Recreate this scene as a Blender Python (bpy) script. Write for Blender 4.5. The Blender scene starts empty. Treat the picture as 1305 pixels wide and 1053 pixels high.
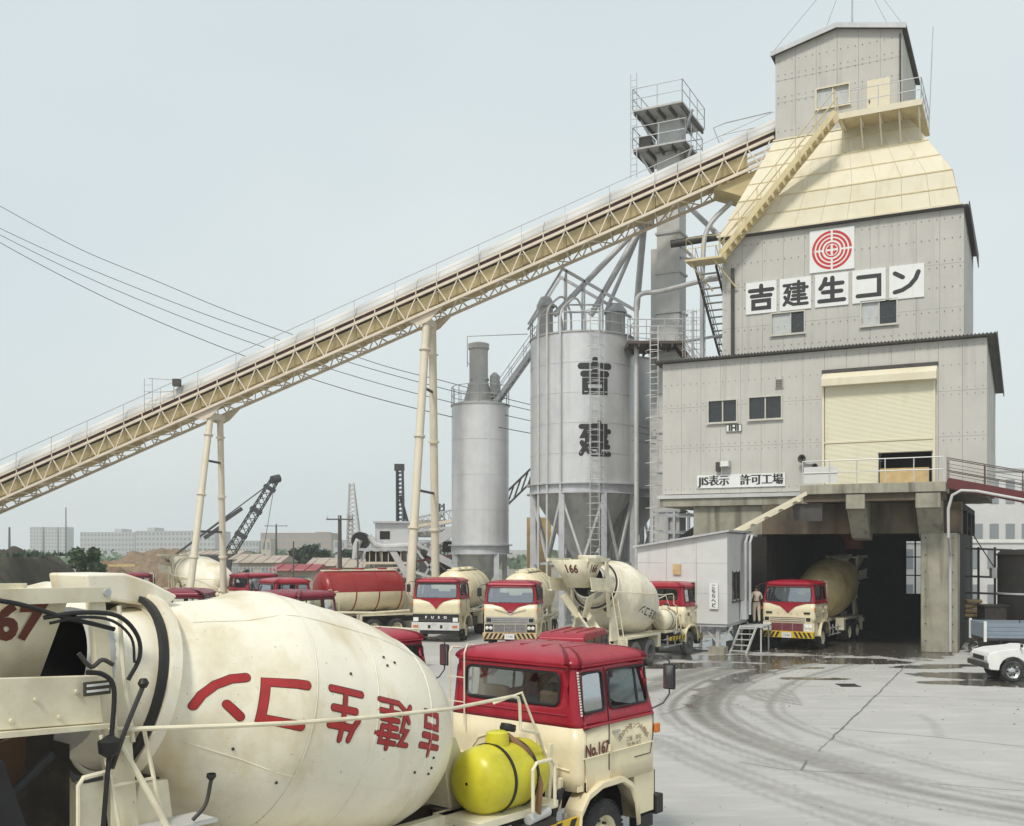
import bpy, bmesh, math, random
import numpy as np
from mathutils import Vector, Matrix, noise
random.seed(7)
PI = math.pi
S = bpy.context.scene
COL = S.collection

# ---------------------------------------------------------------- camera
cd = bpy.data.cameras.new('camera'); cam = bpy.data.objects.new('camera', cd); COL.objects.link(cam)
cam.location = (0, 0, 4.5); cam.rotation_euler = (PI/2, 0, 0)
cd.sensor_width = 36; cd.lens = 36*1310/1305; cd.shift_y = (700-526.5)/1305
cd.clip_start = .1; cd.clip_end = 9000
S.camera = cam
# ---------------------------------------------------------------- sky and sun (bright hazy overcast)
SUN_EL, SUN_AZ = math.radians(52), math.radians(205)   # azimuth clockwise from +Y
w = bpy.data.worlds.new('World'); S.world = w; w.use_nodes = True
nt = w.node_tree; nt.nodes.clear()
N = nt.nodes.new
out = N('ShaderNodeOutputWorld'); bg = N('ShaderNodeBackground'); sky = N('ShaderNodeTexSky'); mx = N('ShaderNodeMix')
sky.sky_type = 'NISHITA'; sky.sun_disc = False; sky.sun_elevation = SUN_EL; sky.sun_rotation = SUN_AZ
sky.dust_density = 3; sky.air_density = 1.2
mx.data_type = 'RGBA'; mx.inputs['Factor'].default_value = .88
tc = N('ShaderNodeTexCoord'); mp = N('ShaderNodeMapping'); mp.inputs['Scale'].default_value = (1, 1, 2.2)
nz = N('ShaderNodeTexNoise'); nz.inputs['Scale'].default_value = 1.3; nz.inputs['Detail'].default_value = 3
cr = N('ShaderNodeValToRGB'); cr.color_ramp.elements[0].position = .3; cr.color_ramp.elements[1].position = .72
cr.color_ramp.elements[0].color = (5.4, 6.25, 6.6, 1); cr.color_ramp.elements[1].color = (6.7, 7.2, 7.1, 1)
nt.links.new(tc.outputs['Generated'], mp.inputs[0]); nt.links.new(mp.outputs[0], nz.inputs['Vector'])
nt.links.new(nz.outputs[0], cr.inputs[0]); nt.links.new(cr.outputs[0], mx.inputs[7])
nt.links.new(sky.outputs[0], mx.inputs[6]); nt.links.new(mx.outputs[2], bg.inputs[0])
bg.inputs[1].default_value = .1; nt.links.new(bg.outputs[0], out.inputs[0])
sl = bpy.data.lights.new('sun', 'SUN'); sl.energy = 2.0; sl.angle = math.radians(10); sl.color = (1, .94, .84)
so = bpy.data.objects.new('sun', sl); COL.objects.link(so)
sd = Vector((math.sin(SUN_AZ)*math.cos(SUN_EL), math.cos(SUN_AZ)*math.cos(SUN_EL), math.sin(SUN_EL)))
so.rotation_euler = (-sd).to_track_quat('-Z', 'Y').to_euler()
S.view_settings.view_transform = 'Standard'; S.view_settings.look = 'None'
S.view_settings.exposure = 0.3; S.view_settings.gamma = 1
S.cycles.max_bounces = 6; S.cycles.transparent_max_bounces = 12; S.cycles.volume_bounces = 1

# ---------------------------------------------------------------- materials
MATS = {}
def M(name, col=None, rough=.6, metal=0, var=.12, vs=2.5, bump=0, bs=30, streak=0, scol=(.06, .05, .04), sscale=(5, 5, .5), sthr=.52, spec=.5, grime=0, gcol=(.1, .085, .06), gs=.7, glass=False, wave=None, alpha=1, splat=0):
    if col is None: return MATS[name]
    m = bpy.data.materials.new(name); m.use_nodes = True; MATS[name] = m
    t = m.node_tree; L = t.links.new; n = t.nodes.new
    b = t.nodes['Principled BSDF']
    b.inputs['Roughness'].default_value = rough; b.inputs['Metallic'].default_value = metal
    b.inputs['Specular IOR Level'].default_value = spec
    tc = n('ShaderNodeTexCoord')
    base = n('ShaderNodeMix'); base.data_type = 'RGBA'
    c = Vector(col)
    base.inputs[6].default_value = (*[max(0, x*(1-var)) for x in c], 1); base.inputs[7].default_value = (*[min(1, x*(1+var)) for x in c], 1)
    nz = n('ShaderNodeTexNoise'); nz.inputs['Scale'].default_value = vs; nz.inputs['Detail'].default_value = 6; nz.inputs['Roughness'].default_value = .62
    L(tc.outputs['Object'], nz.inputs['Vector'])
    rp = n('ShaderNodeMapRange'); rp.inputs[1].default_value = .3; rp.inputs[2].default_value = .7
    L(nz.outputs[0], rp.inputs[0]); L(rp.outputs[0], base.inputs[0]); cur = base.outputs[2]
    def over(cur, fac, colr):
        k = n('ShaderNodeMix'); k.data_type = 'RGBA'; k.inputs[7].default_value = (*colr, 1)
        L(cur, k.inputs[6]); L(fac, k.inputs[0]); return k.outputs[2]
    if streak:
        mp = n('ShaderNodeMapping'); mp.inputs['Scale'].default_value = sscale; L(tc.outputs['Object'], mp.inputs[0])
        n2 = n('ShaderNodeTexNoise'); n2.inputs['Scale'].default_value = 1; n2.inputs['Detail'].default_value = 5; L(mp.outputs[0], n2.inputs['Vector'])
        r2 = n('ShaderNodeMapRange'); r2.inputs[1].default_value = sthr; r2.inputs[2].default_value = sthr+.2; r2.inputs[4].default_value = streak
        L(n2.outputs[0], r2.inputs[0]); cur = over(cur, r2.outputs[0], scol)
    if grime:
        n3 = n('ShaderNodeTexNoise'); n3.inputs['Scale'].default_value = gs; n3.inputs['Detail'].default_value = 8; n3.inputs['Roughness'].default_value = .7; L(tc.outputs['Object'], n3.inputs['Vector'])
        r3 = n('ShaderNodeMapRange'); r3.inputs[1].default_value = .5; r3.inputs[2].default_value = .68; r3.inputs[4].default_value = grime
        L(n3.outputs[0], r3.inputs[0]); cur = over(cur, r3.outputs[0], gcol)
    if splat:
        vo = n('ShaderNodeTexNoise'); vo.inputs['Scale'].default_value = 22; vo.inputs['Detail'].default_value = 3; L(tc.outputs['Object'], vo.inputs['Vector'])
        rs = n('ShaderNodeMapRange'); rs.inputs[1].default_value = .69; rs.inputs[2].default_value = .73; rs.inputs[4].default_value = splat; L(vo.outputs[0], rs.inputs[0]); cur = over(cur, rs.outputs[0], (.36, .30, .2))
        v2 = n('ShaderNodeTexNoise'); v2.inputs['Scale'].default_value = 7; v2.inputs['Detail'].default_value = 9; v2.inputs['Roughness'].default_value = .8; L(tc.outputs['Object'], v2.inputs['Vector'])
        r5 = n('ShaderNodeMapRange'); r5.inputs[1].default_value = .6; r5.inputs[2].default_value = .7; r5.inputs[4].default_value = splat*.5; L(v2.outputs[0], r5.inputs[0]); cur = over(cur, r5.outputs[0], (.5, .43, .3))
    L(cur, b.inputs['Base Color'])
    hs = None
    if bump:
        n4 = n('ShaderNodeTexNoise'); n4.inputs['Scale'].default_value = bs; n4.inputs['Detail'].default_value = 4; L(tc.outputs['Object'], n4.inputs['Vector'])
        bp = n('ShaderNodeBump'); bp.inputs['Strength'].default_value = bump; bp.inputs['Distance'].default_value = .02; L(n4.outputs[0], bp.inputs['Height']); L(bp.outputs[0], b.inputs['Normal']); hs = bp
    if wave:
        wv = n('ShaderNodeTexWave'); wv.wave_type = 'BANDS'; wv.bands_direction = wave[0]; wv.inputs['Scale'].default_value = wave[1]
        L(tc.outputs['Object'], wv.inputs['Vector'])
        bq = n('ShaderNodeBump'); bq.inputs['Strength'].default_value = wave[2]; bq.inputs['Distance'].default_value = .03; L(wv.outputs[1], bq.inputs['Height'])
        if hs: L(hs.outputs[0], bq.inputs['Normal'])
        L(bq.outputs[0], b.inputs['Normal'])
    rr = n('ShaderNodeMapRange'); rr.inputs[3].default_value = max(0, rough-.08); rr.inputs[4].default_value = min(1, rough+.12); L(nz.outputs[0], rr.inputs[0]); L(rr.outputs[0], b.inputs['Roughness'])
    if glass:
        b.inputs['Roughness'].default_value = .05
        for l in list(b.inputs['Roughness'].links): t.links.remove(l)
        tr = n('ShaderNodeBsdfTransparent'); tr.inputs[0].default_value = (*glass, 1)
        fr = n('ShaderNodeFresnel'); fr.inputs[0].default_value = 1.5
        ad = n('ShaderNodeMath'); ad.operation = 'MULTIPLY_ADD'; ad.inputs[1].default_value = .7; ad.inputs[2].default_value = alpha; L(fr.outputs[0], ad.inputs[0]); ad.use_clamp = True
        ms = n('ShaderNodeMixShader'); L(ad.outputs[0], ms.inputs[0]); L(tr.outputs[0], ms.inputs[1])
        gl = n('ShaderNodeBsdfGlossy'); gl.inputs['Roughness'].default_value = .04; gl.inputs[0].default_value = (.85, .9, .95, 1)
        L(gl.outputs[0], ms.inputs[2]); L(ms.outputs[0], t.nodes['Material Output'].inputs[0])
    return m
CREAM = (.68, .58, .40); RED = (.36, .018, .035)
M('cream', (.76, .70, .53), .42, splat=.5, streak=.6, scol=(.45, .33, .16), sscale=(2.2, 2.2, .5), sthr=.56, grime=.25, gcol=(.42, .33, .2), gs=1.6, bump=.06, bs=8)
M('drum_cream', (.85, .80, .66), .38, var=.07, vs=1.1, streak=.75, scol=(.58, .45, .24), sscale=(1.6, 1.0, .45), sthr=.52, grime=.55, gcol=(.58, .46, .25), gs=.8, bump=.16, bs=2.2, splat=.5)
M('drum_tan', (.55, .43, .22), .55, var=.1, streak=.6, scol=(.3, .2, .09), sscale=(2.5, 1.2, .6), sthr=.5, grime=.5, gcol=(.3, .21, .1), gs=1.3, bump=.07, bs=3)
M('cab_cream', (.77, .68, .47), .32, splat=.25, var=.05, streak=.35, scol=(.5, .4, .25), sscale=(3, 3, .6), sthr=.58, grime=.2, gcol=(.5, .42, .28), gs=2)
M('cab_red', (.33, .010, .028), .28, var=.12, vs=1.5, grime=.25, gcol=(.40, .10, .11), gs=1.4)
M('tank_red', (.27, .014, .015), .32, var=.1, grime=.3, gcol=(.25, .06, .04), gs=1.2)
M('maroon', (.2, .012, .03), .35, var=.1)
M('letter_red', (.38, .022, .022), .45, var=.15, vs=6)
M('letter_dark', (.06, .05, .035), .6, var=.2)
M('letter_brown', (.13, .03, .02), .5, var=.2)
M('black', (.012, .012, .013), .5, var=.3, vs=6)
M('rubber', (.028, .028, .028), .8, var=.3, vs=8, bump=.3, bs=30, grime=.6, gcol=(.14, .13, .115), gs=3)
M('rubber_dusty', (.15, .145, .135), .85, var=.2, vs=8, bump=.3, bs=30)
M('steel_dark', (.05, .047, .045), .55, .3, var=.3, grime=.5, gcol=(.12, .09, .06), gs=3)
M('chassis', (.035, .03, .028), .7, 0, var=.4, vs=4, grime=.5, gcol=(.12, .09, .06), gs=3)
M('chrome', (.55, .55, .55), .25, .85, var=.1)
M('grille_grey', (.2, .17, .18), .4, .4, var=.3, vs=10)
M('bumper_white', (.6, .6, .58), .4, var=.1, grime=.3, gs=4)
M('white', (.74, .74, .72), .4, var=.06, grime=.15, gcol=(.4, .38, .34), gs=3)
M('lens', (.75, .75, .7), .12, var=.05)
M('amber', (.6, .16, .02), .3, var=.1)
M('tail_red', (.35, .01, .01), .3, var=.1)
M('yellow_tank', (.60, .55, .03), .34, splat=.35, var=.08, vs=3, grime=.5, gcol=(.42, .34, .02), gs=2.5)
M('yellow', (.62, .42, .03), .5, var=.1)
M('seat_brown', (.09, .05, .03), .8, var=.2)
M('interior', (.05, .05, .055), .8, var=.2)
M('hose_brown', (.2, .11, .05), .6, var=.2)
M('glass_cab', (.3, .35, .38), .05, glass=(.9, .95, .97), alpha=-.02)
M('glass_wind', (.3, .35, .38), .05, glass=(.5, .58, .62), alpha=.32)
M('glass_dark', (.02, .022, .025), .08, var=.3, spec=.8)
M('mirror', (.5, .52, .55), .08, .9, var=.02)
# plant
M('siding', (.52, .505, .47), .75, var=.06, vs=.6, streak=.4, scol=(.31, .3, .28), sscale=(3.2, 3.2, .18), sthr=.55, grime=.3, gcol=(.40, .39, .36), gs=.5, bump=.1, bs=12)
M('siding_shed', (.62, .62, .61), .7, var=.05, vs=.8, streak=.35, scol=(.3, .27, .22), sscale=(3, 3, .3), sthr=.6, grime=.2, gcol=(.45, .42, .38), gs=1)
M('plant_yellow', (.71, .65, .50), .6, var=.05, vs=.8, streak=.4, scol=(.5, .4, .2), sscale=(2.5, 2.5, .3), sthr=.56, grime=.25, gcol=(.55, .46, .26), gs=.7)
M('stair_yellow', (.62, .52, .30), .6, var=.1, streak=.4, scol=(.3, .2, .1), sscale=(4, 4, .8), sthr=.55)
M('shutter', (.73, .69, .52), .5, var=.04, vs=.6, streak=.25, scol=(.5, .4, .2), sscale=(3, 3, .3), sthr=.6, wave=('Z', 5.5, .5))
M('trim_dark', (.06, .055, .05), .6, var=.3)
M('roofing', (.07, .065, .06), .7, var=.3, grime=.3, gcol=(.16, .13, .1))
M('frame_alu', (.55, .53, .47), .45, .2, var=.1)
M('curtain', (.5, .52, .52), .7, var=.08)
M('sign_white', (.76, .77, .76), .5, var=.04, streak=.2, scol=(.5, .45, .4), sthr=.62)
M('sign_ink', (.03, .03, .032), .6, var=.2)
M('sign_red', (.55, .03, .025), .5, var=.1)
M('concrete', (.33, .31, .25), .85, var=.18, vs=1.2, streak=.75, scol=(.1, .09, .065), sscale=(2.6, 2.6, .25), sthr=.5, grime=.4, gcol=(.17, .15, .1), gs=.9, bump=.3, bs=9)
M('shade_black', (.022, .02, .018), .9, var=.3)  # near-black: bay shade put into the colour; also the black tank's own paint
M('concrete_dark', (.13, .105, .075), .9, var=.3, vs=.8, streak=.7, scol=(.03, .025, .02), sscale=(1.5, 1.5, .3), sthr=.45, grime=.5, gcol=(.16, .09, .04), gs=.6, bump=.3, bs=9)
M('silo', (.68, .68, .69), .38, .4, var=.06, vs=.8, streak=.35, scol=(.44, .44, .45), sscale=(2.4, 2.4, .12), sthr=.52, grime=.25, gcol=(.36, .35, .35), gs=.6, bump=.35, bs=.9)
M('silo_grey', (.48, .475, .465), .55, .1, var=.12, vs=.8, streak=.4, scol=(.2, .18, .16), sscale=(2.4, 2.4, .2), sthr=.52)  # duller, darker grey metal for silo cones, roofs, filters and fittings
M('galv', (.50, .51, .53), .5, .15, var=.12, vs=2, grime=.2, gcol=(.25, .22, .2))
M('galv_light', (.56, .56, .55), .5, .2, var=.1, vs=2, grime=.2, gcol=(.3, .26, .22))
M('steel_rail', (.42, .42, .42), .5, .2, var=.2)
M('conv_cream', (.70, .61, .49), .6, var=.1, vs=1.5, streak=.3, scol=(.36, .22, .14), sscale=(2, 2, 2), sthr=.56)
M('conv_pan', (.56, .46, .25), .7, var=.2, vs=.9, grime=.5, gcol=(.3, .22, .1), gs=.8)
M('conv_hood', (.62, .61, .59), .6, 0, var=.04, vs=.6, grime=.12, gcol=(.45, .42, .4))
M('conv_belt', (.08, .03, .035), .7, var=.3)
M('leg_cream', (.70, .63, .50), .55, var=.07, vs=1, streak=.3, scol=(.45, .34, .22), sscale=(3, 3, .3), sthr=.58)
M('red_steel', (.11, .02, .02), .5, var=.2)
M('rail_brown', (.10, .07, .06), .6, var=.2)
M('wood_tan', (.55, .4, .2), .8, var=.2)
M('skin', (.42, .25, .17), .6, var=.06)
M('khaki', (.50, .42, .34), .85, var=.08, bump=.1, bs=30)
M('hair', (.015, .012, .01), .7)
M('wire', (.03, .03, .035), .6)
M('lamp_glow', (.8, .8, .7), .4)
# far
M('far_wall', (.46, .47, .47), .8, var=.06, vs=.05)
M('far_window', (.26, .28, .3), .3, var=.1, vs=.1)
M('far_brown', (.36, .29, .24), .8, var=.1, vs=.1)
M('roof_tin', (.40, .33, .27), .7, var=.2, vs=.8)
M('roof_red', (.3, .05, .05), .6, var=.2, vs=1)
M('house_wall', (.5, .46, .38), .8, var=.1)
M('crane_dark', (.035, .035, .038), .6, var=.3)
M('crane_pale', (.45, .42, .40), .6, var=.15)
M('pole', (.10, .09, .085), .8, var=.2)
M('soil', (.20, .14, .085), .95, var=.35, vs=.7, bump=.6, bs=2)
M('soil_dark', (.055, .052, .04), .95, var=.45, vs=.5, bump=.7, bs=2, grime=.4, gcol=(.07, .085, .045), gs=.4)
M('leaf', (.075, .12, .06), .7, var=.45, vs=.8)
M('leaf_dark', (.03, .055, .03), .75, var=.4, vs=.8)
M('bark', (.08, .06, .045), .9, var=.3)
M('pickup_blue', (.22, .27, .33), .5, var=.08, grime=.3, gcol=(.3, .28, .25))

# ---------------------------------------------------------------- helpers
WORLD = Matrix.Identity(4)
AN = math.radians(-26.74)
PLANT = Matrix.Translation((20.5685, 44.5, 0)) @ Matrix.Rotation(AN, 4, 'Z')
def W(px, py, Y): return Vector(((px-652.5)/1310*Y, Y, 4.5+(700-py)/1310*Y))
def G(px, py):
    Y = 4.5*1310/(py-700); return Vector(((px-652.5)/1310*Y, Y, 0))
def V(x, y, z=0): return Vector((x, y, z))
class MB:
    def __init__(s, *fr): s.v = []; s.f = []; s.m = []; s.cm = 0; s.sm = False
    def add(s, vs, fs):
        b = len(s.v); s.v += [Vector(p) for p in vs]; s.f += [[i+b for i in f] for f in fs]; s.m += [s.cm]*len(fs); return s
    def box(s, x0, x1, y0, y1, z0, z1):
        return s.add([(x0, y0, z0), (x1, y0, z0), (x1, y1, z0), (x0, y1, z0), (x0, y0, z1), (x1, y0, z1), (x1, y1, z1), (x0, y1, z1)],
                     [(3, 2, 1, 0), (4, 5, 6, 7), (0, 1, 5, 4), (1, 2, 6, 5), (2, 3, 7, 6), (3, 0, 4, 7)])
    def beam(s, p, q, w, h=None, up=(0, 0, 1)):
        p = Vector(p); q = Vector(q); h = h or w; d = (q-p)
        if d.length < 1e-6: return s
        d.normalize(); up = Vector(up)
        if abs(d.dot(up)) > .98: up = Vector((0, 1, 0))
        a = d.cross(up).normalized()*w/2; b = a.cross(d).normalized()*h/2
        vs = [p-a-b, p+a-b, p+a+b, p-a+b, q-a-b, q+a-b, q+a+b, q-a+b]
        return s.add(vs, [(0, 1, 2, 3), (7, 6, 5, 4), (4, 5, 1, 0), (5, 6, 2, 1), (6, 7, 3, 2), (7, 4, 0, 3)])
    def cyl(s, p, q, r, r2=None, n=10, cap=True):
        p = Vector(p); q = Vector(q); r2 = r if r2 is None else r2; d = (q-p).normalized()
        a = d.orthogonal().normalized(); b = d.cross(a)
        vs = []
        for c, R in ((p, r), (q, r2)):
            vs += [c+(a*math.cos(2*PI*i/n)+b*math.sin(2*PI*i/n))*R for i in range(n)]
        fs = [(i, (i+1) % n, n+(i+1) % n, n+i) for i in range(n)]
        if cap: fs += [list(range(n))[::-1], list(range(n, 2*n))]
        return s.add(vs, fs)
    def tube(s, pts, r, n=8, closed=False):
        pts = [Vector(p) for p in pts]; k = len(pts); vs = []; prev = None
        for i, p in enumerate(pts):
            if closed: d = pts[(i+1) % k]-pts[i-1]
            else: d = pts[min(i+1, k-1)]-pts[max(i-1, 0)]
            d.normalize()
            a = d.orthogonal() if prev is None else prev-d*prev.dot(d)
            if a.length < 1e-5: a = d.orthogonal()
            a.normalize(); prev = a; b = d.cross(a)
            vs += [p+(a*math.cos(2*PI*j/n)+b*math.sin(2*PI*j/n))*r for j in range(n)]
        fs = []
        for i in range(k if closed else k-1):
            i2 = (i+1) % k
            fs += [(i*n+j, i*n+(j+1) % n, i2*n+(j+1) % n, i2*n+j) for j in range(n)]
        if not closed: fs += [list(range(n))[::-1], list(range((k-1)*n, k*n))]
        return s.add(vs, fs)
    def lathe(s, prof, c=(0, 0, 0), ax=(0, 0, 1), n=32, a0=0, a1=2*PI, ref=None):
        c = Vector(c); ax = Vector(ax).normalized(); a = Vector(ref) if ref else ax.orthogonal(); a = (a-ax*a.dot(ax)).normalized(); b = ax.cross(a)
        full = abs(a1-a0-2*PI) < 1e-6; m = n if full else n+1; vs = []
        for r, h in prof:
            vs += [c+ax*h+(a*math.cos(a0+(a1-a0)*i/n)+b*math.sin(a0+(a1-a0)*i/n))*max(r, 1e-4) for i in range(m)]
        fs = []
        for k in range(len(prof)-1):
            fs += [(k*m+i, k*m+(i+1) % m, (k+1)*m+(i+1) % m, (k+1)*m+i) for i in range(n)]
        return s.add(vs, fs)
    def prism(s, pts, d):
        n = len(pts); pts = [Vector(p) for p in pts]; d = Vector(d)
        return s.add(pts+[p+d for p in pts], [list(range(n))[::-1], list(range(n, 2*n))]+[(i, (i+1) % n, n+(i+1) % n, n+i) for i in range(n)])
    def quad(s, *p): return s.add(p, [list(range(len(p)))])
    def xf(s, m):
        s.v = [m @ p for p in s.v]; return s
    def build(s, name, mat, parent=None, base=None, frame=WORLD, bevel=0, sub=0, solid=0, angle=35):
        me = bpy.data.meshes.new(name); b = Vector(parent['_b']) if parent and '_b' in parent else Vector(base or (0, 0, 0))
        me.from_pydata([tuple(p-b) for p in s.v], [], s.f)
        for m in (mat if isinstance(mat, (list, tuple)) else [mat]): me.materials.append(MATS[m])
        me.polygons.foreach_set('material_index', s.m)
        bm = bmesh.new(); bm.from_mesh(me)
        if len(s.f) < 60000: bmesh.ops.recalc_face_normals(bm, faces=bm.faces)
        bm.to_mesh(me); bm.free()
        me.polygons.foreach_set('use_smooth', [True]*len(me.polygons)); me.set_sharp_from_angle(angle=math.radians(angle))
        o = bpy.data.objects.new(name, me); COL.objects.link(o)
        if solid: md = o.modifiers.new('solidify', 'SOLIDIFY'); md.thickness = solid; md.offset = -1
        if bevel: md = o.modifiers.new('bevel', 'BEVEL'); md.width = bevel; md.segments = 2; md.limit_method = 'ANGLE'; md.harden_normals = True
        if sub: md = o.modifiers.new('subsurf', 'SUBSURF'); md.levels = md.render_levels = sub
        if parent: o.parent = parent
        else:
            o.matrix_world = frame @ Matrix.Translation(b)
        o['_b'] = list(b)
        return o
def tag(o, label=None, cat=None, group=None, kind=None):
    if label: o['label'] = label
    if cat: o['category'] = cat
    if group: o['group'] = group
    if kind: o['kind'] = kind
    return o
def thing(name, label, cat, base=(0, 0, 0), frame=WORLD, group=None):
    o = bpy.data.objects.new(name, None); COL.objects.link(o); o.empty_display_size = .3
    o.matrix_world = frame @ Matrix.Translation(Vector(base)); o['_b'] = list(base)
    return tag(o, label, cat, group)
KIDS = None
def copy_tree(o, parent=None, skip=()):
    c = o.copy(); COL.objects.link(c); c.parent = parent
    for ch in list(o.children):
        if ch.name.split('.')[0] not in skip: copy_tree(ch, c)
    return c
def catenary(p, q, sag, n=16, wob=0):
    p = Vector(p); q = Vector(q); o = []
    for i in range(n+1):
        t = i/n; a = p.lerp(q, t); a.z -= sag*4*t*(1-t)
        if wob: a.z += wob*noise.noise(Vector((t*7, sag, 3.1)))
        o.append(a)
    return o
def rail(mb, pts, h=1.0, post=1.2, r=.022, mids=1, n=5):
    """posts + top rail + mid rails along a polyline of floor points"""
    pts = [Vector(p) for p in pts]; up = Vector((0, 0, h))
    for k in range(mids+1): mb.tube([p+up*(k+1)/(mids+1) for p in pts], r, n) if len(pts) > 1 else None
    for a, b in zip(pts, pts[1:]):
        m = max(1, round((b-a).length/post))
        for i in range(m+1):
            p = a.lerp(b, i/m); mb.cyl(p, p+up, r, n=n)
    return mb
def ladder(mb, p, q, w=(.4, 0, 0), step=.3, r=.02, n=5):
    p = Vector(p); q = Vector(q); w = Vector(w)
    mb.cyl(p-w/2, q-w/2, r, n=n); mb.cyl(p+w/2, q+w/2, r, n=n)
    k = int((q-p).length/step)
    for i in range(1, k): a = p.lerp(q, i/k); mb.cyl(a-w/2, a+w/2, r*.8, n=4)
    return mb

# lettering: brush strokes in a unit square
GLYPH = {
 'kichi': [[(.04, .80), (.96, .80)], [(.5, .99), (.5, .58)], [(.12, .57), (.88, .57)], [(.18, .36), (.82, .36), (.82, .06), (.18, .06), (.18, .36)]],
 'ken': [[(.42, .88), (.84, .88), (.84, .58)], [(.34, .73), (.97, .73)], [(.42, .58), (.84, .58)], [(.40, .43), (.88, .43)], [(.36, .28), (.94, .28)], [(.63, .99), (.63, .17)],
         [(.05, .87), (.27, .87), (.12, .60), (.27, .60), (.22, .32), (.05, .08)], [(.08, .40), (.22, .18), (.42, .07), (.97, .07)]],
 'sei': [[(.2, .74), (.9, .74)], [(.18, .42), (.86, .42)], [(.04, .07), (.96, .07)], [(.53, .98), (.53, .07)], [(.27, .96), (.2, .74), (.08, .58)]],
 'ko': [[(.1, .86), (.88, .86), (.88, .12), (.08, .12)]],
 'n': [[(.08, .86), (.36, .68)], [(.08, .12), (.35, .18), (.62, .34), (.82, .58), (.92, .84)]],
}
def strokes(mb, glyph, fn, w=.13, nseg=14):
    """thick round-ended strokes; fn maps unit coords to 3-D"""
    for k, st in enumerate(GLYPH[glyph]):
        e = .0004*k
        P = []
        for a, b in zip(st, st[1:]):
            m = max(2, int(math.hypot(b[0]-a[0], b[1]-a[1])*nseg))
            P += [(a[0]+(b[0]-a[0])*i/m, a[1]+(b[1]-a[1])*i/m) for i in range(m)]
        closed = st[0] == st[-1]
        P.append(st[-1]); h = w/2; L = []; n = len(P)
        for i, p in enumerate(P):
            q0 = P[i-1] if i else (P[-2] if closed else P[0]); q1 = P[i+1] if i < n-1 else (P[1] if closed else P[-1])
            d1 = Vector((p[0]-q0[0], p[1]-q0[1])); d2 = Vector((q1[0]-p[0], q1[1]-p[1]))
            if d1.length < 1e-6: d1 = d2.copy()
            if d2.length < 1e-6: d2 = d1.copy()
            d1.normalize(); d2.normalize(); d = (d1+d2).normalized(); nrm = Vector((-d.y, d.x)); sc = 1/max(.5, d.dot(d1)); L.append((p, nrm*h*sc))
        rows = []
        for p, nn in L: rows.append([fn(p[0]+nn.x*t, p[1]+nn.y*t, e) for t in (-1, -.33, .33, 1)])
        vs = [v for r in rows for v in r]
        mb.add(vs, [(i*4+j, i*4+j+1, i*4+j+5, i*4+j+4) for i in range(n-1) for j in range(3)])
        if not closed:
            for p, q in ((P[0], P[1]), (P[-1], P[-2])):
                d = Vector((p[0]-q[0], p[1]-q[1])).normalized(); a0 = math.atan2(d.y, d.x)
                arc = [fn(p[0]+h*math.cos(a0-PI/2+PI*i/6), p[1]+h*math.sin(a0-PI/2+PI*i/6), e) for i in range(7)]
                mb.add([fn(p[0], p[1], e)]+arc, [(0, i+1, i+2) for i in range(6)])
    return mb
def text_mb(txt, size, fn, sx=1.0, bold=0):
    cu = bpy.data.curves.new('t', 'FONT'); cu.body = txt; cu.size = size; cu.align_x = 'CENTER'; cu.align_y = 'CENTER'; cu.resolution_u = 3; cu.offset = bold
    o = bpy.data.objects.new('t', cu); COL.objects.link(o); dg = bpy.context.evaluated_depsgraph_get(); me = bpy.data.meshes.new_from_object(o.evaluated_get(dg))
    mb = MB(); mb.add([fn(v.co.x*sx, v.co.y) for v in me.vertices], [list(p.vertices) for p in me.polygons])
    bpy.data.objects.remove(o); bpy.data.curves.remove(cu); bpy.data.meshes.remove(me); return mb
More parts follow.
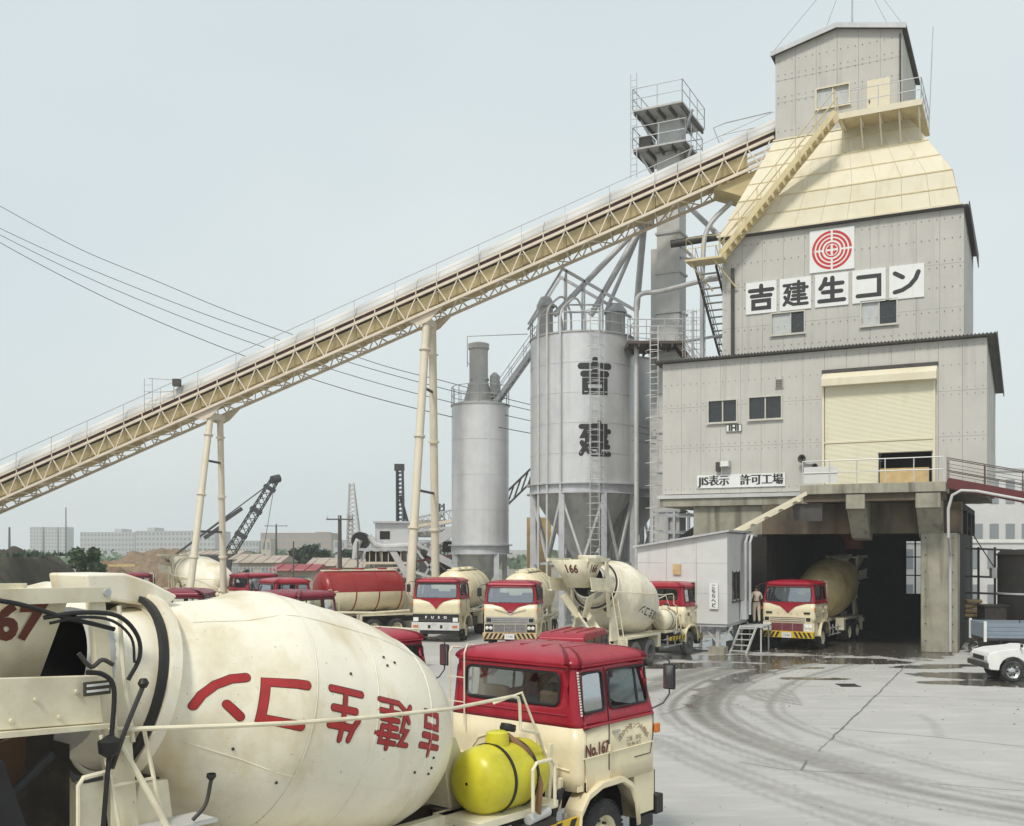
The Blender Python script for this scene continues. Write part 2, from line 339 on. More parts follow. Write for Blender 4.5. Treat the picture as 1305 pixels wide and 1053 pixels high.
# ================================================================ GROUND
def ground_material():
    m = bpy.data.materials.new('yard_concrete'); m.use_nodes = True; MATS['yard'] = m
    t = m.node_tree; L = t.links.new; n = t.nodes.new; b = t.nodes['Principled BSDF']
    tc = n('ShaderNodeTexCoord')
    def nzn(sc, det=6, rough=.6, mapsc=None, rot=0):
        z = n('ShaderNodeTexNoise'); z.inputs['Scale'].default_value = sc; z.inputs['Detail'].default_value = det; z.inputs['Roughness'].default_value = rough
        if mapsc:
            mp = n('ShaderNodeMapping'); mp.inputs['Scale'].default_value = mapsc; mp.inputs['Rotation'].default_value = (0, 0, rot); L(tc.outputs['Object'], mp.inputs[0]); L(mp.outputs[0], z.inputs['Vector'])
        else: L(tc.outputs['Object'], z.inputs['Vector'])
        return z.outputs[0]
    def rng(x, a, c, o0=0, o1=1):
        r = n('ShaderNodeMapRange'); r.inputs[1].default_value = a; r.inputs[2].default_value = c; r.inputs[3].default_value = o0; r.inputs[4].default_value = o1; L(x, r.inputs[0]); return r.outputs[0]
    def mixc(f, a, c):
        k = n('ShaderNodeMix'); k.data_type = 'RGBA'; L(f, k.inputs[0])
        (L(a, k.inputs[6]) if not isinstance(a, tuple) else setattr(k.inputs[6], 'default_value', (*a, 1)))
        (L(c, k.inputs[7]) if not isinstance(c, tuple) else setattr(k.inputs[7], 'default_value', (*c, 1))); return k.outputs[2]
    def math_(op, a, c):
        k = n('ShaderNodeMath'); k.operation = op; k.use_clamp = True
        for i, x in enumerate((a, c)): (L(x, k.inputs[i]) if not isinstance(x, (int, float)) else setattr(k.inputs[i], 'default_value', x))
        return k.outputs[0]
    wet = n('ShaderNodeAttribute'); wet.attribute_name = 'wet'; trk = n('ShaderNodeAttribute'); trk.attribute_name = 'track'
    big = nzn(.22, 8, .65); fine = nzn(6, 8, .7); swirl = nzn(1, 5, .6, (.5, 2.6, 1), .5)
    c = mixc(rng(big, .3, .7), (.375, .365, .345), (.49, .475, .45))
    c = mixc(rng(nzn(70, 2), .55, .7, 0, .35), c, (.25, .25, .24))
    c = mixc(rng(nzn(.6, 9, .75), .52, .66, 0, .4), c, (.33, .33, .315))
    c = mixc(rng(fine, .45, .75, 0, .5), c, (.38, .385, .37))
    c = mixc(rng(swirl, .5, .68, 0, .35), c, (.58, .565, .54))
    # tyre marks: broken by noise
    tn = math_('MULTIPLY', trk.outputs['Fac'], rng(nzn(3, 8, .75), .25, .62, .6, 1))
    c = mixc(tn, c, (.105, .10, .08))
    # spots
    c = mixc(rng(nzn(1.6, 3, .5), .68, .74, 0, .5), c, (.30, .295, .27))
    # wet
    wn = math_('ADD', wet.outputs['Fac'], rng(nzn(.9, 8, .68), .3, .7, -.42, .42)); 
    wm = rng(wn, .42, .58)
    wc = mixc(rng(nzn(2.2, 6, .7), .35, .65), (.05, .045, .035), (.12, .105, .08))
    c = mixc(wm, c, wc); L(c, b.inputs['Base Color'])
    L(rng(wm, 0, 1, .8, .16), b.inputs['Roughness'])
    bp = n('ShaderNodeBump'); bp.inputs['Distance'].default_value = .012
    L(math_('SUBTRACT', .55, math_('MULTIPLY', wm, .53)), bp.inputs['Strength']); L(math_('ADD', math_('MULTIPLY', fine, .6), math_('MULTIPLY', nzn(40, 3), .4)), bp.inputs['Height']); L(bp.outputs[0], b.inputs['Normal'])
ground_material()
M('earth', (.23, .21, .17), .95, var=.3, vs=.05, grime=.4, gcol=(.12, .13, .08), gs=.02)
mb = MB(); mb.quad((-4000, -300, -.02), (4000, -300, -.02), (4000, 6000, -.02), (-4000, 6000, -.02))
tag(mb.build('ground', 'earth'), kind='structure')

def seg_d(P, pts):
    d = np.full(len(P), 1e9)
    for a, b in zip(pts, pts[1:]):
        a = np.array(a[:2]); b = np.array(b[:2]); ab = b-a; t = np.clip(((P-a) @ ab)/max(ab @ ab, 1e-9), 0, 1)
        d = np.minimum(d, np.linalg.norm(P-(a+t[:, None]*ab), axis=1))
    return d
def smooth(pts, k=3):
    pts = [np.array(p[:2]) for p in pts]
    for _ in range(k):
        q = [pts[0]]
        for a, b in zip(pts, pts[1:]): q += [a*.75+b*.25, a*.25+b*.75]
        pts = q+[pts[-1]]
    return pts
def zg(*zp): return smooth([G(820+x/2.69, 800+y/2.69) for x, y in zp])
x0, x1, y0, y1, st = -26, 44, 6, 66, .12
nx = int((x1-x0)/st); ny = int((y1-y0)/st)
xs = np.linspace(x0, x1, nx+1); ys = np.linspace(y0, y1, ny+1); XX, YY = np.meshgrid(xs, ys); P = np.stack([XX.ravel(), YY.ravel()], 1)
me = bpy.data.meshes.new('concrete_yard')
zz = np.zeros(len(P))
ii = (np.arange(ny)[:, None]*(nx+1)+np.arange(nx)[None]).ravel(); F = np.stack([ii, ii+1, ii+nx+2, ii+nx+1], 1)
me.vertices.add(len(P)); me.vertices.foreach_set('co', np.column_stack([P, zz]).ravel())
me.loops.add(F.size); me.loops.foreach_set('vertex_index', F.ravel()); me.polygons.add(len(F)); me.polygons.foreach_set('loop_start', np.arange(0, F.size, 4)); me.update()
trk = np.zeros(len(P)); wet = np.zeros(len(P))
def paint(path, off, wd, s):
    global trk
    d = seg_d(P, path); trk = np.maximum(trk, s*np.exp(-np.abs((d-off)/wd)**3))
main = zg((600, 100), (420, 140), (290, 175), (190, 235), (165, 290), (250, 350), (400, 410), (600, 470), (800, 530), (1050, 585), (1500, 660))
paint(main, 0, .27, 1); paint(main, .62, .13, .8); paint(main, .95, .10, .55); paint(main, 2.1, .13, .6); paint(main, 2.45, .07, .4)
inn = zg((560, 110), (330, 165), (235, 235), (225, 290), (320, 350), (470, 415), (650, 470), (860, 525)); paint(inn, 0, .26, .95); paint(inn, .5, .1, .6)
low = zg((40, 380), (100, 405), (200, 460), (380, 530), (560, 600), (760, 670), (1000, 740)); paint(low, 0, .16, .7); paint(low, .42, .09, .6)
for q, s in ((((250, 225), (330, 230), (420, 225), (500, 250)), .5), (((240, 250), (330, 270), (430, 320), (530, 385)), .35), (((330, 225), (390, 240), (440, 260)), .45),
             (((60, 300), (130, 280), (230, 240)), .4), (((340, 460), (450, 485), (580, 490), (700, 500)), .3), (((950, 300), (1000, 330), (1010, 370)), .3), (((80, 440), (200, 455), (330, 470)), .3)):
    paint(zg(*q), 0, .14, s)
for (a, b, c2, d2) in ((60, 180, 260, 120), (0, 215, 300, 140)): paint(zg((a, b), (c2, d2)), 0, .5, .75)
for k in range(9):   # sweeping crescent scuffs
    paint(zg((265+k*20, 245-k*4), (300+k*22, 215-k*1), (345+k*21, 222), (380+k*20, 250+k*2)), 0, .06, .55)
def blob(zx, zy, rx, ry, s=1):
    global wet
    c = G(820+zx/2.69, 800+zy/2.69); wet = np.maximum(wet, s*np.exp(-(((P[:, 0]-c.x)/rx)**2+((P[:, 1]-c.y)/ry)**2)**2))
LP = np.array(PLANT.inverted())[:2, :2] @ (P.T-np.array([[20.5685], [44.5]])); lx, ly = LP
wet = np.maximum(wet, .95*np.clip((ly+6.2)/4.2, 0, 1)*np.clip((lx+14)/2, 0, 1)*np.clip((-.5-lx)/1.5, 0, 1))
for a in ((310, 105, 3.5, 1.4), (560, 112, 4, 1.3), (740, 118, 2.5, .9), (230, 128, 4, .9, .8), (600, 175, 1.6, .5, .75), (100, 138, 1.2, .5, .9), (970, 135, 1.6, .7), (1130, 165, 2.4, 1.2), (1250, 190, 3, .9), (1060, 130, 2, .6, .8), (1400, 195, 3, 1), (430, 140, 2.4, .7, .7)): blob(*a)
wet = np.maximum(wet, .55*np.exp(-(seg_d(P, zg((520, 120), (330, 160), (230, 215)))/.9)**2))
trk *= np.clip((P[:, 1]-12)/18, .6, 1)
wet = np.maximum(wet, .8*np.exp(-(seg_d(P, main[:22])/.62)**2)); wet = np.maximum(wet, .75*np.exp(-(seg_d(P, inn[:16])/.42)**2)); wet = np.maximum(wet, .55*np.exp(-(seg_d(P, main[20:34])/.4)**2))
for nm, arr in (('wet', wet), ('track', trk)):
    at = me.attributes.new(nm, 'FLOAT', 'POINT'); at.data.foreach_set('value', arr.astype(np.float32))
me.materials.append(MATS['yard'])
o = bpy.data.objects.new('concrete_yard', me); COL.objects.link(o); tag(o, kind='structure')
# joints and cracks in the slab
mb = MB()
def ribbon(pts, w=.03, wob=.04, z=.004):
    q = []
    for a, b in zip(pts, pts[1:]):
        m = max(2, int((b-a).length/.35))
        for i in range(m): q.append(a.lerp(b, i/m))
    q.append(pts[-1]); vs = []
    for i, p in enumerate(q):
        d = (q[min(i+1, len(q)-1)]-q[max(i-1, 0)]).normalized(); s = Vector((-d.y, d.x, 0)); p = p+s*wob*noise.noise(p*1.7); ww = w*(.6+.7*abs(noise.noise(p*2.3)))
        vs += [p-s*ww/2+V(0, 0, z), p+s*ww/2+V(0, 0, z)]
    mb.add(vs, [(2*i, 2*i+1, 2*i+3, 2*i+2) for i in range(len(q)-1)])
def zl(*zp): return [G(820+x/2.69, 800+y/2.69) for x, y in zp]
ribbon(zl((900, 130), (790, 240), (640, 385)), .07, .05); ribbon(zl((640, 385), (600, 425)), .03, .05); ribbon(zl((560, 455), (540, 490)), .07)
ribbon(zl((640, 345), (1000, 375), (1400, 420)), .03); ribbon(zl((700, 235), (1000, 238), (1400, 262)), .03); ribbon(zl((330, 462), (470, 485), (620, 495), (760, 500)), .025); ribbon(zl((980, 535), (1300, 560)), .02)
ribbon(zl((460, 190), (560, 200), (690, 212)), .03); ribbon(zl((60, 300), (230, 245)), .03)
M('joint', (.16, .16, .15), .9, var=.4, vs=5); tag(mb.build('slab_joint', 'joint'), kind='structure')
rnd = random.Random(11); mb = MB()
for i in range(2600):
    x, y = rnd.uniform(-2, 32), rnd.uniform(9, 46); s_ = rnd.uniform(.006, .022)*(1 if rnd.random() < .93 else 2.2)
    if rnd.random() < .5: c = Vector(zg((600, 100), (290, 175), (165, 290), (400, 410), (800, 530), (1500, 660))[rnd.randrange(20)].tolist()+[0]); x, y = c.x+rnd.gauss(0, 2), c.y+rnd.gauss(0, 1.6)
    mb.add([(x-s_, y-s_*.6, .001), (x+s_, y-s_, .001), (x+s_*.7, y+s_, .001), (x-s_*.8, y+s_*.7, .001), (x, y, s_*1.1)], [(0, 1, 4), (1, 2, 4), (2, 3, 4), (3, 0, 4)])
M('grit', (.24, .23, .21), .9, var=.4, vs=3); tag(mb.build('grit', 'grit', None), kind='stuff')
g = thing('drain_grate', 'small dark iron drain grate set in the pale concrete yard', 'drain grate', tuple(G(1081, 874)))
c = G(1081, 874); mb = MB()
for i in range(9): mb.box(c.x-.3+i*.07, c.x-.27+i*.07, c.y-.28, c.y+.28, .006, .028)
for y in (-.3, .28): mb.box(c.x-.33, c.x+.33, c.y+y, c.y+y+.03, .006, .03)
mb.build('grate_bar', 'steel_dark', g)

# ================================================================ BATCHING PLANT (local frame: x along the facade, y depth)
PL = PLANT
def onv(px, py, v):
    A = (px-652.5)/1310; B = (700-py)/1310; R = PL.to_translation(); ex = PL.to_3x3() @ Vector((1, 0, 0)); ey = PL.to_3x3() @ Vector((0, 1, 0))
    Y = (v+R.x*ey.x+R.y*ey.y)/(A*ey.x+ey.y); return Vector(((A*Y-R.x)*ex.x+(Y-R.y)*ex.y, v, 4.5+B*Y))
bt = thing('batching_plant', 'tall grey and yellow concrete batching tower over a dark drive-through bay', 'batching plant', (-7.3, 5, 0), PL)
MESHES = {}
def shade_panel(o): return o
def panels(parent, mat, xe, ze, y, holes=(), name='wall_panel', t=.05, gap=.009, top=None, fn=None, bow=0):
    """wall of separate panels; holes are (x0,x1,z0,z1); fn maps (x,z,depth)->point"""
    fn = fn or (lambda x, z, d: (x, y+d, z))
    for i in range(len(xe)-1):
        for j in range(len(ze)-1):
            a, b, c, d = xe[i]+gap/2, xe[i+1]-gap/2, ze[j]+gap/2, ze[j+1]-gap/2
            xs = sorted({a, b}|{h for H in holes for h in H[:2] if a < h < b}); zs = sorted({c, d}|{h for H in holes for h in H[2:] if c < h < d})
            mb = MB()
            off = random.uniform(-.006, .006)
            for p, q in zip(xs, xs[1:]):
                for r, s_ in zip(zs, zs[1:]):
                    mx_, mz = (p+q)/2, (r+s_)/2
                    if any(H[0] < mx_ < H[1] and H[2] < mz < H[3] for H in holes): continue
                    z1 = z2 = s_
                    if top and j == len(ze)-2 and abs(s_-d) < 1e-6: z1, z2 = top(p), top(q)
                    k = [(p, r), (q, r), (q, z2), (p, z1)]
                    mb.add([fn(x, z, off) for x, z in k]+[fn(x, z, t) for x, z in k], [(0, 1, 2, 3), (7, 6, 5, 4), (1, 0, 4, 5), (2, 1, 5, 6), (3, 2, 6, 7), (0, 3, 7, 4)])
            if mb.v: mb.build(name, mat, parent)
def lin(a, b, n): return [a+(b-a)*i/n for i in range(n+1)]
def bolts(mb, xe, z, y, r=.022):
    for x in xe: mb.box(x-r, x+r, y-.03, y, z-r, z+r)
def window(parent, x0, x1, z0, z1, y, split=.5, left='glass_dark', right='glass_dark', depth=.18, name='window', fr='frame_alu'):
    mb = MB(); t = .06
    for a, b, c, d in ((x0-t, x1+t, z0-t, z0), (x0-t, x1+t, z1, z1+t), (x0-t, x0, z0, z1), (x1, x1+t, z0, z1)): mb.box(a, b, y-.06, y+depth, c, d)
    xm = x0+(x1-x0)*split; mb.box(xm-.03, xm+.03, y+.0, y+depth-.02, z0, z1)
    f = mb.build(name, fr, parent)
    for a, b, mt, dy in ((x0, xm-.03, left, .06), (xm+.03, x1, right, .1)):
        if mt: MB().box(a, b, y+dy, y+dy+.02, z0, z1).build('pane', mt, f)
    MB().box(x0-t-.05, x1+t+.05, y-.12, y-.062, z0-t-.04, z0-t+.01).build('sill', fr, f)
    return f
# --- main block
opening = (-4.45, -2.22, 7.36, 8.83)
W1 = (-12.30, -10.95, 10.66, 11.68); W2 = (-10.32, -8.82, 10.70, 11.72)
xe = lin(-14.65, 0, 15)
panels(bt, 'siding', xe, [7.2, 9.45, 11.45, 13.68], 0, holes=[opening, W1, W2])
mb = MB()
for z in (7.45, 9.3, 9.6, 11.3, 11.6, 12.6, 13.4):
    for x in lin(-14.5, -.15, 45):
        if not any(h[0]-.1 < x < h[1]+.1 and h[2]-.1 < z < h[3]+.1 for h in (opening, W1, W2, (-6.9, -2, 7, 12.6))): mb.box(x-.016, x+.016, -.025, -.006, z-.016, z+.016)
for z in (14.4, 15.3, 16.4, 17.3, 17.6, 18.6, 19.5):
    for x in lin(-11.9, -1.15, 33): mb.box(x-.02, x+.02, 1.475, 1.494, z-.02, z+.02)
for z in (25.4, 26.8, 27.1, 27.95, 28.2, 28.9):
    for x in lin(-9.6, -3.9, 17): mb.box(x-.02, x+.02, 2.975, 2.994, z-.02, z+.02)
tag(mb.build('cladding_bolt', 'grille_grey', bt), kind='stuff')
f = lambda x, z, d: (0-d, x, z)      # right side wall (x runs along depth)
panels(bt, 'siding', lin(0.06, 12, 12), [7.2, 9.45, 11.45, 13.0], 0, fn=f, top=lambda y: 13.68-.065*y)
panels(bt, 'siding', lin(0.06, 12, 12), [7.2, 9.45, 11.45, 13.0], 0, fn=lambda x, z, d: (-14.65+d, x, z), top=lambda y: 13.68-.065*y)
panels(bt, 'siding', lin(-14.65, 0, 15), [7.2, 9.45, 12.9], 12)
MB().box(-14.5, -.15, .3, 11.9, 6.95, 7.15).build('floor_deck', 'concrete_dark', bt)
mb = MB(); mb.box(-4.6, -2.1, 2.5, 2.6, 7.2, 9.2); mb.build('opening_dark_sheet', 'black', bt)  # black sheet that gives the opening its dark inside by colour
# roof of the main block with corrugated dark edge
mb = MB(); mb.prism([(-15.0, -.3, 13.72), (-15.0, 12.4, 12.9), (-15.0, 12.4, 12.97), (-15.0, -.3, 13.79)], (15.4, 0, 0)); mb.build('roof', 'roofing', bt)
mb = MB()
for i in range(100): x = -15.0+i*.154; mb.cyl((x+.07, -.34, 13.80), (x+.07, .3, 13.77), .035, n=6)
tag(mb.build('roof_corrugation', 'roofing', bt), kind='stuff')
MB().prism([(.38, -.36, 13.6), (.38, 12.4, 12.72), (.38, 12.4, 13.0), (.38, -.36, 13.84)], (.04, 0, 0)).build('verge_board', 'trim_dark', bt)
window(bt, *W1[:2], *W1[2:], 0); window(bt, *W2[:2], *W2[2:], 0)
# shutter, hood, lower door panel
MB().box(-6.79, -2.14, -.10, -.04, 9.42, 12.0).build('roller_shutter', 'shutter', bt)
MB().box(-6.79, -4.47, -.09, -.03, 7.36, 9.38).build('door_panel', 'shutter', bt); MB().box(-4.47, -2.14, -.09, -.03, 8.85, 9.38).build('door_panel', 'shutter', bt)
MB().box(-6.84, -2.10, -.13, -.06, 9.37, 9.43).build('shutter_rail', 'plant_yellow', bt)
MB().prism([(-6.9, -.08, 11.98), (-6.9, -.5, 11.98), (-6.9, -.5, 12.3), (-6.9, -.08, 12.6)], (4.9, 0, 0)).build('shutter_hood', 'plant_yellow', bt)
for x in (-6.88, -2.12): MB().box(x-.05, x+.05, -.14, -.04, 7.36, 11.98).build('guide_rail', 'plant_yellow', bt)
MB().box(-6.95, -1.95, -.06, -.045, 12.62, 12.78).build('soot_flashing', 'trim_dark', bt)
# vent
v_ = MB().box(-9.1, -8.7, -.07, -.01, 12.1, 12.55).build('vent', 'frame_alu', bt)
for k in range(5): MB().box(-9.06, -8.74, -.1, -.072, 12.14+k*.08, 12.17+k*.08).build('slat', 'trim_dark', v_)
# drip edge under the block and slab, beam
MB().box(-14.85, -7.5, -.25, .6, 6.98, 7.16).build('drip_ledge', 'galv_light', bt)
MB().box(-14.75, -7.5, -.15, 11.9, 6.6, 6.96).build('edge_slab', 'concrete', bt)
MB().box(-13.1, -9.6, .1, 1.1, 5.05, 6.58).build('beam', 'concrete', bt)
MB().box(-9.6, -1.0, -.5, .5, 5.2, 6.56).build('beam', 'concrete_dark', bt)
MB().box(-13.0, -1.0, .5, 11.8, 6.3, 6.56).build('soffit', 'shade_black', bt)
for y in (4, 8, 11.2): MB().box(-12.5, -1.0, y, y+.7, 5.2, 6.3).build('beam', 'shade_black', bt)
# columns
for x, y in ((-2.62, -.75), (-10.9, -.4), (-2.62, 10.6), (-10.9, 10.6)):
    w_ = 1.5
    mb = MB().box(x, x+w_, y, y+1.5, -.02, 5.2); c = mb.build('column', 'concrete' if (x, y) == (-2.62, -.75) else 'shade_black', bt, bevel=.06)  # front right column plain concrete; the others carry the bay shade in colour
    mb = MB()
    for k in range(7):
        for q in (.2, 1.3): mb.cyl((x+q, y-.02, .5+k*.75), (x+q, y+.02, .5+k*.75), .03, n=6)
    tag(mb.build('tie_hole', 'trim_dark', c), kind='stuff')
# balcony
MB().box(-7.5, -1.5, -2.3, -.02, 6.93, 7.35).build('balcony_slab', 'concrete', bt, bevel=.02)
MB().box(-7.4, -1.6, -2.1, -.02, 6.6, 6.92).build('balcony_soffit', 'concrete_dark', bt)
for x in (-5.55, -2.7):
    MB().prism([(x, -2.25, 6.25), (x, -2.25, 6.9), (x, .3, 6.9), (x, .3, 4.9), (x, -.5, 5.0), (x, -1.9, 6.2)], (.8 if x < -3 else 1.0, 0, 0)).build('corbel', 'concrete', bt, bevel=.03)
MB().box(-7.9, -6.6, -1.9, -1.8, 5.75, 6.55).build('hanging_box', 'trim_dark', bt)
mb = rail(MB(), [(-7.4, -2.2, 7.35), (-1.6, -2.2, 7.35)], 1.05, 1.1, .025, 1); mb.build('balcony_railing', 'galv_light', bt)
MB().box(-7.35, -5.9, -2.18, -2.16, 7.42, 8.15).build('mesh_screen', 'conv_hood', bt)
MB().box(-4.35, -2.3, -.5, -.46, 7.4, 8.1).build('mesh_screen', 'wood_tan', bt)
# bay interior, its shade carried by the near-black walls
MB().box(-10.8, -9.35, 1.2, 10.6, -.02, 6.2).build('bay_wall', 'shade_black', bt)
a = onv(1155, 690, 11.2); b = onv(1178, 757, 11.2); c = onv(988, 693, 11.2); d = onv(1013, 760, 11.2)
panels(bt, 'shade_black', [-12.4, -9.4, -6.4, -3.6, -1.2], [0, 3, 6.4], 11.2, holes=[(a.x, b.x, b.z, a.z), (c.x, d.x, d.z, c.z)], name='bay_wall', gap=0)
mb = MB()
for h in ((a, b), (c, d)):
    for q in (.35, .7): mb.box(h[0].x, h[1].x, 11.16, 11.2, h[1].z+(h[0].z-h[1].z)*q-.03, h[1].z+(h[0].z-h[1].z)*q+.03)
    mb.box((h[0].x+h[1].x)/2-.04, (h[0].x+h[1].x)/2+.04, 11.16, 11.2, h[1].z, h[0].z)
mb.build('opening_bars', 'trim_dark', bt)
MB().box(-1.3, -1.15, 1.2, 10.6, -.02, 6.2).build('bay_wall', 'shade_black', bt)
mb = MB().lathe([(1.1, 6.2), (1.1, 5.7), (.45, 4.9), (.45, 4.5)], (-6, 3.2, 0), n=16); mb.build('discharge_hopper', 'red_steel', bt, solid=.02)
# --- tower
TW = [(-9.58, -8.05, 14.95, 15.95), (-5.40, -3.86, 14.98, 16.08)]
panels(bt, 'siding', lin(-12.05, -1.0, 11), [13.9, 15.45, 17.45, 19.9], 1.5, holes=TW)
panels(bt, 'siding', lin(1.56, 10.1, 9), [13.4, 15.45, 17.45, 19.9], 0, fn=lambda x, z, d: (-1.0-d, x, z))
panels(bt, 'siding', lin(1.56, 10.1, 9), [13.4, 15.45, 17.45, 19.9], 0, fn=lambda x, z, d: (-12.05+d, x, z))
panels(bt, 'siding', lin(-12.05, -1.0, 11), [13.4, 16, 19.9], 10.1)
window(bt, *TW[0], 1.5, .58, 'curtain', 'glass_dark'); window(bt, *TW[1], 1.5, .5, 'curtain', 'glass_dark')
MB().box(-12.25, -.8, 1.28, 10.3, 19.9, 19.97).build('drip_flashing', 'trim_dark', bt)
MB().prism([(-.78, 1.2, 19.75), (-.78, 10.3, 19.3), (-.78, 10.3, 19.97), (-.78, 1.2, 20.05)], (.04, 0, 0)).build('verge_board', 'trim_dark', bt)
# --- yellow hopper housing: rows of sloping panels
LV = [(20.0, -12.15, -1.15, 1.3, 10.3), (21.7, -11.25, -1.5, 1.55, 9.9), (24.95, -9.8, -3.45, 3.0, 9.4)]
def lev(z):
    for a, b in zip(LV, LV[1:]):
        if z <= b[0]+1e-6: t = (z-a[0])/(b[0]-a[0]); return [a[k]+(b[k]-a[k])*t for k in range(1, 5)]
    return list(LV[-1][1:])
ZR = [20.0, 20.85, 21.7, 22.6, 23.5, 24.4, 24.95]
for side in 'FRLB':
    n = 9 if side in 'FB' else 6
    for j in range(len(ZR)-1):
        A, B = lev(ZR[j]+.012), lev(ZR[j+1]-.012)
        for i in range(n):
            def pt(L, z, t):
                if side == 'F': return V(L[0]+(L[1]-L[0])*t, L[2], z)
                if side == 'B': return V(L[0]+(L[1]-L[0])*t, L[3], z)
                if side == 'R': return V(L[1], L[2]+(L[3]-L[2])*t, z)
                return V(L[0], L[2]+(L[3]-L[2])*t, z)
            t0, t1 = i/n+.0005, (i+1)/n-.0005
            q = [pt(A, ZR[j]+.012, t0), pt(A, ZR[j]+.012, t1), pt(B, ZR[j+1]-.012, t1), pt(B, ZR[j+1]-.012, t0)]
            c = V(-6.6, 6, 19); nn = (q[1]-q[0]).cross(q[3]-q[0]).normalized(); nn = -nn if nn.dot(q[0]-c) < 0 else nn
            MB().prism([p-nn*.03 for p in q], nn*.04).build('hopper_panel', 'plant_yellow', bt)
    for z in ZR[1:-1]:
        L = lev(z); c = [V(L[0], L[2], z), V(L[1], L[2], z), V(L[1], L[3], z), V(L[0], L[3], z)]; k = 'FRBL'.index(side)
        MB().beam(c[k], c[(k+1) % 4], .07, .05).build('batten', 'stair_yellow', bt)
L = lev(20.0); MB().box(L[0]-.1, L[1]+.1, L[2]-.08, L[3]+.1, 19.975, 20.06).build('hopper_skirt', 'plant_yellow', bt)
L = lev(24.95); MB().box(L[0]-.06, L[1]+.1, L[2]-.06, L[3]+.06, 24.95, 25.02).build('hopper_cap', 'plant_yellow', bt)
# --- top house with gable
HW = (-7.72, -6.2, 26.18, 27.12); HD = (-5.36, -4.32, 25.06, 27.08)
gable = lambda x: 29.92-.23*abs(x+6.76)
panels(bt, 'siding', lin(-9.75, -3.76, 6), [25.04, 26.85, 27.95, 29.05], 3.0, holes=[HW, HD], top=gable)
panels(bt, 'siding', lin(-9.75, -3.76, 6), [25.04, 26.85, 27.95, 29.05], 9.4, top=gable)
panels(bt, 'siding', lin(3.06, 9.4, 6), [25.04, 26.85, 27.95, 29.1], 0, fn=lambda x, z, d: (-3.76-d, x, z))
panels(bt, 'siding', [6.2, 7.3, 8.3, 9.4], [25.04, 26.85, 27.95, 29.1], 0, fn=lambda x, z, d: (-9.75+d, x, z))
panels(bt, 'siding', [3.06, 4.6, 6.2], [27.2, 27.95, 29.1], 0, fn=lambda x, z, d: (-9.75+d, x, z))
for a, b in (((-9.95, 29.19), (-6.76, 29.93)), ((-6.76, 29.93), (-3.56, 29.19))):
    MB().prism([(a[0], 2.75, a[1]), (b[0], 2.75, b[1]), (b[0], 2.75, b[1]+.14), (a[0], 2.75, a[1]+.14)], (0, 6.9, 0)).build('roof', 'roofing', bt)
    MB().prism([(a[0], 2.70, a[1]-.06), (b[0], 2.70, b[1]-.06), (b[0], 2.70, b[1]+.18), (a[0], 2.70, a[1]+.18)], (0, .04, 0)).build('barge_board', 'galv', bt)
window(bt, *HW, 3.0, .5, 'curtain', 'curtain', fr='plant_yellow')
dr = MB().box(HD[0], HD[1], 2.97, 3.05, HD[2], HD[3]).build('door', 'plant_yellow', bt); MB().box(HD[0]+.08, HD[0]+.14, 2.9, 2.96, 26.0, 26.12).build('handle', 'trim_dark', dr)
mb = MB().cyl((-3.85, 2.92, 25.1), (-3.85, 2.92, 29.0), .045, n=6); mb.build('downpipe', 'trim_dark', bt)
mb = MB().cyl((-11.5, 1.4, 13.9), (-11.5, 1.4, 18.4), .09, n=8); mb.build('downpipe', 'trim_dark', bt)
# --- top platform
pf = thing('access_platform', 'yellow steel access platform with railing wrapped round the top house', 'platform', (-5, 2.5, 25), PL)
MB().box(-6.5, -2.75, 1.35, 2.9, 24.86, 24.98).build('deck', 'stair_yellow', pf); MB().box(-3.35, -2.75, 2.9, 5.5, 24.86, 24.98).build('deck', 'stair_yellow', pf)
for x in lin(-6.3, -2.9, 4):
    MB().beam((x, 1.4, 24.8), (x, 2.75, 24.8), .06, .1).build('joist', 'plant_yellow', pf); MB().beam((x, 1.5, 24.78), (x, 2.35, 23.6), .07, .07).build('bracket', 'plant_yellow', pf)
MB().box(-6.5, -2.75, 1.3, 1.34, 24.8, 25.08).build('toe_board', 'plant_yellow', pf)
rail(MB(), [(-6.5, 1.36, 24.98), (-2.78, 1.36, 24.98), (-2.78, 5.4, 24.98)], 1.1, 1.0, .022, 1).build('railing', 'galv', pf)
# --- stairs
def stair(name, label, p, q, wv, mat, frame=PL, tread=.28, railh=1.0, two=True, tr='tread', rmat='stair_yellow', sh=.26, base=None, railpost=1.3, tmat=None):
    p = Vector(p); q = Vector(q); wv = Vector(wv); d = q-p
    t = thing(name, label, 'staircase', base or tuple(V(q.x, q.y, min(p.z, q.z))), frame)
    for k in (0, 1): MB().beam(p+wv*k, q+wv*k, .05, sh).build('stringer', mat, t)
    n = max(3, int(abs(d.z)/tread)); hd = V(d.x, d.y).normalized()*.13
    for i in range(1, n):
        c = p.lerp(q, i/n); MB().prism([c-hd, c+hd, c+hd+wv, c-hd+wv], (0, 0, -.035)).build(tr, tmat or mat, t)
    for k in ((0, 1) if two else (0,)):
        mb = MB(); m = max(2, int(d.length/railpost)); up = V(0, 0, railh)
        for h in (1, .5): mb.cyl(p+wv*k+up*h, q+wv*k+up*h, .022, n=5)
        for i in range(m+1): c = p.lerp(q, i/m)+wv*k; mb.cyl(c, c+up, .02, n=5)
        mb.build('handrail', rmat, t)
    return t
stair('steel_staircase', 'long yellow steel stair climbing across the sloping hopper to the top platform', (-6.45, .55, 24.9), (-11.9, .55, 18.95), (0, .75, 0), 'stair_yellow', base=(-9, 1, 19))
la = thing('stair_landing', 'small yellow steel landing at the tower corner below the long stair', 'platform', (-12.7, 1, 18.7), PL)
MB().box(-13.6, -11.75, .3, 1.42, 18.72, 18.82).build('deck', 'stair_yellow', la)
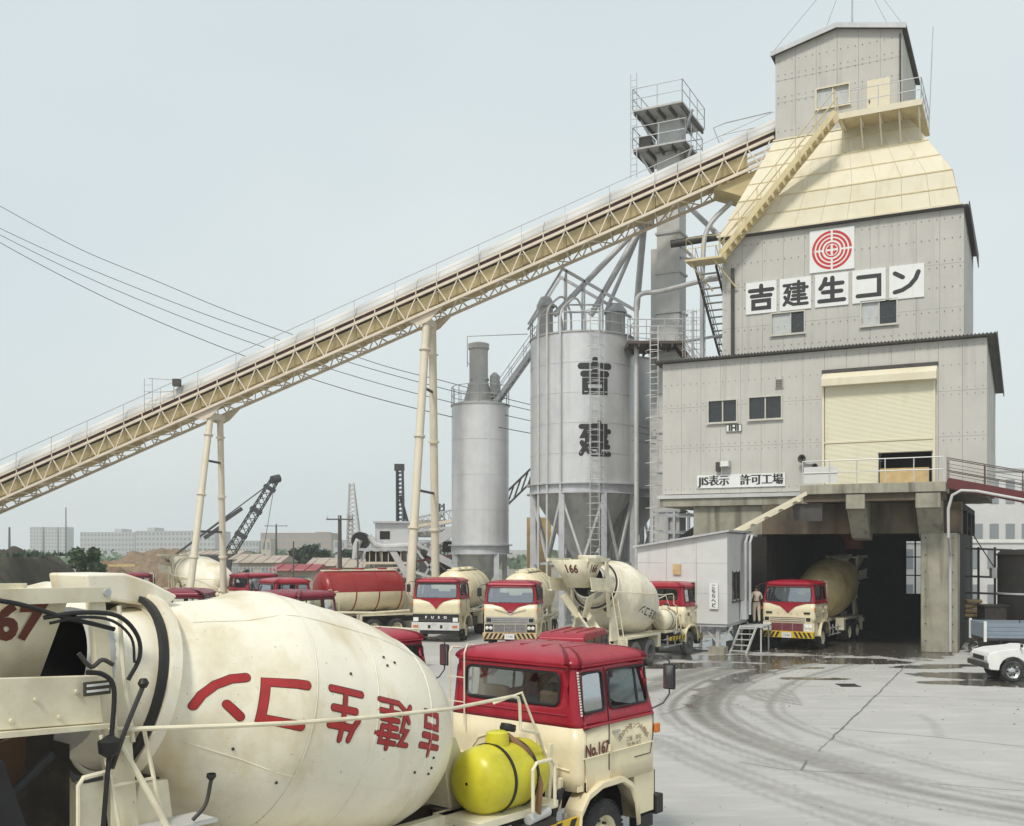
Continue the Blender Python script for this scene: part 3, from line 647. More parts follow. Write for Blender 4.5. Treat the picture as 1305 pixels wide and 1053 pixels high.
for x in (-13.4, -12.2): MB().beam((x, .4, 18.7), (x+.9, 1.4, 17.4), .06, .06).build('bracket', 'stair_yellow', la)
rail(MB(), [(-11.9, .35, 18.82), (-13.55, .35, 18.82), (-13.55, 1.4, 18.82)], 1.05, .9, .02, 1).build('railing', 'stair_yellow', la)
stair('steel_staircase', 'steep steel flight going down beside the grey tower wall', (-13.4, 1.4, 18.7), (-13.4, 8.2, 13.2), (1.05, 0, 0), 'rail_brown', rmat='galv', two=True, base=(-13, 5, 14), tmat='galv_light')
stair('steel_staircase', 'cream steel stair rising from the shed roof to the balcony slab', (-7.1, -2.9, 6.95), (-10.9, -2.9, 5.0), (0, .85, 0), 'plant_yellow', two=False, railh=.05, sh=.16, base=(-10.5, -2.5, 5), rmat='plant_yellow')
st = stair('steel_staircase', 'dark red steel stair with brown railing leading down from the balcony at right', (-1.45, -2.2, 7.3), (8.5, -2.2, 5.0), (0, 1.0, 0), 'red_steel', tread=.16, railh=1.05, sh=.42, rmat='rail_brown', base=(4, -2, 5))
mb = MB()
for h in (.2, .35, .65, .8): mb.cyl((-1.45, -2.2, 7.3+h), (8.5, -2.2, 5.0+h), .014, n=4)
mb.build('infill_rail', 'rail_brown', st)
mb = MB(); mb.tube([(-1.4, -1.1, .1), (-1.4, -1.1, 4.2), (-1.4, -2.2, 5.0), (-1.4, -2.3, 6.2), (-1.25, -2.32, 6.75), (-.9, -2.35, 6.95), (-.3, -2.35, 6.9), (8, -2.35, 5.0)], .06, 8); tag(mb.build('service_pipe', 'galv_light', None, (-1.4, -2.3, 4), PL), 'pale bent service pipe following the dark red stair', 'pipe')
# --- signs
def board(x0, x1, z0, z1, y, glyph, label, group='white sign boards spelling the company name'):
    t = thing('sign_board', label, 'sign', ((x0+x1)/2, y, z0), PL, group)
    MB().box(x0, x1, y-.06, y-.01, z0, z1).build('backing', 'sign_white', t)
    mb = MB(); fx = .10*(x1-x0); fz = .12*(z1-z0)
    strokes(mb, glyph, lambda a, b, e: V(x0+fx+(x1-x0-2*fx)*a, y-.064-e, z0+fz+(z1-z0-2*fz)*b), .17 if glyph != 'ken' else .13)
    mb.build('letter', 'sign_ink', t)
bx = [(951, 990), (994, 1034), (1039, 1081.5), (1086.5, 1129), (1133.5, 1178)]
for (a, b), gl, lb in zip(bx, ('kichi', 'ken', 'sei', 'ko', 'n'), ('white board with character 吉, leftmost of the row on the tower', 'white board with character 建, second of the row on the tower', 'white board with character 生 in the middle of the tower row', 'white board with character コ, right of the middle on the tower', 'white board with character ン at the right end of the tower row')):
    board(onv(a, 380, 1.5).x, onv(b, 380, 1.5).x, 16.05, 17.6, 1.5, gl, lb)
t = thing('emblem_sign', 'square white board with red ring emblem above the company name', 'sign', (-6.75, 1.4, 17.72), PL)
MB().box(-7.78, -5.72, 1.44, 1.49, 17.72, 19.72).build('backing', 'sign_white', t)
mb = MB(); cx, cz = -6.75, 18.72
def arc_band(r0, r1, a0, a1, n=12):
    for i in range(n):
        q = [(r0, a0+(a1-a0)*i/n), (r1, a0+(a1-a0)*i/n), (r1, a0+(a1-a0)*(i+1)/n), (r0, a0+(a1-a0)*(i+1)/n)]
        mb.quad(*[(cx+r*math.cos(a), 1.436, cz+r*math.sin(a)) for r, a in q])
for k in range(4):
    for r0, r1 in ((.80, .92), (.62, .73), (.45, .55)):
        g_ = .05/r1; arc_band(r0, r1, k*PI/2+g_+(.0 if k % 2 else .0), (k+1)*PI/2-g_)
for s in (-1, 1):
    for u in (-1, 1): mb.quad(*[(cx+s*a, 1.436, cz+u*b) for a, b in ((.05, .05), (.24, .05), (.22, .12), (.12, .22), (.05, .24))])
arc_band(.29, .36, 0, 2*PI, 28); mb.box(cx-.92, cx-.8, 1.434, 1.437, cz-.03, cz+.03)
mb.build('emblem', 'sign_red', t)
def text_sign(name, label, x0, x1, z0, z1, y, txt, size, mat='sign_ink', back='sign_white', sx=1, bold=.01, border=False, frame=PL, cat='sign'):
    t = thing(name, label, cat, ((x0+x1)/2, y, z0), frame); cx = (x0+x1)/2; cz = (z0+z1)/2
    MB().box(x0, x1, y-.05, y-.01, z0, z1).build('backing', back, t)
    mb = text_mb(txt, size, lambda a, b: V(cx+a, y-.058, cz+b), sx, bold if txt.isascii() else 0)
    if not txt.isascii():
        for k in (-1.5, 1.5, .7): m2 = text_mb(txt, size, lambda a, b: V(cx+a+k*size*.03, y-.058-.002*(k+2), cz+b), sx); mb.add(m2.v, m2.f)
    mb.build('letter', mat, t)
    if border:
        mb = MB(); b = .025
        for q in ((x0, x1, z0, z0+b), (x0, x1, z1-b, z1), (x0, x0+b, z0, z1), (x1-b, x1, z0, z1)): mb.box(q[0], q[1], y-.058, y-.052, q[2], q[3])
        mb.build('border', mat, t)
    return t
text_sign('wide_sign', 'long white sign reading JIS表示 許可工場 at the foot of the facade', -12.87, -8.62, 7.47, 8.1, -.02, 'JIS表示　許可工場', .54, bold=0, sx=.95)
text_sign('name_plate', 'small white plate reading IHI under the two windows', -11.44, -10.68, 10.14, 10.5, -.02, 'IHI', .38, bold=.02, border=True, sx=1.1)
# --- lamp, speaker, antenna
t = thing('wall_lamp', 'small floodlight box on a stained bracket above the JIS sign', 'lamp', (-11.5, -.2, 8.3), PL)
MB().box(-11.65, -11.2, -.4, -.1, 8.45, 8.75).build('housing', 'galv', t); MB().box(-11.9, -11.7, -.25, -.03, 8.25, 8.7).build('bracket', 'trim_dark', t); MB().box(-11.6, -11.25, -.42, -.402, 8.48, 8.72).build('lens', 'lens', t)
t = thing('horn_speaker', 'pair of dark horn loudspeakers on the facade above the balcony end', 'loudspeaker', (-7.6, -.2, 8.5), PL)
MB().lathe([(.03, 0), (.06, .1), (.13, .2), (.2, .26)], (-7.75, -.1, 8.7), (-.2, -1, 0), n=14).build('horn', 'trim_dark', t, solid=.01)
MB().lathe([(.03, 0), (.05, .1), (.1, .2), (.15, .24)], (-7.35, -.15, 8.35), (.6, -.8, -.2), n=14).build('horn', 'trim_dark', t, solid=.01); MB().box(-7.7, -7.3, -.12, -.02, 8.45, 8.52).build('bracket', 'galv', t)
t = thing('antenna_mast', 'thin metal antenna mast with guy wires on the top house roof', 'antenna', (-6.2, 4, 29.9), PL)
MB().cyl((-6.2, 4, 29.7), (-6.2, 4, 34.5), .05, n=6).build('mast', 'galv', t)
mb = MB()
for q in ((-10, 2.8, 29.2), (-3.6, 3, 29.2), (-3.6, 9.5, 29.2), (-10, 9.5, 29.2)): mb.cyl((-6.2, 4, 33.8), q, .008, n=4)
mb.build('guy_wire', 'wire', t); MB().cyl((-6.6, 4, 30.4), (-5.8, 4, 30.4), .02, n=5).build('crossarm', 'galv', t)
tag(MB().cyl((-2.78, 5.4, 25.0), (-2.6, 5.5, 30.2), .025, n=5).build('lightning_rod', 'galv', None, (-2.78, 5.4, 25), PL), 'thin lightning rod rising from the right end of the top platform', 'lightning rod')
# --- control shed on legs
sh = thing('control_shed', 'pale panelled control shed raised on steel legs beside the bay', 'shed', (-11.8, -4, 0), PL)
SW = (-12.63, -11.22, 2.2, 3.06)
stop = lambda x: 5.2+.152*(x+9.82)
for j, (z0, z1) in enumerate(((1.3, 2.6), (2.6, 3.9))): panels(sh, 'siding_shed', lin(-13.85, -9.82, 3), [z0, z1], -5.9, holes=[SW])
panels(sh, 'siding_shed', lin(-13.85, -9.82, 3), [3.9, 4.55], -5.9, top=stop)
panels(sh, 'siding_shed', [-5.84, -4.6, -3.4, -2.3], [1.3, 3.0], 0, fn=lambda x, z, d: (-9.82-d, x, z), holes=[(-5.1, -3.9, 2.3, 3.5)])
panels(sh, 'siding_shed', [-5.84, -4.6, -3.4, -2.3], [3.0, 5.18], 0, fn=lambda x, z, d: (-9.82-d, x, z), holes=[(-5.1, -3.9, 2.3, 3.5)])
panels(sh, 'siding_shed', lin(-5.84, -2.3, 3), [1.3, 4.5], 0, fn=lambda x, z, d: (-13.85+d, x, z))
MB().prism([(-14.0, -6.1, 4.56), (-9.7, -6.1, 5.24), (-9.7, -6.1, 5.32), (-14.0, -6.1, 4.64)], (0, 4.0, 0)).build('roof', 'galv', sh)
MB().box(-13.8, -9.86, -5.85, -2.3, 1.18, 1.29).build('floor_frame', 'galv', sh)
window(sh, *SW, -5.9, .5)
MB().box(-9.86, -9.84, -5.1, -3.9, 2.3, 3.5).build('pane', 'glass_dark', sh)
mb = MB()
for q in ((-5.13, -5.07), (-4.5, -4.44), (-3.93, -3.87)): mb.box(-9.83, -9.78, q[0], q[1], 2.25, 3.55)
mb.box(-9.83, -9.74, -5.2, -3.8, 2.18, 2.25); mb.build('window_frame', 'trim_dark', sh)
for x in (-13.4, -10.3):
    for y in (-5.6, -2.7):
        MB().beam((x, y, 0), (x, y, 1.2), .16).build('leg', 'galv', sh)
        for s in (-1, 1): MB().beam((x, y, .45), (x+.6*s, y, 1.18), .08).build('brace', 'galv_light', sh)
        MB().box(x-.35, x+.35, y-.3, y+.3, -.02, .32).build('footing', 'concrete', sh)
MB().box(-12.2, -11.85, -5.98, -5.92, 3.4, 3.85).build('vent', 'wood_tan', sh)
for x in (-9.62, -9.42): MB().tube([(x, -3.6, 1.6), (x, -3.6, 4.8), (x, -3.2, 5.1), (x, -2.4, 5.1)], .06, 8).build('conduit', 'galv', sh)
MB().box(-9.8, -9.5, -3.9, -3.5, 1.4, 2.2).build('junction_box', 'galv', sh)
text_sign('door_sign', 'narrow white vertical notice on the front of the raised shed', -10.58, -10.2, 1.95, 3.05, -5.94, 'こ\nち\nら\nへ\nど\nう\nぞ'[:9], .2, bold=.006)
# steps and landing with worker
sp = thing('step_ladder', 'short steel step ladder up to the landing by the shed', 'steps', (-9.2, -4.4, 0), PL)
for x in (-9.65, -8.95): MB().beam((x-.25, -5.2, 0), (x, -4.3, 1.15), .05, .1).build('stringer', 'galv_light', sp)
for k in range(5): t_ = (k+.6)/5; MB().box(-9.65-.25*(1-t_), -8.95-.25*(1-t_), -5.2+.9*t_-.1, -5.2+.9*t_+.1, 1.15*t_-.03, 1.15*t_).build('tread', 'galv_light', sp)
ln = thing('landing', 'narrow steel landing under the worker beside the bay', 'platform', (-9.3, -3.5, 0), PL)
MB().box(-9.75, -8.7, -4.25, -2.6, 1.08, 1.14).build('deck', 'galv', ln)
for x in (-9.65, -8.8):
    for y in (-4.15, -2.7): MB().beam((x, y, 0), (x, y, 1.08), .06).build('leg', 'galv', ln)
# ================================================================ CONVEYOR
cA = V(-30.4, 61, 8.5); cB = V(13.25, 52, 25.35); cd_ = (cB-cA).normalized(); hor = V(cd_.x, cd_.y).normalized()
lat = V(-hor.y, hor.x); cup = cd_.cross(lat)*-1 if cd_.cross(lat).z < 0 else cd_.cross(lat)
cA0 = cA-cd_*21.25; LEN = (cB-cA0).length
cv = thing('belt_conveyor', 'long cream lattice conveyor gallery climbing to the top house', 'conveyor', tuple(cA0.lerp(cB, .5)))
CW = 2.3; CH = 1.08
def cp(s, l, h): return cA0+cd_*s+lat*l+V(0, 0, h)
for l in (0, CW):
    for h in (0, -CH): MB().beam(cp(0, l, h), cp(LEN, l, h), .13, .14, up=cup).build('chord', 'conv_cream', cv)
    MB().beam(cp(0, l, .33), cp(LEN, l, .33), .09, .09, up=cup).build('stringer', 'conv_cream', cv)
bay = 1.25; nb = int(LEN/bay)
vis = int(19/bay)
brace_m = {}
def rep(key, p, q, wd, mat, name, parent, hh=None):
    """short member as its own part; alike members share mesh data"""
    p = Vector(p); q = Vector(q)
    if key not in brace_m: brace_m[key] = MB().beam((0, 0, 0), q-p, wd, hh or wd).build(name, mat, parent, base=None) if False else None
    o = None
    me = brace_m.get(key)
    if me is None:
        mb = MB().beam((0, 0, 0), q-p, wd, hh or wd); bb = list(parent['_b']); parent['_b'] = [0, 0, 0]; o = mb.build(name, mat, parent); parent['_b'] = bb; brace_m[key] = o.data; del o['_b']
    else:
        o = bpy.data.objects.new(name, me); COL.objects.link(o); o.parent = parent
    o.location = p-Vector(parent['_b']); return o
for i in range(vis, nb):
    s = i*bay
    for l, tg in ((0, 'n'), (CW, 'f')):
        rep(tg+'a', cp(s, l, 0), cp(s+bay*.5, l, -CH), .06, 'conv_cream', 'brace', cv); rep(tg+'b', cp(s+bay*.5, l, -CH), cp(s+bay, l, 0), .06, 'conv_cream', 'brace', cv)
    rep('x', cp(s, 0, -CH), cp(s, CW, -CH), .07, 'conv_cream', 'cross_member', cv)
    rep('d%d' % (i % 2), cp(s, 0 if i % 2 else CW, -CH), cp(s+bay, CW if i % 2 else 0, -CH), .06, 'conv_cream', 'bottom_brace', cv)
mb = MB()
for i in range(nb): s = i*bay; mb.cyl(cp(s, -.05, 0), cp(s, -.05, .36), .035, n=5)
tag(mb.build('idler_bracket', 'conv_cream', cv), kind='stuff')
# catch pans under the belt: overlapping sheets
pm = None
for i in range(vis//2, nb//2):
    s = i*bay*2
    mb = MB().prism([cp(s+.03, .12, -.16), cp(s+.03, CW-.15, -.16), cp(s+.03, CW-.25, -.75), cp(s+.03, .3, -.75)], cd_*(bay*2-.03)+V(0, 0, -.05)); mb.build('catch_pan', 'conv_pan', cv)
MB().beam(cp(0, .5, .18), cp(LEN, .5, .18), .9, .10, up=cup).build('belt', 'conv_belt', cv)
MB().beam(cp(0, .1, .2), cp(LEN, .1, .2), .05, .13, up=cup).build('side_skirt', 'conv_belt', cv)
# rounded hood sections
arc = [(.85-.74*math.cos(PI*k/12), .34+.86*math.sin(PI*k/12)) for k in range(13)]
hs = 3.75
for i in range(int(15/hs), int(LEN/hs)+1):
    s = i*hs; e = min(s+hs-.03, LEN+1.2); mb = MB()
    vs = [cp(s, l, h) for l, h in arc]+[cp(e, l, h) for l, h in arc]; n = len(arc)
    mb.add(vs, [(k, k+1, n+k+1, n+k) for k in range(n-1)]); mb.build('hood_section', 'conv_hood', cv, solid=.03)
mb = MB()
for l in (-.12,):
    mb.cyl(cp(14, l+.05, 1.25), cp(LEN, l+.05, 1.25), .02, n=5)
    for i in range(int(14/2.5), int(LEN/2.5)): mb.cyl(cp(i*2.5, l, .3), cp(i*2.5, l+.05, 1.25), .018, n=4)
mb.build('handrail', 'steel_rail', cv)
mb = MB(); mb.cyl(cp(14, CW, 1.1), cp(LEN, CW, 1.1), .02, n=5)
for i in range(int(14/2.5), int(LEN/2.5)): mb.cyl(cp(i*2.5, CW, .0), cp(i*2.5, CW, 1.1), .018, n=4)
mb.build('handrail', 'steel_rail', cv)
# small head frame near the left support and at the upper end
def s_at(px):
    best = min(((abs(652.5+1310*cp(s, 0, 0).x/cp(s, 0, 0).y-px), s) for s in np.arange(0, LEN, .05)))[1]; return best
s1 = s_at(190); t = thing('service_ladder', 'small access ladder frame standing on the conveyor above its left support', 'ladder', tuple(cp(s1, 0, .3)))
mb = MB(); p = cp(s1, -.1, .2); q = p+V(0, 0, 1.9); ladder(mb, p, q, tuple(hor*.5), .35); mb.build('rungs', 'steel_rail', t)
mb = MB(); mb.tube([q, q+hor*1.6+V(0, 0, -.15), q+hor*1.6+V(0, 0, -1.2)], .025, 5); mb.tube([q+V(0, 0, -.8), q+hor*1.6+V(0, 0, -.8)], .02, 5); mb.build('handrail', 'steel_rail', t)
s2 = s_at(225); tag(MB().box(*[c for k in range(3) for c in ((cp(s2, 0, 1.15)[k]-.2), (cp(s2, 0, 1.15)[k]+.2))]).build('limit_switch', 'trim_dark', None, tuple(cp(s2, 0, 1.1))), 'small dark switch box on top of the conveyor hood', 'switch box')
t = thing('inspection_frame', 'bent tube guard frame on the conveyor beside the top house wall', 'guard rail', tuple(cp(LEN-1.5, .3, 1)))
a = cp(LEN-2.9, .6, 1.2); b = cp(LEN-.1, .6, .9)
mb = MB(); mb.tube([a, a+V(-.3, 0, .75), a+V(.3, 0, 1.0)+hor*0, V(b.x, b.y, a.z+1.35)], .03, 6); mb.tube([a+V(.2, 0, 0), a+V(.0, 0, .35), V(b.x, b.y, a.z+.75)], .025, 6); mb.build('frame', 'steel_rail', t)
# gallery head box where it meets the tower
hb = MB(); hb.prism([cp(LEN-3.2, .2, -CH-.1), cp(LEN+.4, .2, -CH-.1), cp(LEN+.4, .2, -CH-1.6), cp(LEN-1.6, .2, -CH-1.2)], lat*1.9); hb.build('drive_guard', 'conv_pan', cv)
MB().cyl(cp(LEN-5.6, 1.2, -CH-1.7)+V(0, 0, 0), cp(LEN-1, 1.2, -CH-1.7)-cd_*0+V(0, 0, -1.2), .2, n=12).build('drive_motor', 'steel_dark', cv)

def trestle(n0, f0, px, label, R=.24):
    s = s_at(px); tn = cp(s, .45, -CH-.25); tf = cp(s, CW-.75, -CH-.25)
    t = thing('conveyor_trestle', label, 'support', tuple((n0+f0)/2), group=None)
    for a, b in ((n0, tn), (f0, tf)):
        lg = MB().cyl(a, b, R, R*.9, n=16).build('leg', 'leg_cream', t); L = (b-a).length; d = (b-a).normalized()
        for h in (.33, .62, .9): MB().cyl(a+d*L*h-d*.05, a+d*L*h+d*.05, R*1.3, n=16).build('flange', 'leg_cream', lg)
        MB().box(a.x-.7, a.x+.7, a.y-.7, a.y+.7, -.02, .35).build('footing', 'concrete', t, bevel=.03)
    for h in (.45, .78): MB().beam(n0.lerp(tn, h), f0.lerp(tf, h), .1, .12).build('crossbar', 'trim_dark', t)
    MB().beam(tn+V(0, 0, -.1)-lat*.3, tf+V(0, 0, -.1)+lat*.3, .34, .36).build('cap_beam', 'leg_cream', t)
    for l in (.1, CW-.1): MB().prism([cp(s-1.1, l, -CH-.02), cp(s+1.1, l, -CH-.02), cp(s+.25, l, -CH-.5), cp(s-.3, l, -CH-.55)], lat*.08).build('gusset', 'conv_cream', t)
    return t
trestle(V(-5.53, 54.3, 0), V(-4.45, 60.3, 0), 541, 'tall cream tubular conveyor support standing beside the black grille truck')
trestle(V(-17.9, 56.3, 0), V(-17.3, 61.8, 0), 264, 'shorter cream tubular conveyor support rising behind the left mixer drums', .20)

# ================================================================ SILOS
def silo(cx, cy, r, ztop, zr, zc, label, mat='silo', legs=8, chars=False, rot=0, cone_r=.35):
    t = thing('cement_silo', label, 'silo', (cx, cy, 0)); c = (cx, cy, 0)
    body = MB().lathe([(r, zr), (r, ztop)], c, n=64).build('shell', mat, t, angle=60)
    k = int((ztop-zr)/2.05)
    for i in range(1, k+1):
        z = zr+(ztop-zr)*i/(k+1); MB().lathe([(r+.004, z-.02), (r+.016, z-.02), (r+.016, z+.02), (r+.004, z+.02)], c, n=64).build('weld_band', mat, t)
    MB().lathe([(r+.06, ztop-.03), (r+.06, ztop+.05), (r*.5, ztop+.35), (.02, ztop+.45)], c, n=48).build('roof', 'silo_grey', t)
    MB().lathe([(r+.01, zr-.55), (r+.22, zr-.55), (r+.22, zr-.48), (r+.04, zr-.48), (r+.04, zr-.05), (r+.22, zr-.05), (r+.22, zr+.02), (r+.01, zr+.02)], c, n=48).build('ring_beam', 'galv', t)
    MB().lathe([(r-.02, zr-.4), (cone_r, zc), (cone_r, zc-.5)], c, n=48).build('cone', 'silo_grey', t)
    for i in range(legs):
        a = rot+2*PI*i/legs; b = rot+2*PI*(i+1)/legs; p = V(cx+(r+.05)*math.cos(a), cy+(r+.05)*math.sin(a)); q = V(cx+(r+.05)*math.cos(b), cy+(r+.05)*math.sin(b))
        MB().beam(p+V(0, 0, 0), p+V(0, 0, zr-.5), .3, .3).build('leg', 'galv', t)
        if legs > 4: MB().beam(p+V(0, 0, zr-.7), p.lerp(q, .5)+V(0, 0, zc+.2), .12).build('brace', 'galv_light', t); MB().beam(q+V(0, 0, zr-.7), p.lerp(q, .5)+V(0, 0, zc+.2), .12).build('brace', 'galv_light', t); MB().beam(p+V(0, 0, zc), q+V(0, 0, zc), .14).build('tie_beam', 'galv', t)
    return t
SX, SY, SR = 4.0, 58.5, 2.95
sA = silo(SX, SY, SR, 16.3, 8.1, 3.7, 'large silver silo with characters 吉 and 建 painted on its shell', rot=.33)
def on_silo(px, py):   # nearest surface point of the big silo seen in that direction
    return px
th0 = -PI/2+.17
for g_, zc_ in (('kichi', 13.85), ('ken', 10.45)):
    mb = MB(); strokes(mb, g_, lambda a, b, e: V(SX+(SR+.012+e)*math.cos(th0+(a-.5)*1.72/SR), SY+(SR+.012+e)*math.sin(th0+(a-.5)*1.72/SR), zc_+(b-.5)*1.85), .19 if g_ == 'kichi' else .15, 18); mb.build('letter', 'sign_ink', sA)
mb = MB(); a = th0-.02; nrm = V(math.cos(a), math.sin(a)); tg_ = V(-math.sin(a), math.cos(a)); p = V(SX, SY)+nrm*(SR+.22)
ladder(mb, p+V(0, 0, 4), p+V(0, 0, 17.3), tuple(tg_*.5), .33, .022); tag(mb.build('ladder', 'galv_light', sA), kind=None)
mb = MB()
for k in range(20):
    z = 5+k*.65; mb.tube([p+tg_*.45*math.cos(u)+nrm*.7*math.sin(u)+V(0, 0, z) for u in lin(0, PI, 8)], .016, 4)
for u in (.5, PI/2, PI-.5): q = p+tg_*.45*math.cos(u)+nrm*.7*math.sin(u); mb.cyl(q+V(0, 0, 5), q+V(0, 0, 17.3), .014, n=4)
mb.build('ladder_cage', 'galv_light', sA)
rail(MB(), [V(SX+SR*math.cos(u), SY+SR*math.sin(u), 16.35) for u in lin(0, 2*PI, 24)], 1.05, .8, .022, 1).build('railing', 'galv_light', sA)
sB = silo(6.4, 63.2, 2.9, 15.8, 8.1, 3.7, 'second silver silo mostly hidden behind the lettered silo', rot=.1)
rail(MB(), [V(6.4+2.9*math.cos(u), 63.2+2.9*math.sin(u), 15.9) for u in lin(0, 2*PI, 20)], 1.05, .9, .022, 1).build('railing', 'galv_light', sB)
sC = silo(-1.87, 60.5, 1.68, 12.9, 4.75, 2.2, 'slim plain silver silo standing between the trestle and the big silo', legs=4, rot=.6)
rail(MB(), [V(-1.87+1.68*math.cos(u), 60.5+1.68*math.sin(u), 12.95) for u in lin(0, 2*PI, 16)], 1.05, .8, .022, 1).build('railing', 'galv_light', sC)
MB().lathe([(.85, 12.95), (.85, 13.3), (.55, 14.3), (.55, 16.2), (.62, 16.2), (.62, 16.5), (.3, 16.6)], (-1.95, 60.2, 0), n=20).build('dust_filter', 'silo_grey', sC)
MB().box(-2.45, -1.35, 59.75, 60.7, 14.4, 14.46).build('filter_deck', 'galv', sC); MB().lathe([(.3, 13.3), (.3, 14.6), (.1, 14.8)], (-1.0, 60, 0), n=12).build('cyclone', 'silo_grey', sC)
MB().cyl((-2.6, 59.9, 15.1), (-2.6, 59.9, 16.9), .025, n=5).build('vent_pipe', 'steel_rail', sC)
MB().tube([(-2.3, 59.9, 15.0), (-2.6, 59.9, 15.4), (-2.6, 59.9, 16.9), (.9, 59, 16.85)], .025, 5).build('air_line', 'steel_rail', sC)
stair('silo_catwalk', 'steep grey walkway stair linking the slim silo to the big silo roof', (1.5, 58.2, 16.3), (-1.0, 59.6, 13.0), (.15, .6, 0), 'galv', WORLD, rmat='galv_light', base=(0, 59, 13))
# filters and head frame on the silo roof
for x, y, r, h, lb in ((1.9, 58.0, .42, 2.3, 'small round dust filter at the left rim of the big silo roof'), (5.9, 58.8, .58, 2.1, 'round dust filter with domed cap at the right of the big silo roof')):
    t = thing('dust_filter', lb, 'filter', (x, y, 16.4)); MB().lathe([(r, 16.4), (r, 16.4+h*.75)], (x, y, 0), n=18).build('drum', 'silo_grey', t)
    MB().lathe([(r+.1, 16.4+h*.75), (r+.1, 16.5+h*.75), (r*.7, 16.4+h), (.02, 16.45+h)], (x, y, 0), n=18).build('cap', 'galv', t)
t = thing('penthouse_frame', 'open steel frame with sloping rails on top of the big silo', 'steel frame', (4, 58, 16.4))
for x in (3.0, 4.0, 5.0):
    for y in (56.8, 58.6): MB().beam((x, y, 16.4), (x, y, 19.9-(x-3)*.55), .1).build('post', 'galv', t)
for y in (56.8, 58.6):
    MB().beam((2.7, y, 20.05), (6.8, y, 17.7), .1, .16).build('sloping_rail', 'galv', t); MB().beam((3, y, 18), (5, y, 18), .08).build('rail', 'galv', t)
for x, z in ((3, 19.9), (4, 19.35), (5, 18.8)): MB().beam((x, 56.8, z), (x, 58.6, z), .08).build('rail', 'galv', t)
MB().beam((2.8, 56.8, 20), (.9, 57.2, 17.0), .08, .12).build('sloping_rail', 'galv', t); MB().beam((2.8, 58.6, 20), (.9, 58.6, 17.0), .08, .12).build('sloping_rail', 'galv', t)
# blow pipes on the shell
def pipe(label, pts, r=.07, mat='galv_light', n=8, name='pipe', rnd=.5):
    q = [Vector(pts[0])]
    for a, b, c in zip(pts, pts[1:], pts[2:]):
        a, b, c = Vector(a), Vector(b), Vector(c); d1 = (a-b); d2 = (c-b); k = min(rnd, d1.length/2.1, d2.length/2.1); p0 = b+d1.normalized()*k; p2 = b+d2.normalized()*k
        q += [p0*(1-t)**2+b*2*t*(1-t)+p2*t*t for t in (0, .25, .5, .75, 1)]
    q.append(Vector(pts[-1])); o = MB().tube(q, r, n).build(name, mat, None, tuple(pts[-1])); return tag(o, label, 'pipe')
for px, z1, lb in ((686, 17.4, 'leftmost thin blow pipe running up the big silo shell'), (697, 17.7, 'second thin blow pipe from the left on the big silo shell'), (714, 17.5, 'third thin blow pipe up the big silo shell, left of the lettering')):
    X = (px-652.5)/1310*55.7; yy = SY-math.sqrt(max(0, (SR+.12)**2-(X*1.02-SX)**2)) if abs(X*1.02-SX) < SR else SY-1; X = (px-652.5)/1310*yy
    pipe(lb, [(X, yy, .3), (X, yy, z1), (X+.9, yy+.5, z1+.9), (X+1.4, yy+1.2, z1), (X+1.4, yy+1.2, 16.4)], .06)
X = (811-652.5)/1310*56
pipe('thick pale pipe rising beside the big silo and bending level toward the tower', [(X, 56, .3), (X, 56, 18.45), (X+1.2, 56, 18.5), (11.2, 52.0, 18.5)], .13, rnd=1.0)
# chutes from the elevator to the silo tops
hub = W(821, 283, 57.5)
for (px, py, Y, r, lb) in ((706, 402, 57.2, .16, 'leftmost long grey chute slanting down to the big silo roof'), (753, 402, 57.2, .17, 'second long grey chute slanting down onto the big silo roof'), (772, 398, 58.5, .12, 'third thinner grey chute slanting down to the silo roof'), (811, 395, 60, .19, 'nearly upright grey chute dropping beside the elevator to the rear silo')):
    tag(MB().cyl(hub, W(px, py, Y), r, n=12).build('chute', 'galv', None, tuple(W(px, py, Y))), lb, 'chute')
t = thing('distributor', 'grey distributor box under the conveyor where the chutes meet', 'distributor', tuple(hub))
MB().lathe([(.55, .2), (.6, .8), (.3, 1.2)], (hub.x, hub.y, hub.z-.4), n=12).build('drum', 'silo_grey', t); MB().beam(hub+V(0, 0, .6), W(850, 262, 57), .3).build('inlet', 'galv', t)

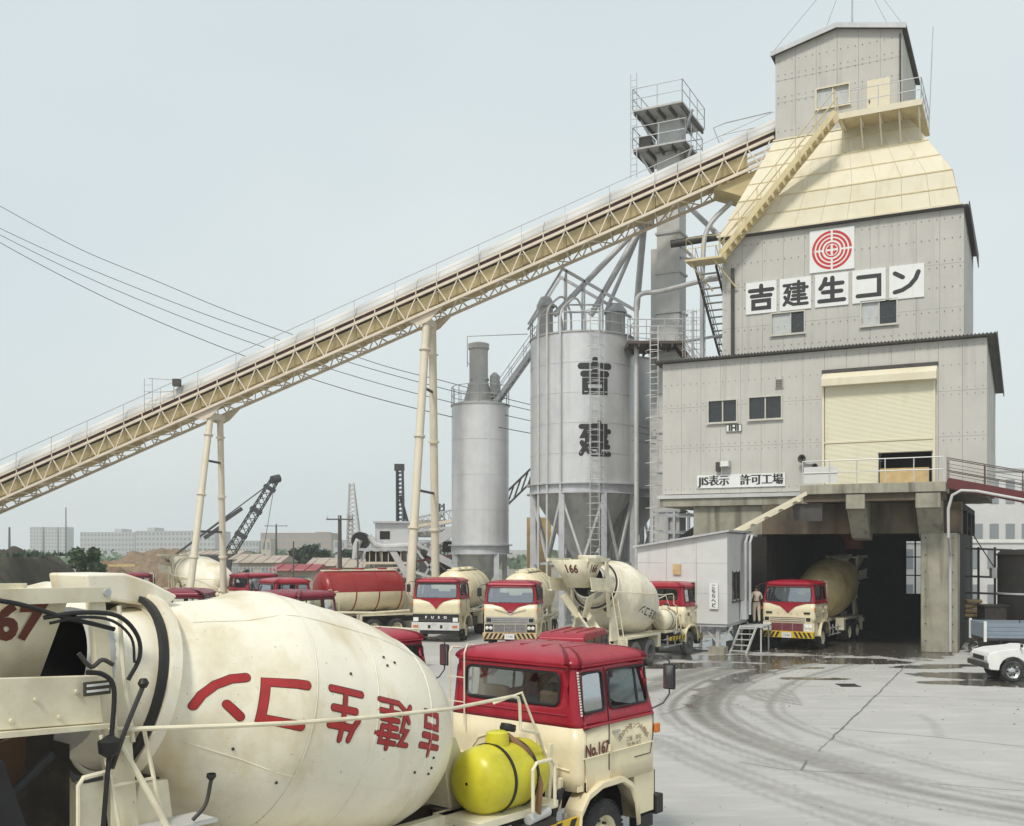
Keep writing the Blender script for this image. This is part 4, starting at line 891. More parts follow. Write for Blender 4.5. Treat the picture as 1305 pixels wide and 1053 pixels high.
# ================================================================ BUCKET ELEVATOR
EC = PL.inverted() @ W(856, 400, 57.3); ex_, ey_ = EC.x, EC.y
el = thing('bucket_elevator', 'tall silver bucket elevator column with two head platforms', 'elevator', (ex_, ey_, 0), PL)
zz_ = lin(0, 28.6, 13)
for a, b in zip(zz_, zz_[1:]): MB().box(ex_-.68, ex_+.62, ey_-.55, ey_+.65, a+.03, b-.03).build('casing', 'galv_light', el)
for z in zz_[1:-1]: MB().box(ex_-.76, ex_+.70, ey_-.63, ey_+.73, z-.06, z+.06).build('flange', 'galv', el)
MB().box(ex_-1.15, ex_-.8, ey_-.2, ey_+.4, 0, 21.3).build('return_leg', 'galv_light', el)
for z, x0, x1, y0, y1 in ((28.55, -1.6, 1.2, -1.9, 2.3), (26.6, -1.75, 1.25, -1.5, 1.7)):
    MB().box(ex_+x0, ex_+x1, ey_+y0, ey_+y1, z-.1, z).build('deck', 'silo_grey', el)
    for k in range(5): x = ex_+x0+.1+(x1-x0-.2)*k/4; MB().box(x-.05, x+.05, ey_+y0, ey_+y1, z-.28, z-.1).build('joist', 'trim_dark', el)
    q = [V(ex_+x0, ey_+y0, z), V(ex_+x1, ey_+y0, z), V(ex_+x1, ey_+y1, z), V(ex_+x0, ey_+y1, z), V(ex_+x0, ey_+y0, z)]
    rail(MB(), q, 1.15, 1.2, .028, 1).build('railing', 'galv', el)
    for sx in (-1, 1): MB().beam((ex_+sx*.6, ey_-.5, z-1.9), (ex_+sx*1.5, ey_-1.0, z-.2), .1).build('strut', 'galv', el)
MB().lathe([(.55, 0), (.55, .5)], (ex_+.0, ey_+.2, 28.9), (0, 1, 0), n=16).build('head_pulley', 'silo_grey', el)
mb = MB().box(ex_-.6, ex_+.4, ey_-1, ey_-.3, 28.55, 28.95); mb.build('motor', 'trim_dark', el); MB().box(ex_-1.6, ex_-.9, ey_-.9, ey_-.1, 26.6, 27.4).build('gearbox', 'trim_dark', el)
mb = MB(); ladder(mb, (ex_-1.6, ey_-1.75, 24.9), (ex_-1.6, ey_-1.75, 30.6), (.35, 0, 0), .35, .025); mb.build('ladder', 'galv', el)
MB().lathe([(.5, 25.9), (.45, 25.2), (.25, 24.9)], (ex_+.9, ey_+.4, 0), n=12).build('spout', 'galv_light', el)
# ties from elevator to tower, catwalk and cages
for (a, b, lb) in (((872, 258, 57), (928, 312, 52.6), 'thick grey strut from the conveyor head down to the stair landing'), ((866, 312, 57.3), (893, 337, 52.2), 'thin grey strut from the elevator down to the landing'), ((864, 328, 57.3), (905, 334, 52.2), 'upper horizontal tie between the elevator and the landing'), ((866, 437, 57), (921, 427, 53), 'lower horizontal tie between the elevator and the tower wall')):
    tag(MB().beam(W(*a), W(*b), .2 if 'thick' in lb else .12).build('strut', 'galv', None, tuple(W(*b))), lb, 'strut')
pipe('large curved grey pipe sweeping down from the conveyor head beside the tower', [W(932, 258, 53.5), W(898, 290, 53.5), W(895, 345, 53.5), W(895, 470, 53.5)], .13, 'galv', rnd=2.2)
cw = thing('silo_platform', 'dark grated platform with railing between silo and elevator', 'platform', tuple(W(835, 440, 56)))
a = W(798, 438, 56); b = W(868, 432, 56); zf = a.z
MB().box(a.x, b.x, 55.2, 58.2, zf-.15, zf).build('deck', 'rail_brown', cw)
for k in range(6): x = a.x+(b.x-a.x)*k/5; MB().box(x-.05, x+.05, 55.2, 58.2, zf-.32, zf-.15).build('joist', 'trim_dark', cw)
rail(MB(), [V(a.x, 55.2, zf), V(b.x, 55.2, zf), V(b.x, 58, zf)], 1.15, 1.0, .03, 2).build('railing', 'galv', cw)
stair('steel_staircase', 'short dark stair dropping from the silo platform toward the block roof', (b.x-.3, 55.3, zf-.1), (b.x+1.2, 55.3, zf-2.2), (0, .8, 0), 'rail_brown', WORLD, rmat='galv', base=(b.x+.5, 55, 14))
for px, lb in ((878, 'left caged ladder standing on the block roof by the elevator'), (889, 'right caged ladder standing on the block roof by the elevator')):
    t = thing('caged_ladder', lb, 'ladder', tuple(W(px, 462, 55))); p = W(px, 462, 55); q = W(px, 397, 55)
    mb = MB(); ladder(mb, p, q, (.4, 0, 0), .33, .022); mb.build('rungs', 'galv_light', t); mb = MB()
    for k in range(6): z = q.z-.1-k*.5; mb.tube([V(p.x+.4*math.cos(u), p.y-.6*math.sin(u), z) for u in lin(0, PI, 8)], .018, 4)
    for u in (.4, 1.2, PI-1.2, PI-.4): mb.cyl((p.x+.4*math.cos(u), p.y-.6*math.sin(u), p.z), (p.x+.4*math.cos(u), p.y-.6*math.sin(u), q.z), .016, n=4)
    mb.build('cage', 'galv_light', t)
# machine frame seen under the block's left overhang
fr = thing('pipe_rack', 'grey pipe rack and ducts under the left overhang of the plant', 'pipe rack', (-15.5, 4, 0), PL)
for x in (-16.2, -15.0, -13.6):
    for y in (3, 5.5): MB().beam((x, y, 0), (x, y, 6.5), .14).build('post', 'galv', fr)
for z in (2.2, 4.4, 5.4, 6.3):
    for y in (3, 5.5): MB().beam((-16.2, y, z), (-13.0, y, z), .12).build('rail', 'galv', fr)
MB().beam((-15.2, 3, 4.6), (-12.6, 2.5, 6.3), .28).build('screw_conveyor', 'steel_dark', fr)
mb = MB(); ladder(mb, (-15.6, 1.5, 0), (-15.6, 1.5, 16), (.42, 0, 0), .33, .03)
for k in range(12): z = 2+k*1.15; mb.tube([(-15.6+.42*math.cos(u), 1.5-.6*math.sin(u), z) for u in lin(0, PI, 8)], .02, 4)
mb.build('caged_ladder', 'galv_light', fr)
# support struts under the big silo: bag house behind, dark inclined belt
bl = thing('loading_conveyor', 'dark inclined truss conveyor between the two silos in the distance', 'conveyor', tuple(W(655, 640, 75)))
for dz in (0, 1.0):
    a = W(628, 662, 75)+V(0, 0, dz); b = W(700, 592, 75)+V(0, 0, dz); MB().beam(a, b, .3, .14).build('chord', 'trim_dark', bl)
for k in range(8):
    p = W(628, 662, 75).lerp(W(700, 592, 75), k/8); q = W(628, 662, 75).lerp(W(700, 592, 75), (k+1)/8)+V(0, 0, 1); MB().beam(p, q, .12).build('brace', 'trim_dark', bl)
tag(MB().box(1.0, 2.6, 68, 70, 0, 6.6).build('timber_stack', 'wood_tan', None, (1.8, 69, 0)), 'tan timber-faced stack seen between the slim and big silos', 'stack')
# ================================================================ POWER LINES
for i, (a, b, sag, lb) in enumerate((((-60, 232, 70), (836, 549, 57.2), 2.0, 'topmost wavy cable crossing the sky left of the silo'), ((-60, 262, 70), (836, 556, 57.4), 1.7, 'second black cable crossing the sky left of the silo'), ((-60, 268, 71), (836, 566, 57.2), 2.1, 'third black cable crossing the sky left of the silo'), ((-60, 274, 71), (800, 572, 57), 2.5, 'lowest black cable crossing the sky left of the silo'))):
    p, q = W(*a), W(*b); tag(MB().tube(catenary(p, q, sag, 60, .25 if i == 0 else .04), .021 if i < 3 else .024, 5).build('power_cable', 'wire', None, tuple(q)), lb, 'cable')
# ================================================================ TRUCKS  (truck frame: x forward, y left, z up, origin on the ground under the front axle)
def truck_frame(x, y, heading_deg): return Matrix.Translation((x, y, 0)) @ Matrix.Rotation(math.radians(90-heading_deg), 4, 'Z')   # heading clockwise from +Y
CX0, CX1, CWD = -.65, 1.32, 1.2
def ring_pts(x0, x1, wd, rc, ty=(), tx=()):
    """rounded rectangle with fixed topology; ty/tx = extra split positions on front/rear (y) and sides (x)"""
    P = []
    ys = [-wd+rc]+[t for t in ty]+[wd-rc]; xs = [x0+rc]+[t for t in tx]+[x1-rc]
    def arc(cx, cy, a0): return [(cx+rc*math.cos(a0+PI/2*k/4), cy+rc*math.sin(a0+PI/2*k/4)) for k in range(1, 4)]
    P += [(x, -wd, 'R') for x in xs]; P += [(x, y, 'c') for x, y in arc(x1-rc, -wd+rc, -PI/2)]
    P += [(x1, y, 'F') for y in ys]; P += [(x, y, 'c') for x, y in arc(x1-rc, wd-rc, 0)]
    P += [(x, wd, 'L') for x in xs[::-1]]; P += [(x, y, 'c') for x, y in arc(x0+rc, wd-rc, PI/2)]
    P += [(x0, y, 'B') for y in ys[::-1]]; P += [(x, y, 'c') for x, y in arc(x0+rc, -wd+rc, PI)]
    return P
def wheel(parent, x, y, r=.5, w=.28, dual=False, mat='rubber', face=-1):
    ww = .56 if dual else w; h = ww/2
    t = MB().lathe([(r*.58, -h), (r*.72, -h-.005), (r*.9, -h+.01), (r*.97, -h+.035), (r, -h+.08), (r, h-.08), (r*.97, h-.035), (r*.9, h-.01), (r*.72, h+.005), (r*.58, h)], (x, y, r), (0, 1, 0), n=40).build('tyre', mat, parent, angle=50)
    mb = MB()
    for i in range(44):
        a = 2*PI*i/44
        for s in (-1, 1):
            c = V(x+math.cos(a+.03*s)*(r+.004), y+s*(h-.075), r+math.sin(a+.03*s)*(r+.004)); d = V(math.cos(a), 0, math.sin(a)); mb.beam(c-d*.012, c+d*.006, .035, .09, up=(0, 1, 0))
    tag(mb.build('tread_block', mat, t), kind='stuff')
    q = face*(h-.03)
    rm = MB().lathe([(r*.6, q+face*.02), (r*.56, q), (r*.5, q-face*.09), (r*.36, q-face*.11), (r*.3, q-face*.03), (r*.24, q-face*.02 if not dual else q-face*.12), (.12, q+face*(.02 if not dual else -.12)), (.02, q+face*(.03 if not dual else -.12))], (x, y, r), (0, 1, 0), n=28).build('rim', 'cream' if mat == 'rubber' else 'rubber_dusty', parent, angle=40)
    mb = MB()
    for k in range(8): a = 2*PI*k/8; c = V(x+r*.4*math.cos(a), y+q-face*.1, r+r*.4*math.sin(a)); mb.cyl(c, c+V(0, face*.05, 0), .022, n=6)
    mb.build('wheel_nuts', 'steel_dark', rm)
def gasket(parent, pts, name='window_seal', mat='black', r=.02): return MB().tube(pts, r, 6, closed=True).build(name, mat, parent)
def rrect(a0, a1, b0, b1, rc, fn, k=4):
    P = []
    for cx, cy, s in ((a1-rc, b0+rc, -PI/2), (a1-rc, b1-rc, 0), (a0+rc, b1-rc, PI/2), (a0+rc, b0+rc, PI)):
        P += [fn(cx+rc*math.cos(s+PI/2*i/k), cy+rc*math.sin(s+PI/2*i/k)) for i in range(k+1)]
    return P
def make_cab(t, style='hino', number=None, red='cab_red', detail=1):
    rw = (-.86, .86); ws = (-1.02, 1.02); s1 = (-.52, .0); s2 = (.12, 1.08)
    zb, zbelt, zr0, zw0, zw1, ze = 1.22, 2.08, 2.36, 2.27, 2.80, 2.90
    ty = [-1.02, -.86, -.4, 0, .4, .86, 1.02]; tx = [-.52, 0, .12, .6, 1.08]
    def sect(z):
        k = max(0, (z-zbelt)/(ze-zbelt)); f = max(0, (zbelt-z)*.04)
        return CX0+.03*k, CX1-.20*k-f*.5, CWD-.10*k, .14+.03*k
    def level(z): x0, x1, wd, rc = sect(z); P = ring_pts(x0, x1, wd, rc, ty if True else [], [CX0+.14+(t_-CX0) * 1.0 if False else t_ for t_ in tx]); return P
    # side/front window maps
    def wall(name, mat, zs, hole):
        mb = MB(); R = [level(z) for z in zs]; n = len(R[0])
        vs = [V(p[0], p[1], z) for L_, z in zip(R, zs) for p in L_]; fs = []
        for j in range(len(zs)-1):
            zm = (zs[j]+zs[j+1])/2
            for i in range(n):
                i2 = (i+1) % n; a, b = R[j][i], R[j][i2]; mx_, my = (a[0]+b[0])/2, (a[1]+b[1])/2
                if hole(a[2] if a[2] == b[2] else 'c', mx_, my, zm): continue
                fs.append((j*n+i, j*n+i2, (j+1)*n+i2, (j+1)*n+i))
        mb.add(vs, fs); return mb.build(name, mat, t, solid=.035, angle=40)
    def hup(sd, x, y, z):
        if sd == 'B': return rw[0] < y < rw[1] and zr0 < z < zw1
        if sd in 'RL': return zw0 < z < zw1+.01 and (s1[0] < x < s1[1] or s2[0] < x < s2[1])
        if sd == 'F': return ws[0] < y < ws[1] and 2.14 < z < zw1
        return False
    # lower walls with wheel cut in the sides
    def hlo(sd, x, y, z): return sd in 'RL' and z < 1.45 and -.05 < x < .65
    wall('cab_upper', red, [zbelt, 2.14, zw0, zr0, 2.6, zw1, zw1+.03, ze], hup)
    wall('cab_lower', 'cab_cream', [zb, 1.45, 1.75, zbelt-.004], lambda *a: False)
    # roof dome
    mb = MB(); x0, x1, wd, rc = sect(ze); rows = []; base = ring_pts(x0, x1, wd, rc, ty, tx); cx_ = (x0+x1)/2; hx_ = (x1-x0)/2
    for z, ins in ((ze, -.02), (ze+.02, -.04), (ze+.05, -.04), (ze+.09, -.01), (ze+.13, .06), (ze+.165, .16), (ze+.19, .3), (ze+.21, .5), (ze+.222, .75)):
        rows.append([V(cx_-.04*max(0, ins)+(p[0]-cx_)*(hx_-ins)/hx_, p[1]*(wd-ins)/wd, z) for p in base])
    n = len(rows[0]); rows.append([V(cx_, 0, ze+.226)]); mb.add([p for r in rows for p in r], [(j*n+i, j*n+(i+1) % n, (j+1)*n+(i+1) % n, (j+1)*n+i) for j in range(len(rows)-2) for i in range(n)]+[((len(rows)-2)*n+i, (len(rows)-2)*n+(i+1) % n, (len(rows)-1)*n) for i in range(n)])
    rf = mb.build('roof', red, t, angle=60)
    for y in (-.6, -.2, .2, .6): MB().beam((x0+.45, y, ze+.205-.02*abs(y)), (x1-.55, y, ze+.205-.02*abs(y)), .04, .04).build('rib', red, rf)
    mb = MB(); mb.tube([V(p[0]*1.0, p[1], ze+.0) for p in ring_pts(x0-.025, x1+.03, wd+.03, .2, ty, tx)], .018, 6, closed=True); mb.build('gutter', red, t)
    # glass and seals
    def plane_pt(sd, u, z, off=0):
        x0, x1, wd, rc = sect(z)
        return {'B': V(x0-off, u, z), 'F': V(x1+off, u, z), 'R': V(u, -wd-off, z), 'L': V(u, wd+off, z)}[sd]
    for sd, a, b, c, d, nm, gm, rcn in (('B', rw[0], rw[1], zr0, zw1, 'rear_window', 'glass_cab', .10), ('F', ws[0], ws[1], 2.14, zw1, 'windshield', 'glass_wind' if style != 'plain' else 'glass_cab', .1),
                              ('R', s1[0], s1[1], zw0, zw1, 'side_window', 'glass_cab', .06), ('R', s2[0], s2[1], zw0, zw1, 'side_window', 'glass_cab', .06), ('L', s1[0], s1[1], zw0, zw1, 'side_window', 'glass_cab', .06), ('L', s2[0], s2[1], zw0, zw1, 'side_window', 'glass_cab', .06)):
        fn = lambda u, z: plane_pt(sd, u, z, -.012)
        g_ = MB().add([fn(a, c), fn(b, c), fn(b, d), fn(a, d)], [(0, 1, 2, 3)]).build(nm, gm, t)
        MB().tube(rrect(a, b, c, d, rcn, lambda u, z: plane_pt(sd, u, z, .004)), .022 if nm != 'side_window' else .017, 6, closed=True).build('seal', 'black', g_)
        mb = MB()   # corner fillets
        for (p, q, s0) in ((a, c, PI), (b, c, -PI/2), (b, d, 0), (a, d, PI/2)):
            cx = p+rcn if p == a else p-rcn; cz = q+rcn if q == c else q-rcn
            A = [(cx+rcn*math.cos(s0+PI/2*i/4), cz+rcn*math.sin(s0+PI/2*i/4)) for i in range(5)]
            mb.add([plane_pt(sd, p, q, .001)]+[plane_pt(sd, u, z, .001) for u, z in A], [(0, i+1, i+2) for i in range(4)])
        mb.build('corner', red, g_)
    for s in (-1, 1):   # quarter-light bar and door
        sd = 'R' if s < 0 else 'L'
        MB().beam(plane_pt(sd, .82, zw0, .0), plane_pt(sd, .80, zw1, .0), .04, .02).build('quarter_bar', 'black', t)
        dlines = [plane_pt(sd, .06, z, .004) for z in (zw1+.04, 2.5, zbelt, 1.9, 1.6, 1.42)]; MB().tube(dlines, .008, 4).build('door_seam', 'black', t)
        MB().tube([plane_pt(sd, x, z, .004) for x, z in ((1.2, zbelt), (1.2, 1.75), (1.12, 1.5), (.7, 1.5))], .007, 4).build('door_seam', 'black', t)
        MB().tube([plane_pt(sd, x, zbelt, .006) for x in (CX0+.1, 0, .6, 1.2)], .018, 6).build('belt_moulding', red, t)
        MB().tube([plane_pt(sd, x, 1.66, .004) for x in (CX0+.1, 0, .6, 1.2)], .012, 5).build('body_crease', 'cab_cream', t)
        MB().box(.14, .30, *sorted((s*1.2, s*1.235)), 1.93, 1.96).build('door_handle', 'chrome', t)
        MB().cyl((.06, s*1.21, 1.68), (.06, s*1.21, 1.78), .022, n=8).build('hinge', 'cab_cream', t)
        # fender flare
        arc = [(-.74, .62), (-.7, 1.0), (-.52, 1.2), (-.2, 1.30), (.3, 1.30), (.52, 1.18), (.66, .95), (.72, .62)]
        mb = MB(); o_ = []
        for k in range(len(arc)): x, z = arc[k]; o_ += [(x, s*1.0, z), (x, s*1.3, z), (x, s*1.3, z-.07), (x*.93, s*1.27, z-.09)]
        mb.add(o_, [(4*k+j, 4*k+j+1, 4*k+j+5, 4*k+j+4) for k in range(len(arc)-1) for j in range(3)]); mb.build('fender', 'cab_cream', t, solid=.012, angle=30)
        MB().prism([(-.66, s*1.18, 1.23), (.1, s*1.18, 1.23), (.1, s*1.18, 1.3), (-.66, s*1.18, 1.3)], (0, s*.015, 0)).build('sill_panel', 'cab_cream', t)
        MB().box(.75, 1.28, *sorted((s*1.0, s*1.17)), .62, 1.23).build('step_panel', 'cab_cream', t, bevel=.02)
        MB().box(.8, 1.2, *sorted((s*1.05, s*1.2)), .42, .6).build('step', 'black', t)
        # mirror
        yy = s*1.22; m_ = MB().tube([(1.12, s*1.12, 2.93), (1.30, s*1.28, 2.92), (1.40, s*1.36, 2.84), (1.40, s*1.36, 2.35), (1.33, s*1.3, 2.22), (1.2, s*1.18, 2.14)], .014, 6).build('mirror_arm', 'trim_dark', t)
        MB().box(1.375, 1.43, s*1.36-.1, s*1.36+.1, 2.42, 2.80).build('mirror_head', 'black', m_, bevel=.02); MB().box(1.366, 1.374, s*1.36-.085, s*1.36+.085, 2.44, 2.78).build('mirror_glass', 'mirror', m_)
        MB().box(1.22, 1.34, *sorted((s*1.19, s*1.25)), 1.78, 1.92).build('turn_signal', 'amber', t, bevel=.02)
    # interior
    MB().box(-.62, 1.22, -1.12, 1.12, 1.3, 1.36).build('cab_floor', 'interior', t)
    for y in (-.6, .5):
        se = MB().box(-.30, .22, y-.26, y+.26, 1.7, 1.88).build('seat', 'seat_brown', t, bevel=.05); MB().prism([(-.42, y-.26, 1.8), (-.26, y-.26, 1.8), (-.34, y-.26, 2.52), (-.46, y-.26, 2.52)], (0, .52, 0)).build('backrest', 'seat_brown', se, bevel=.06)
    MB().prism([(.8, -1.1, 1.5), (1.2, -1.1, 1.5), (1.15, -1.1, 2.16), (.86, -1.1, 2.1)], (0, 2.2, 0)).build('dashboard', 'interior', t, bevel=.03)
    sw = MB(); c = V(.62, -.6, 2.2); u = V(.55, 0, .83).normalized()
    a_ = V(0, 1, 0); b_ = u.cross(a_); sw.tube([c+(a_*math.cos(k*PI/10)+b_*math.sin(k*PI/10))*.23 for k in range(20)], .016, 6, closed=True); sw.cyl(c, c-u*.4, .025); sw.beam(c-a_*.22, c+a_*.22, .03, .015); sw.build('steering_wheel', 'black', t)
    # front
    MB().box(1.28, 1.36, -1.12, 1.12, .62, 1.24).build('front_panel', 'cab_cream' if style != 'fuso' else 'black', t)
    MB().box(1.1, 1.3, -1.0, 1.0, .5, 1.3).build('radiator', 'black', t)
    fx = CX1+.012
    # red V
    vv = [(-.98, zbelt+.06), (.98, zbelt+.06), (.7, zbelt-.02), (.35, zbelt-.12), (.16, zbelt-.28), (0, zbelt-.44), (-.16, zbelt-.28), (-.35, zbelt-.12), (-.7, zbelt-.02)]
    if style == 'fuso': vv = [(y*1.0, z if z > zbelt-.4 else z-.05) for y, z in vv]
    MB().prism([(fx, y, z) for y, z in vv], (.012, 0, 0)).build('vee_panel', red, t)
    if style in ('hino', 'hino2'):
        MB().box(1.36, 1.385, -1.08, 1.08, 1.24, 1.52).build('grille_bar_panel', 'chrome' if style == 'hino' else 'cab_cream', t)
        for k in range(3): MB().box(1.386, 1.4, -.8, .8, 1.27+.08*k, 1.30+.08*k).build('grille_bar', 'grille_grey', t)
        for s in (-1, 1): MB().box(1.386, 1.40, *sorted((s*.84, s*1.04)), 1.30, 1.46).build('marker_lamp', 'black', t)
        MB().box(1.36, 1.39, -.72, .72, .86, 1.2).build('grille', 'grille_grey', t)
        for k in range(6): MB().box(1.392, 1.41, -.72, .72, .88+k*.058, .90+k*.058).build('grille_bar', 'chrome' if style == 'hino' else 'cab_red', t)
        for y in (-.72, -.24, .24, .72): MB().box(1.392, 1.415, y-.015, y+.015, .85, 1.21).build('grille_post', 'chrome', t)
        for s in (-1, 1):
            MB().box(1.36, 1.385, *sorted((s*.76, s*1.12)), .86, 1.2).build('lamp_panel', 'black' if style == 'hino' else 'white', t)
            for q in (.85, 1.02): MB().lathe([(.075, 0), (.08, .015), (.07, .03), (.01, .045)], (1.385, s*q, 1.04), (1, 0, 0), n=16).build('headlight', 'lens', t)
        bm_ = 'bumper_white' if style == 'hino' else 'yellow'
        b_ = MB().box(1.3, 1.5, -1.2, 1.2, .55, .84).build('bumper', ('black' if detail > 1 else 'wood_tan') if style == 'hino' else 'yellow', t, bevel=.02)
        for k in range(-6, 6):
            y = k*.2+.05
            if style == 'hino2' and abs(y+.05) < .35: continue
            sgn = 1 if y > 0 else -1; MB().prism([(1.502, y, .58), (1.502, y+.1, .58), (1.502, y+.1-.14*sgn, .82), (1.502, y-.14*sgn, .82)], (.004, 0, 0)).build('stripe', 'black', b_)
        pl = MB().box(1.51, 1.52, -.22, .22, .56, .8).build('number_plate', 'white', t)
        text_mb('13-66', .13, lambda a, b: V(1.523, a, .67+b)).build('plate_number', 'letter_dark', pl)
        if style == 'hino2':
            mb = MB()
            for k, ch in enumerate('HINO'): y = -.45+k*.3; mb2 = text_mb(ch, .12, lambda a, b: V(fx+.012, y+a, 1.62+b)); mb.add(mb2.v, mb2.f)
            mb.build('badge_letters', 'chrome', t)
            for s in (-1, 1): MB().box(fx, fx+.015, *sorted((s*.72, s*1.0)), 1.62, 1.7).build('intake', 'black', t)
        else:
            MB().tube([(fx+.015, .11*math.cos(a), 1.72+.07*math.sin(a)) for a in lin(0, 2*PI, 12)[:-1]], .014, 5, closed=True).build('emblem', 'chrome', t)
            mb = MB().beam((fx+.015, -.7, 1.86), (fx+.015, -.1, 1.7), .03, .015).beam((fx+.015, .7, 1.86), (fx+.015, .1, 1.7), .03, .015); mb.build('trim_wing', 'chrome', t)
    if style == 'fuso':
        MB().box(1.36, 1.39, -1.15, 1.15, .98, 1.36).build('grille', 'black', t)
        for s in (-1, 1): MB().box(1.392, 1.41, *sorted((s*.86, s*1.12)), 1.0, 1.2).build('headlight', 'lens', t, bevel=.015)
        mb = MB()
        for k, ch in enumerate('FUSO'): y = -.48+k*.32; mb2 = text_mb(ch, .16, lambda a, b: V(1.396, y+a*1.2, 1.2+b), 1, .008); mb.add(mb2.v, mb2.f)
        mb.build('badge_letters', 'white', t)
        for z in (1.03, 1.09): MB().box(1.392, 1.4, -.8, .8, z, z+.015).build('grille_bar', 'grille_grey', t)
        b_ = MB().box(1.3, 1.46, -1.2, 1.2, .58, .96).build('bumper', 'bumper_white', t, bevel=.02)
        for y in (-.3, .3): MB().box(1.462, 1.47, y-.06, y+.06, .68, .84).build('tow_hole', 'black', b_)
        for s in (-1, 1): MB().box(1.462, 1.48, *sorted((s*.85, s*1.1)), .72, .82).build('fog_lamp', 'amber', b_)
        MB().box(1.28, 1.4, -1.15, 1.15, .4, .58).build('air_dam', 'black', t)
        MB().box(CX1-.18, CX1-.15, -.95, .95, 2.82, 2.88).build('sun_visor', 'black', t)
    for k in (-.5, -.1): MB().beam((CX1-.02, k, 2.12), (CX1-.16, k+.5, 2.5), .015).build('wiper', 'black', t)
    for y in (-.25, .05, .35): MB().lathe([(.045, 0), (.04, .06), (.01, .09)], (x1-.25, y, 3.0), n=10).build('roof_marker', 'black', t)
    # bead line pressed in the rear wall
    z0, z1 = 1.82, 1.5
    for s in (-1, 1): MB().tube([(CX0-.004, s*1.05, z1), (CX0-.004, s*.8, z1+.02), (CX0-.004, s*.6, z0-.05), (CX0-.004, s*.45, z0), (CX0-.004, 0, z0)], .016, 6).build('pressed_bead', 'cab_cream', t)
    MB().tube([(CX0-.002, y, 2.24) for y in (-1.0, -.2, .3, .9)], .012, 5).build('pressed_bead', red, t)
    mb = MB(); ladder(mb, (CX0-.06, .98, 1.9), (CX0-.06, .98, 2.98), (0, .3, 0), .3, .013); mb.tube([(CX0-.06, .83, 2.98), (CX0, .83, 3.1), (CX0+.15, .83, 3.08)], .013, 5); mb.tube([(CX0-.06, 1.13, 2.98), (CX0, 1.13, 3.05), (CX0+.15, 1.1, 3.03)], .013, 5); mb.build('roof_ladder', 'cream', t)
    # riveted edge trim beside the rear side window
    if detail > 1:
        mb = MB()
        for k in range(16): z = zw0-.03+k*.038; mb.box(-.575, -.545, -plane_pt('R', 0, z).y*-1-.012, plane_pt('R', 0, z).y+.002, z, z+.024)
        mb.build('edge_trim', 'white', t)
    if number:
        text_mb(number, .23, lambda a, b: V(-.23+a, -1.212, 1.75+b), .8, .008).build('door_number', 'letter_brown', t)
        mb = MB()
        for k, ch in enumerate('吉建生コン株式会社'): a = math.radians(150-k*14); mb2 = text_mb(ch, .1, lambda u, v: V(.66-.42*math.cos(PI-a)*1.0*-1+(u*math.cos(a-PI/2)-v*math.sin(a-PI/2)), -1.212, 1.62+.34*math.sin(a)+(u*math.sin(a-PI/2)+v*math.cos(a-PI/2)))); mb.add(mb2.v, mb2.f)
        mb2 = text_mb('工場　本社', .08, lambda u, v: V(.68+u, -1.212, 1.78+v)); mb.add(mb2.v, mb2.f)
        mb2 = text_mb('TEL 84-1671', .07, lambda u, v: V(.68+u, -1.212, 1.70+v)); mb.add(mb2.v, mb2.f)
        mb.build('door_lettering', 'letter_brown', t)
def chassis(t, rear=-6.3, axles=(-3.7, -5.0), rubber='rubber', fr=True):
    for y in (-.42, .42): MB().box(rear, 1.1, y-.04, y+.04, .78, 1.04).build('frame_rail', 'chassis', t)
    for x in lin(rear+.1, .8, 6): MB().box(x-.05, x+.05, -.4, .4, .82, 1.0).build('cross_member', 'chassis', t)
    for s in (-1, 1): wheel(t, 0, s*1.03, .5, .28, False, rubber, s)
    for a in axles:
        MB().cyl((a, -1.0, .5), (a, 1.0, .5), .11, n=10).build('axle', 'chassis', t)
        for s in (-1, 1): wheel(t, a, s*.92, .5, .28, True, rubber if rubber != 'rubber' else 'rubber', s)
    MB().cyl((0, -.9, .5), (0, .9, .5), .07, n=8).build('axle', 'chassis', t)
    if len(axles) > 1: MB().box(axles[1], axles[0], -.6, -.5, .6, .75).build('leaf_spring', 'chassis', t); MB().box(axles[1], axles[0], .5, .6, .6, .75).build('leaf_spring', 'chassis', t)
TH = math.radians(15.7); DA = V(-math.cos(TH), 0, math.sin(TH)); D0 = V(-2.6, 0, 2.02)
PROF = [(r_*(1.06 if h_ < 3.2 else 1.0), h_) for r_, h_ in [(.02, .0), (.5, .01), (.66, .06), (.80, .17), (.93, .34), (1.06, .62), (1.15, .95), (1.215, 1.3), (1.245, 1.62), (1.25, 1.9), (1.25, 2.5), (1.24, 2.75), (1.2, 2.98), (1.1, 3.3), (.99, 3.65), (.86, 4.02), (.74, 4.35), (.64, 4.72), (.62, 4.8)]]
def prof_r(h):
    for (r0, h0), (r1, h1) in zip(PROF, PROF[1:]):
        if h <= h1: return r0+(r1-r0)*(h-h0)/(h1-h0)
    return PROF[-1][0]
DB = V(math.sin(TH), 0, math.cos(TH)); DC = V(0, -1, 0)    # up-ish and right-hand side directions square to the axis
def on_drum(h, ang, off=0):   # ang from the right-hand side (0) upward
    r = prof_r(h)+off; return D0+DA*h+(DC*math.cos(ang)+DB*math.sin(ang))*r
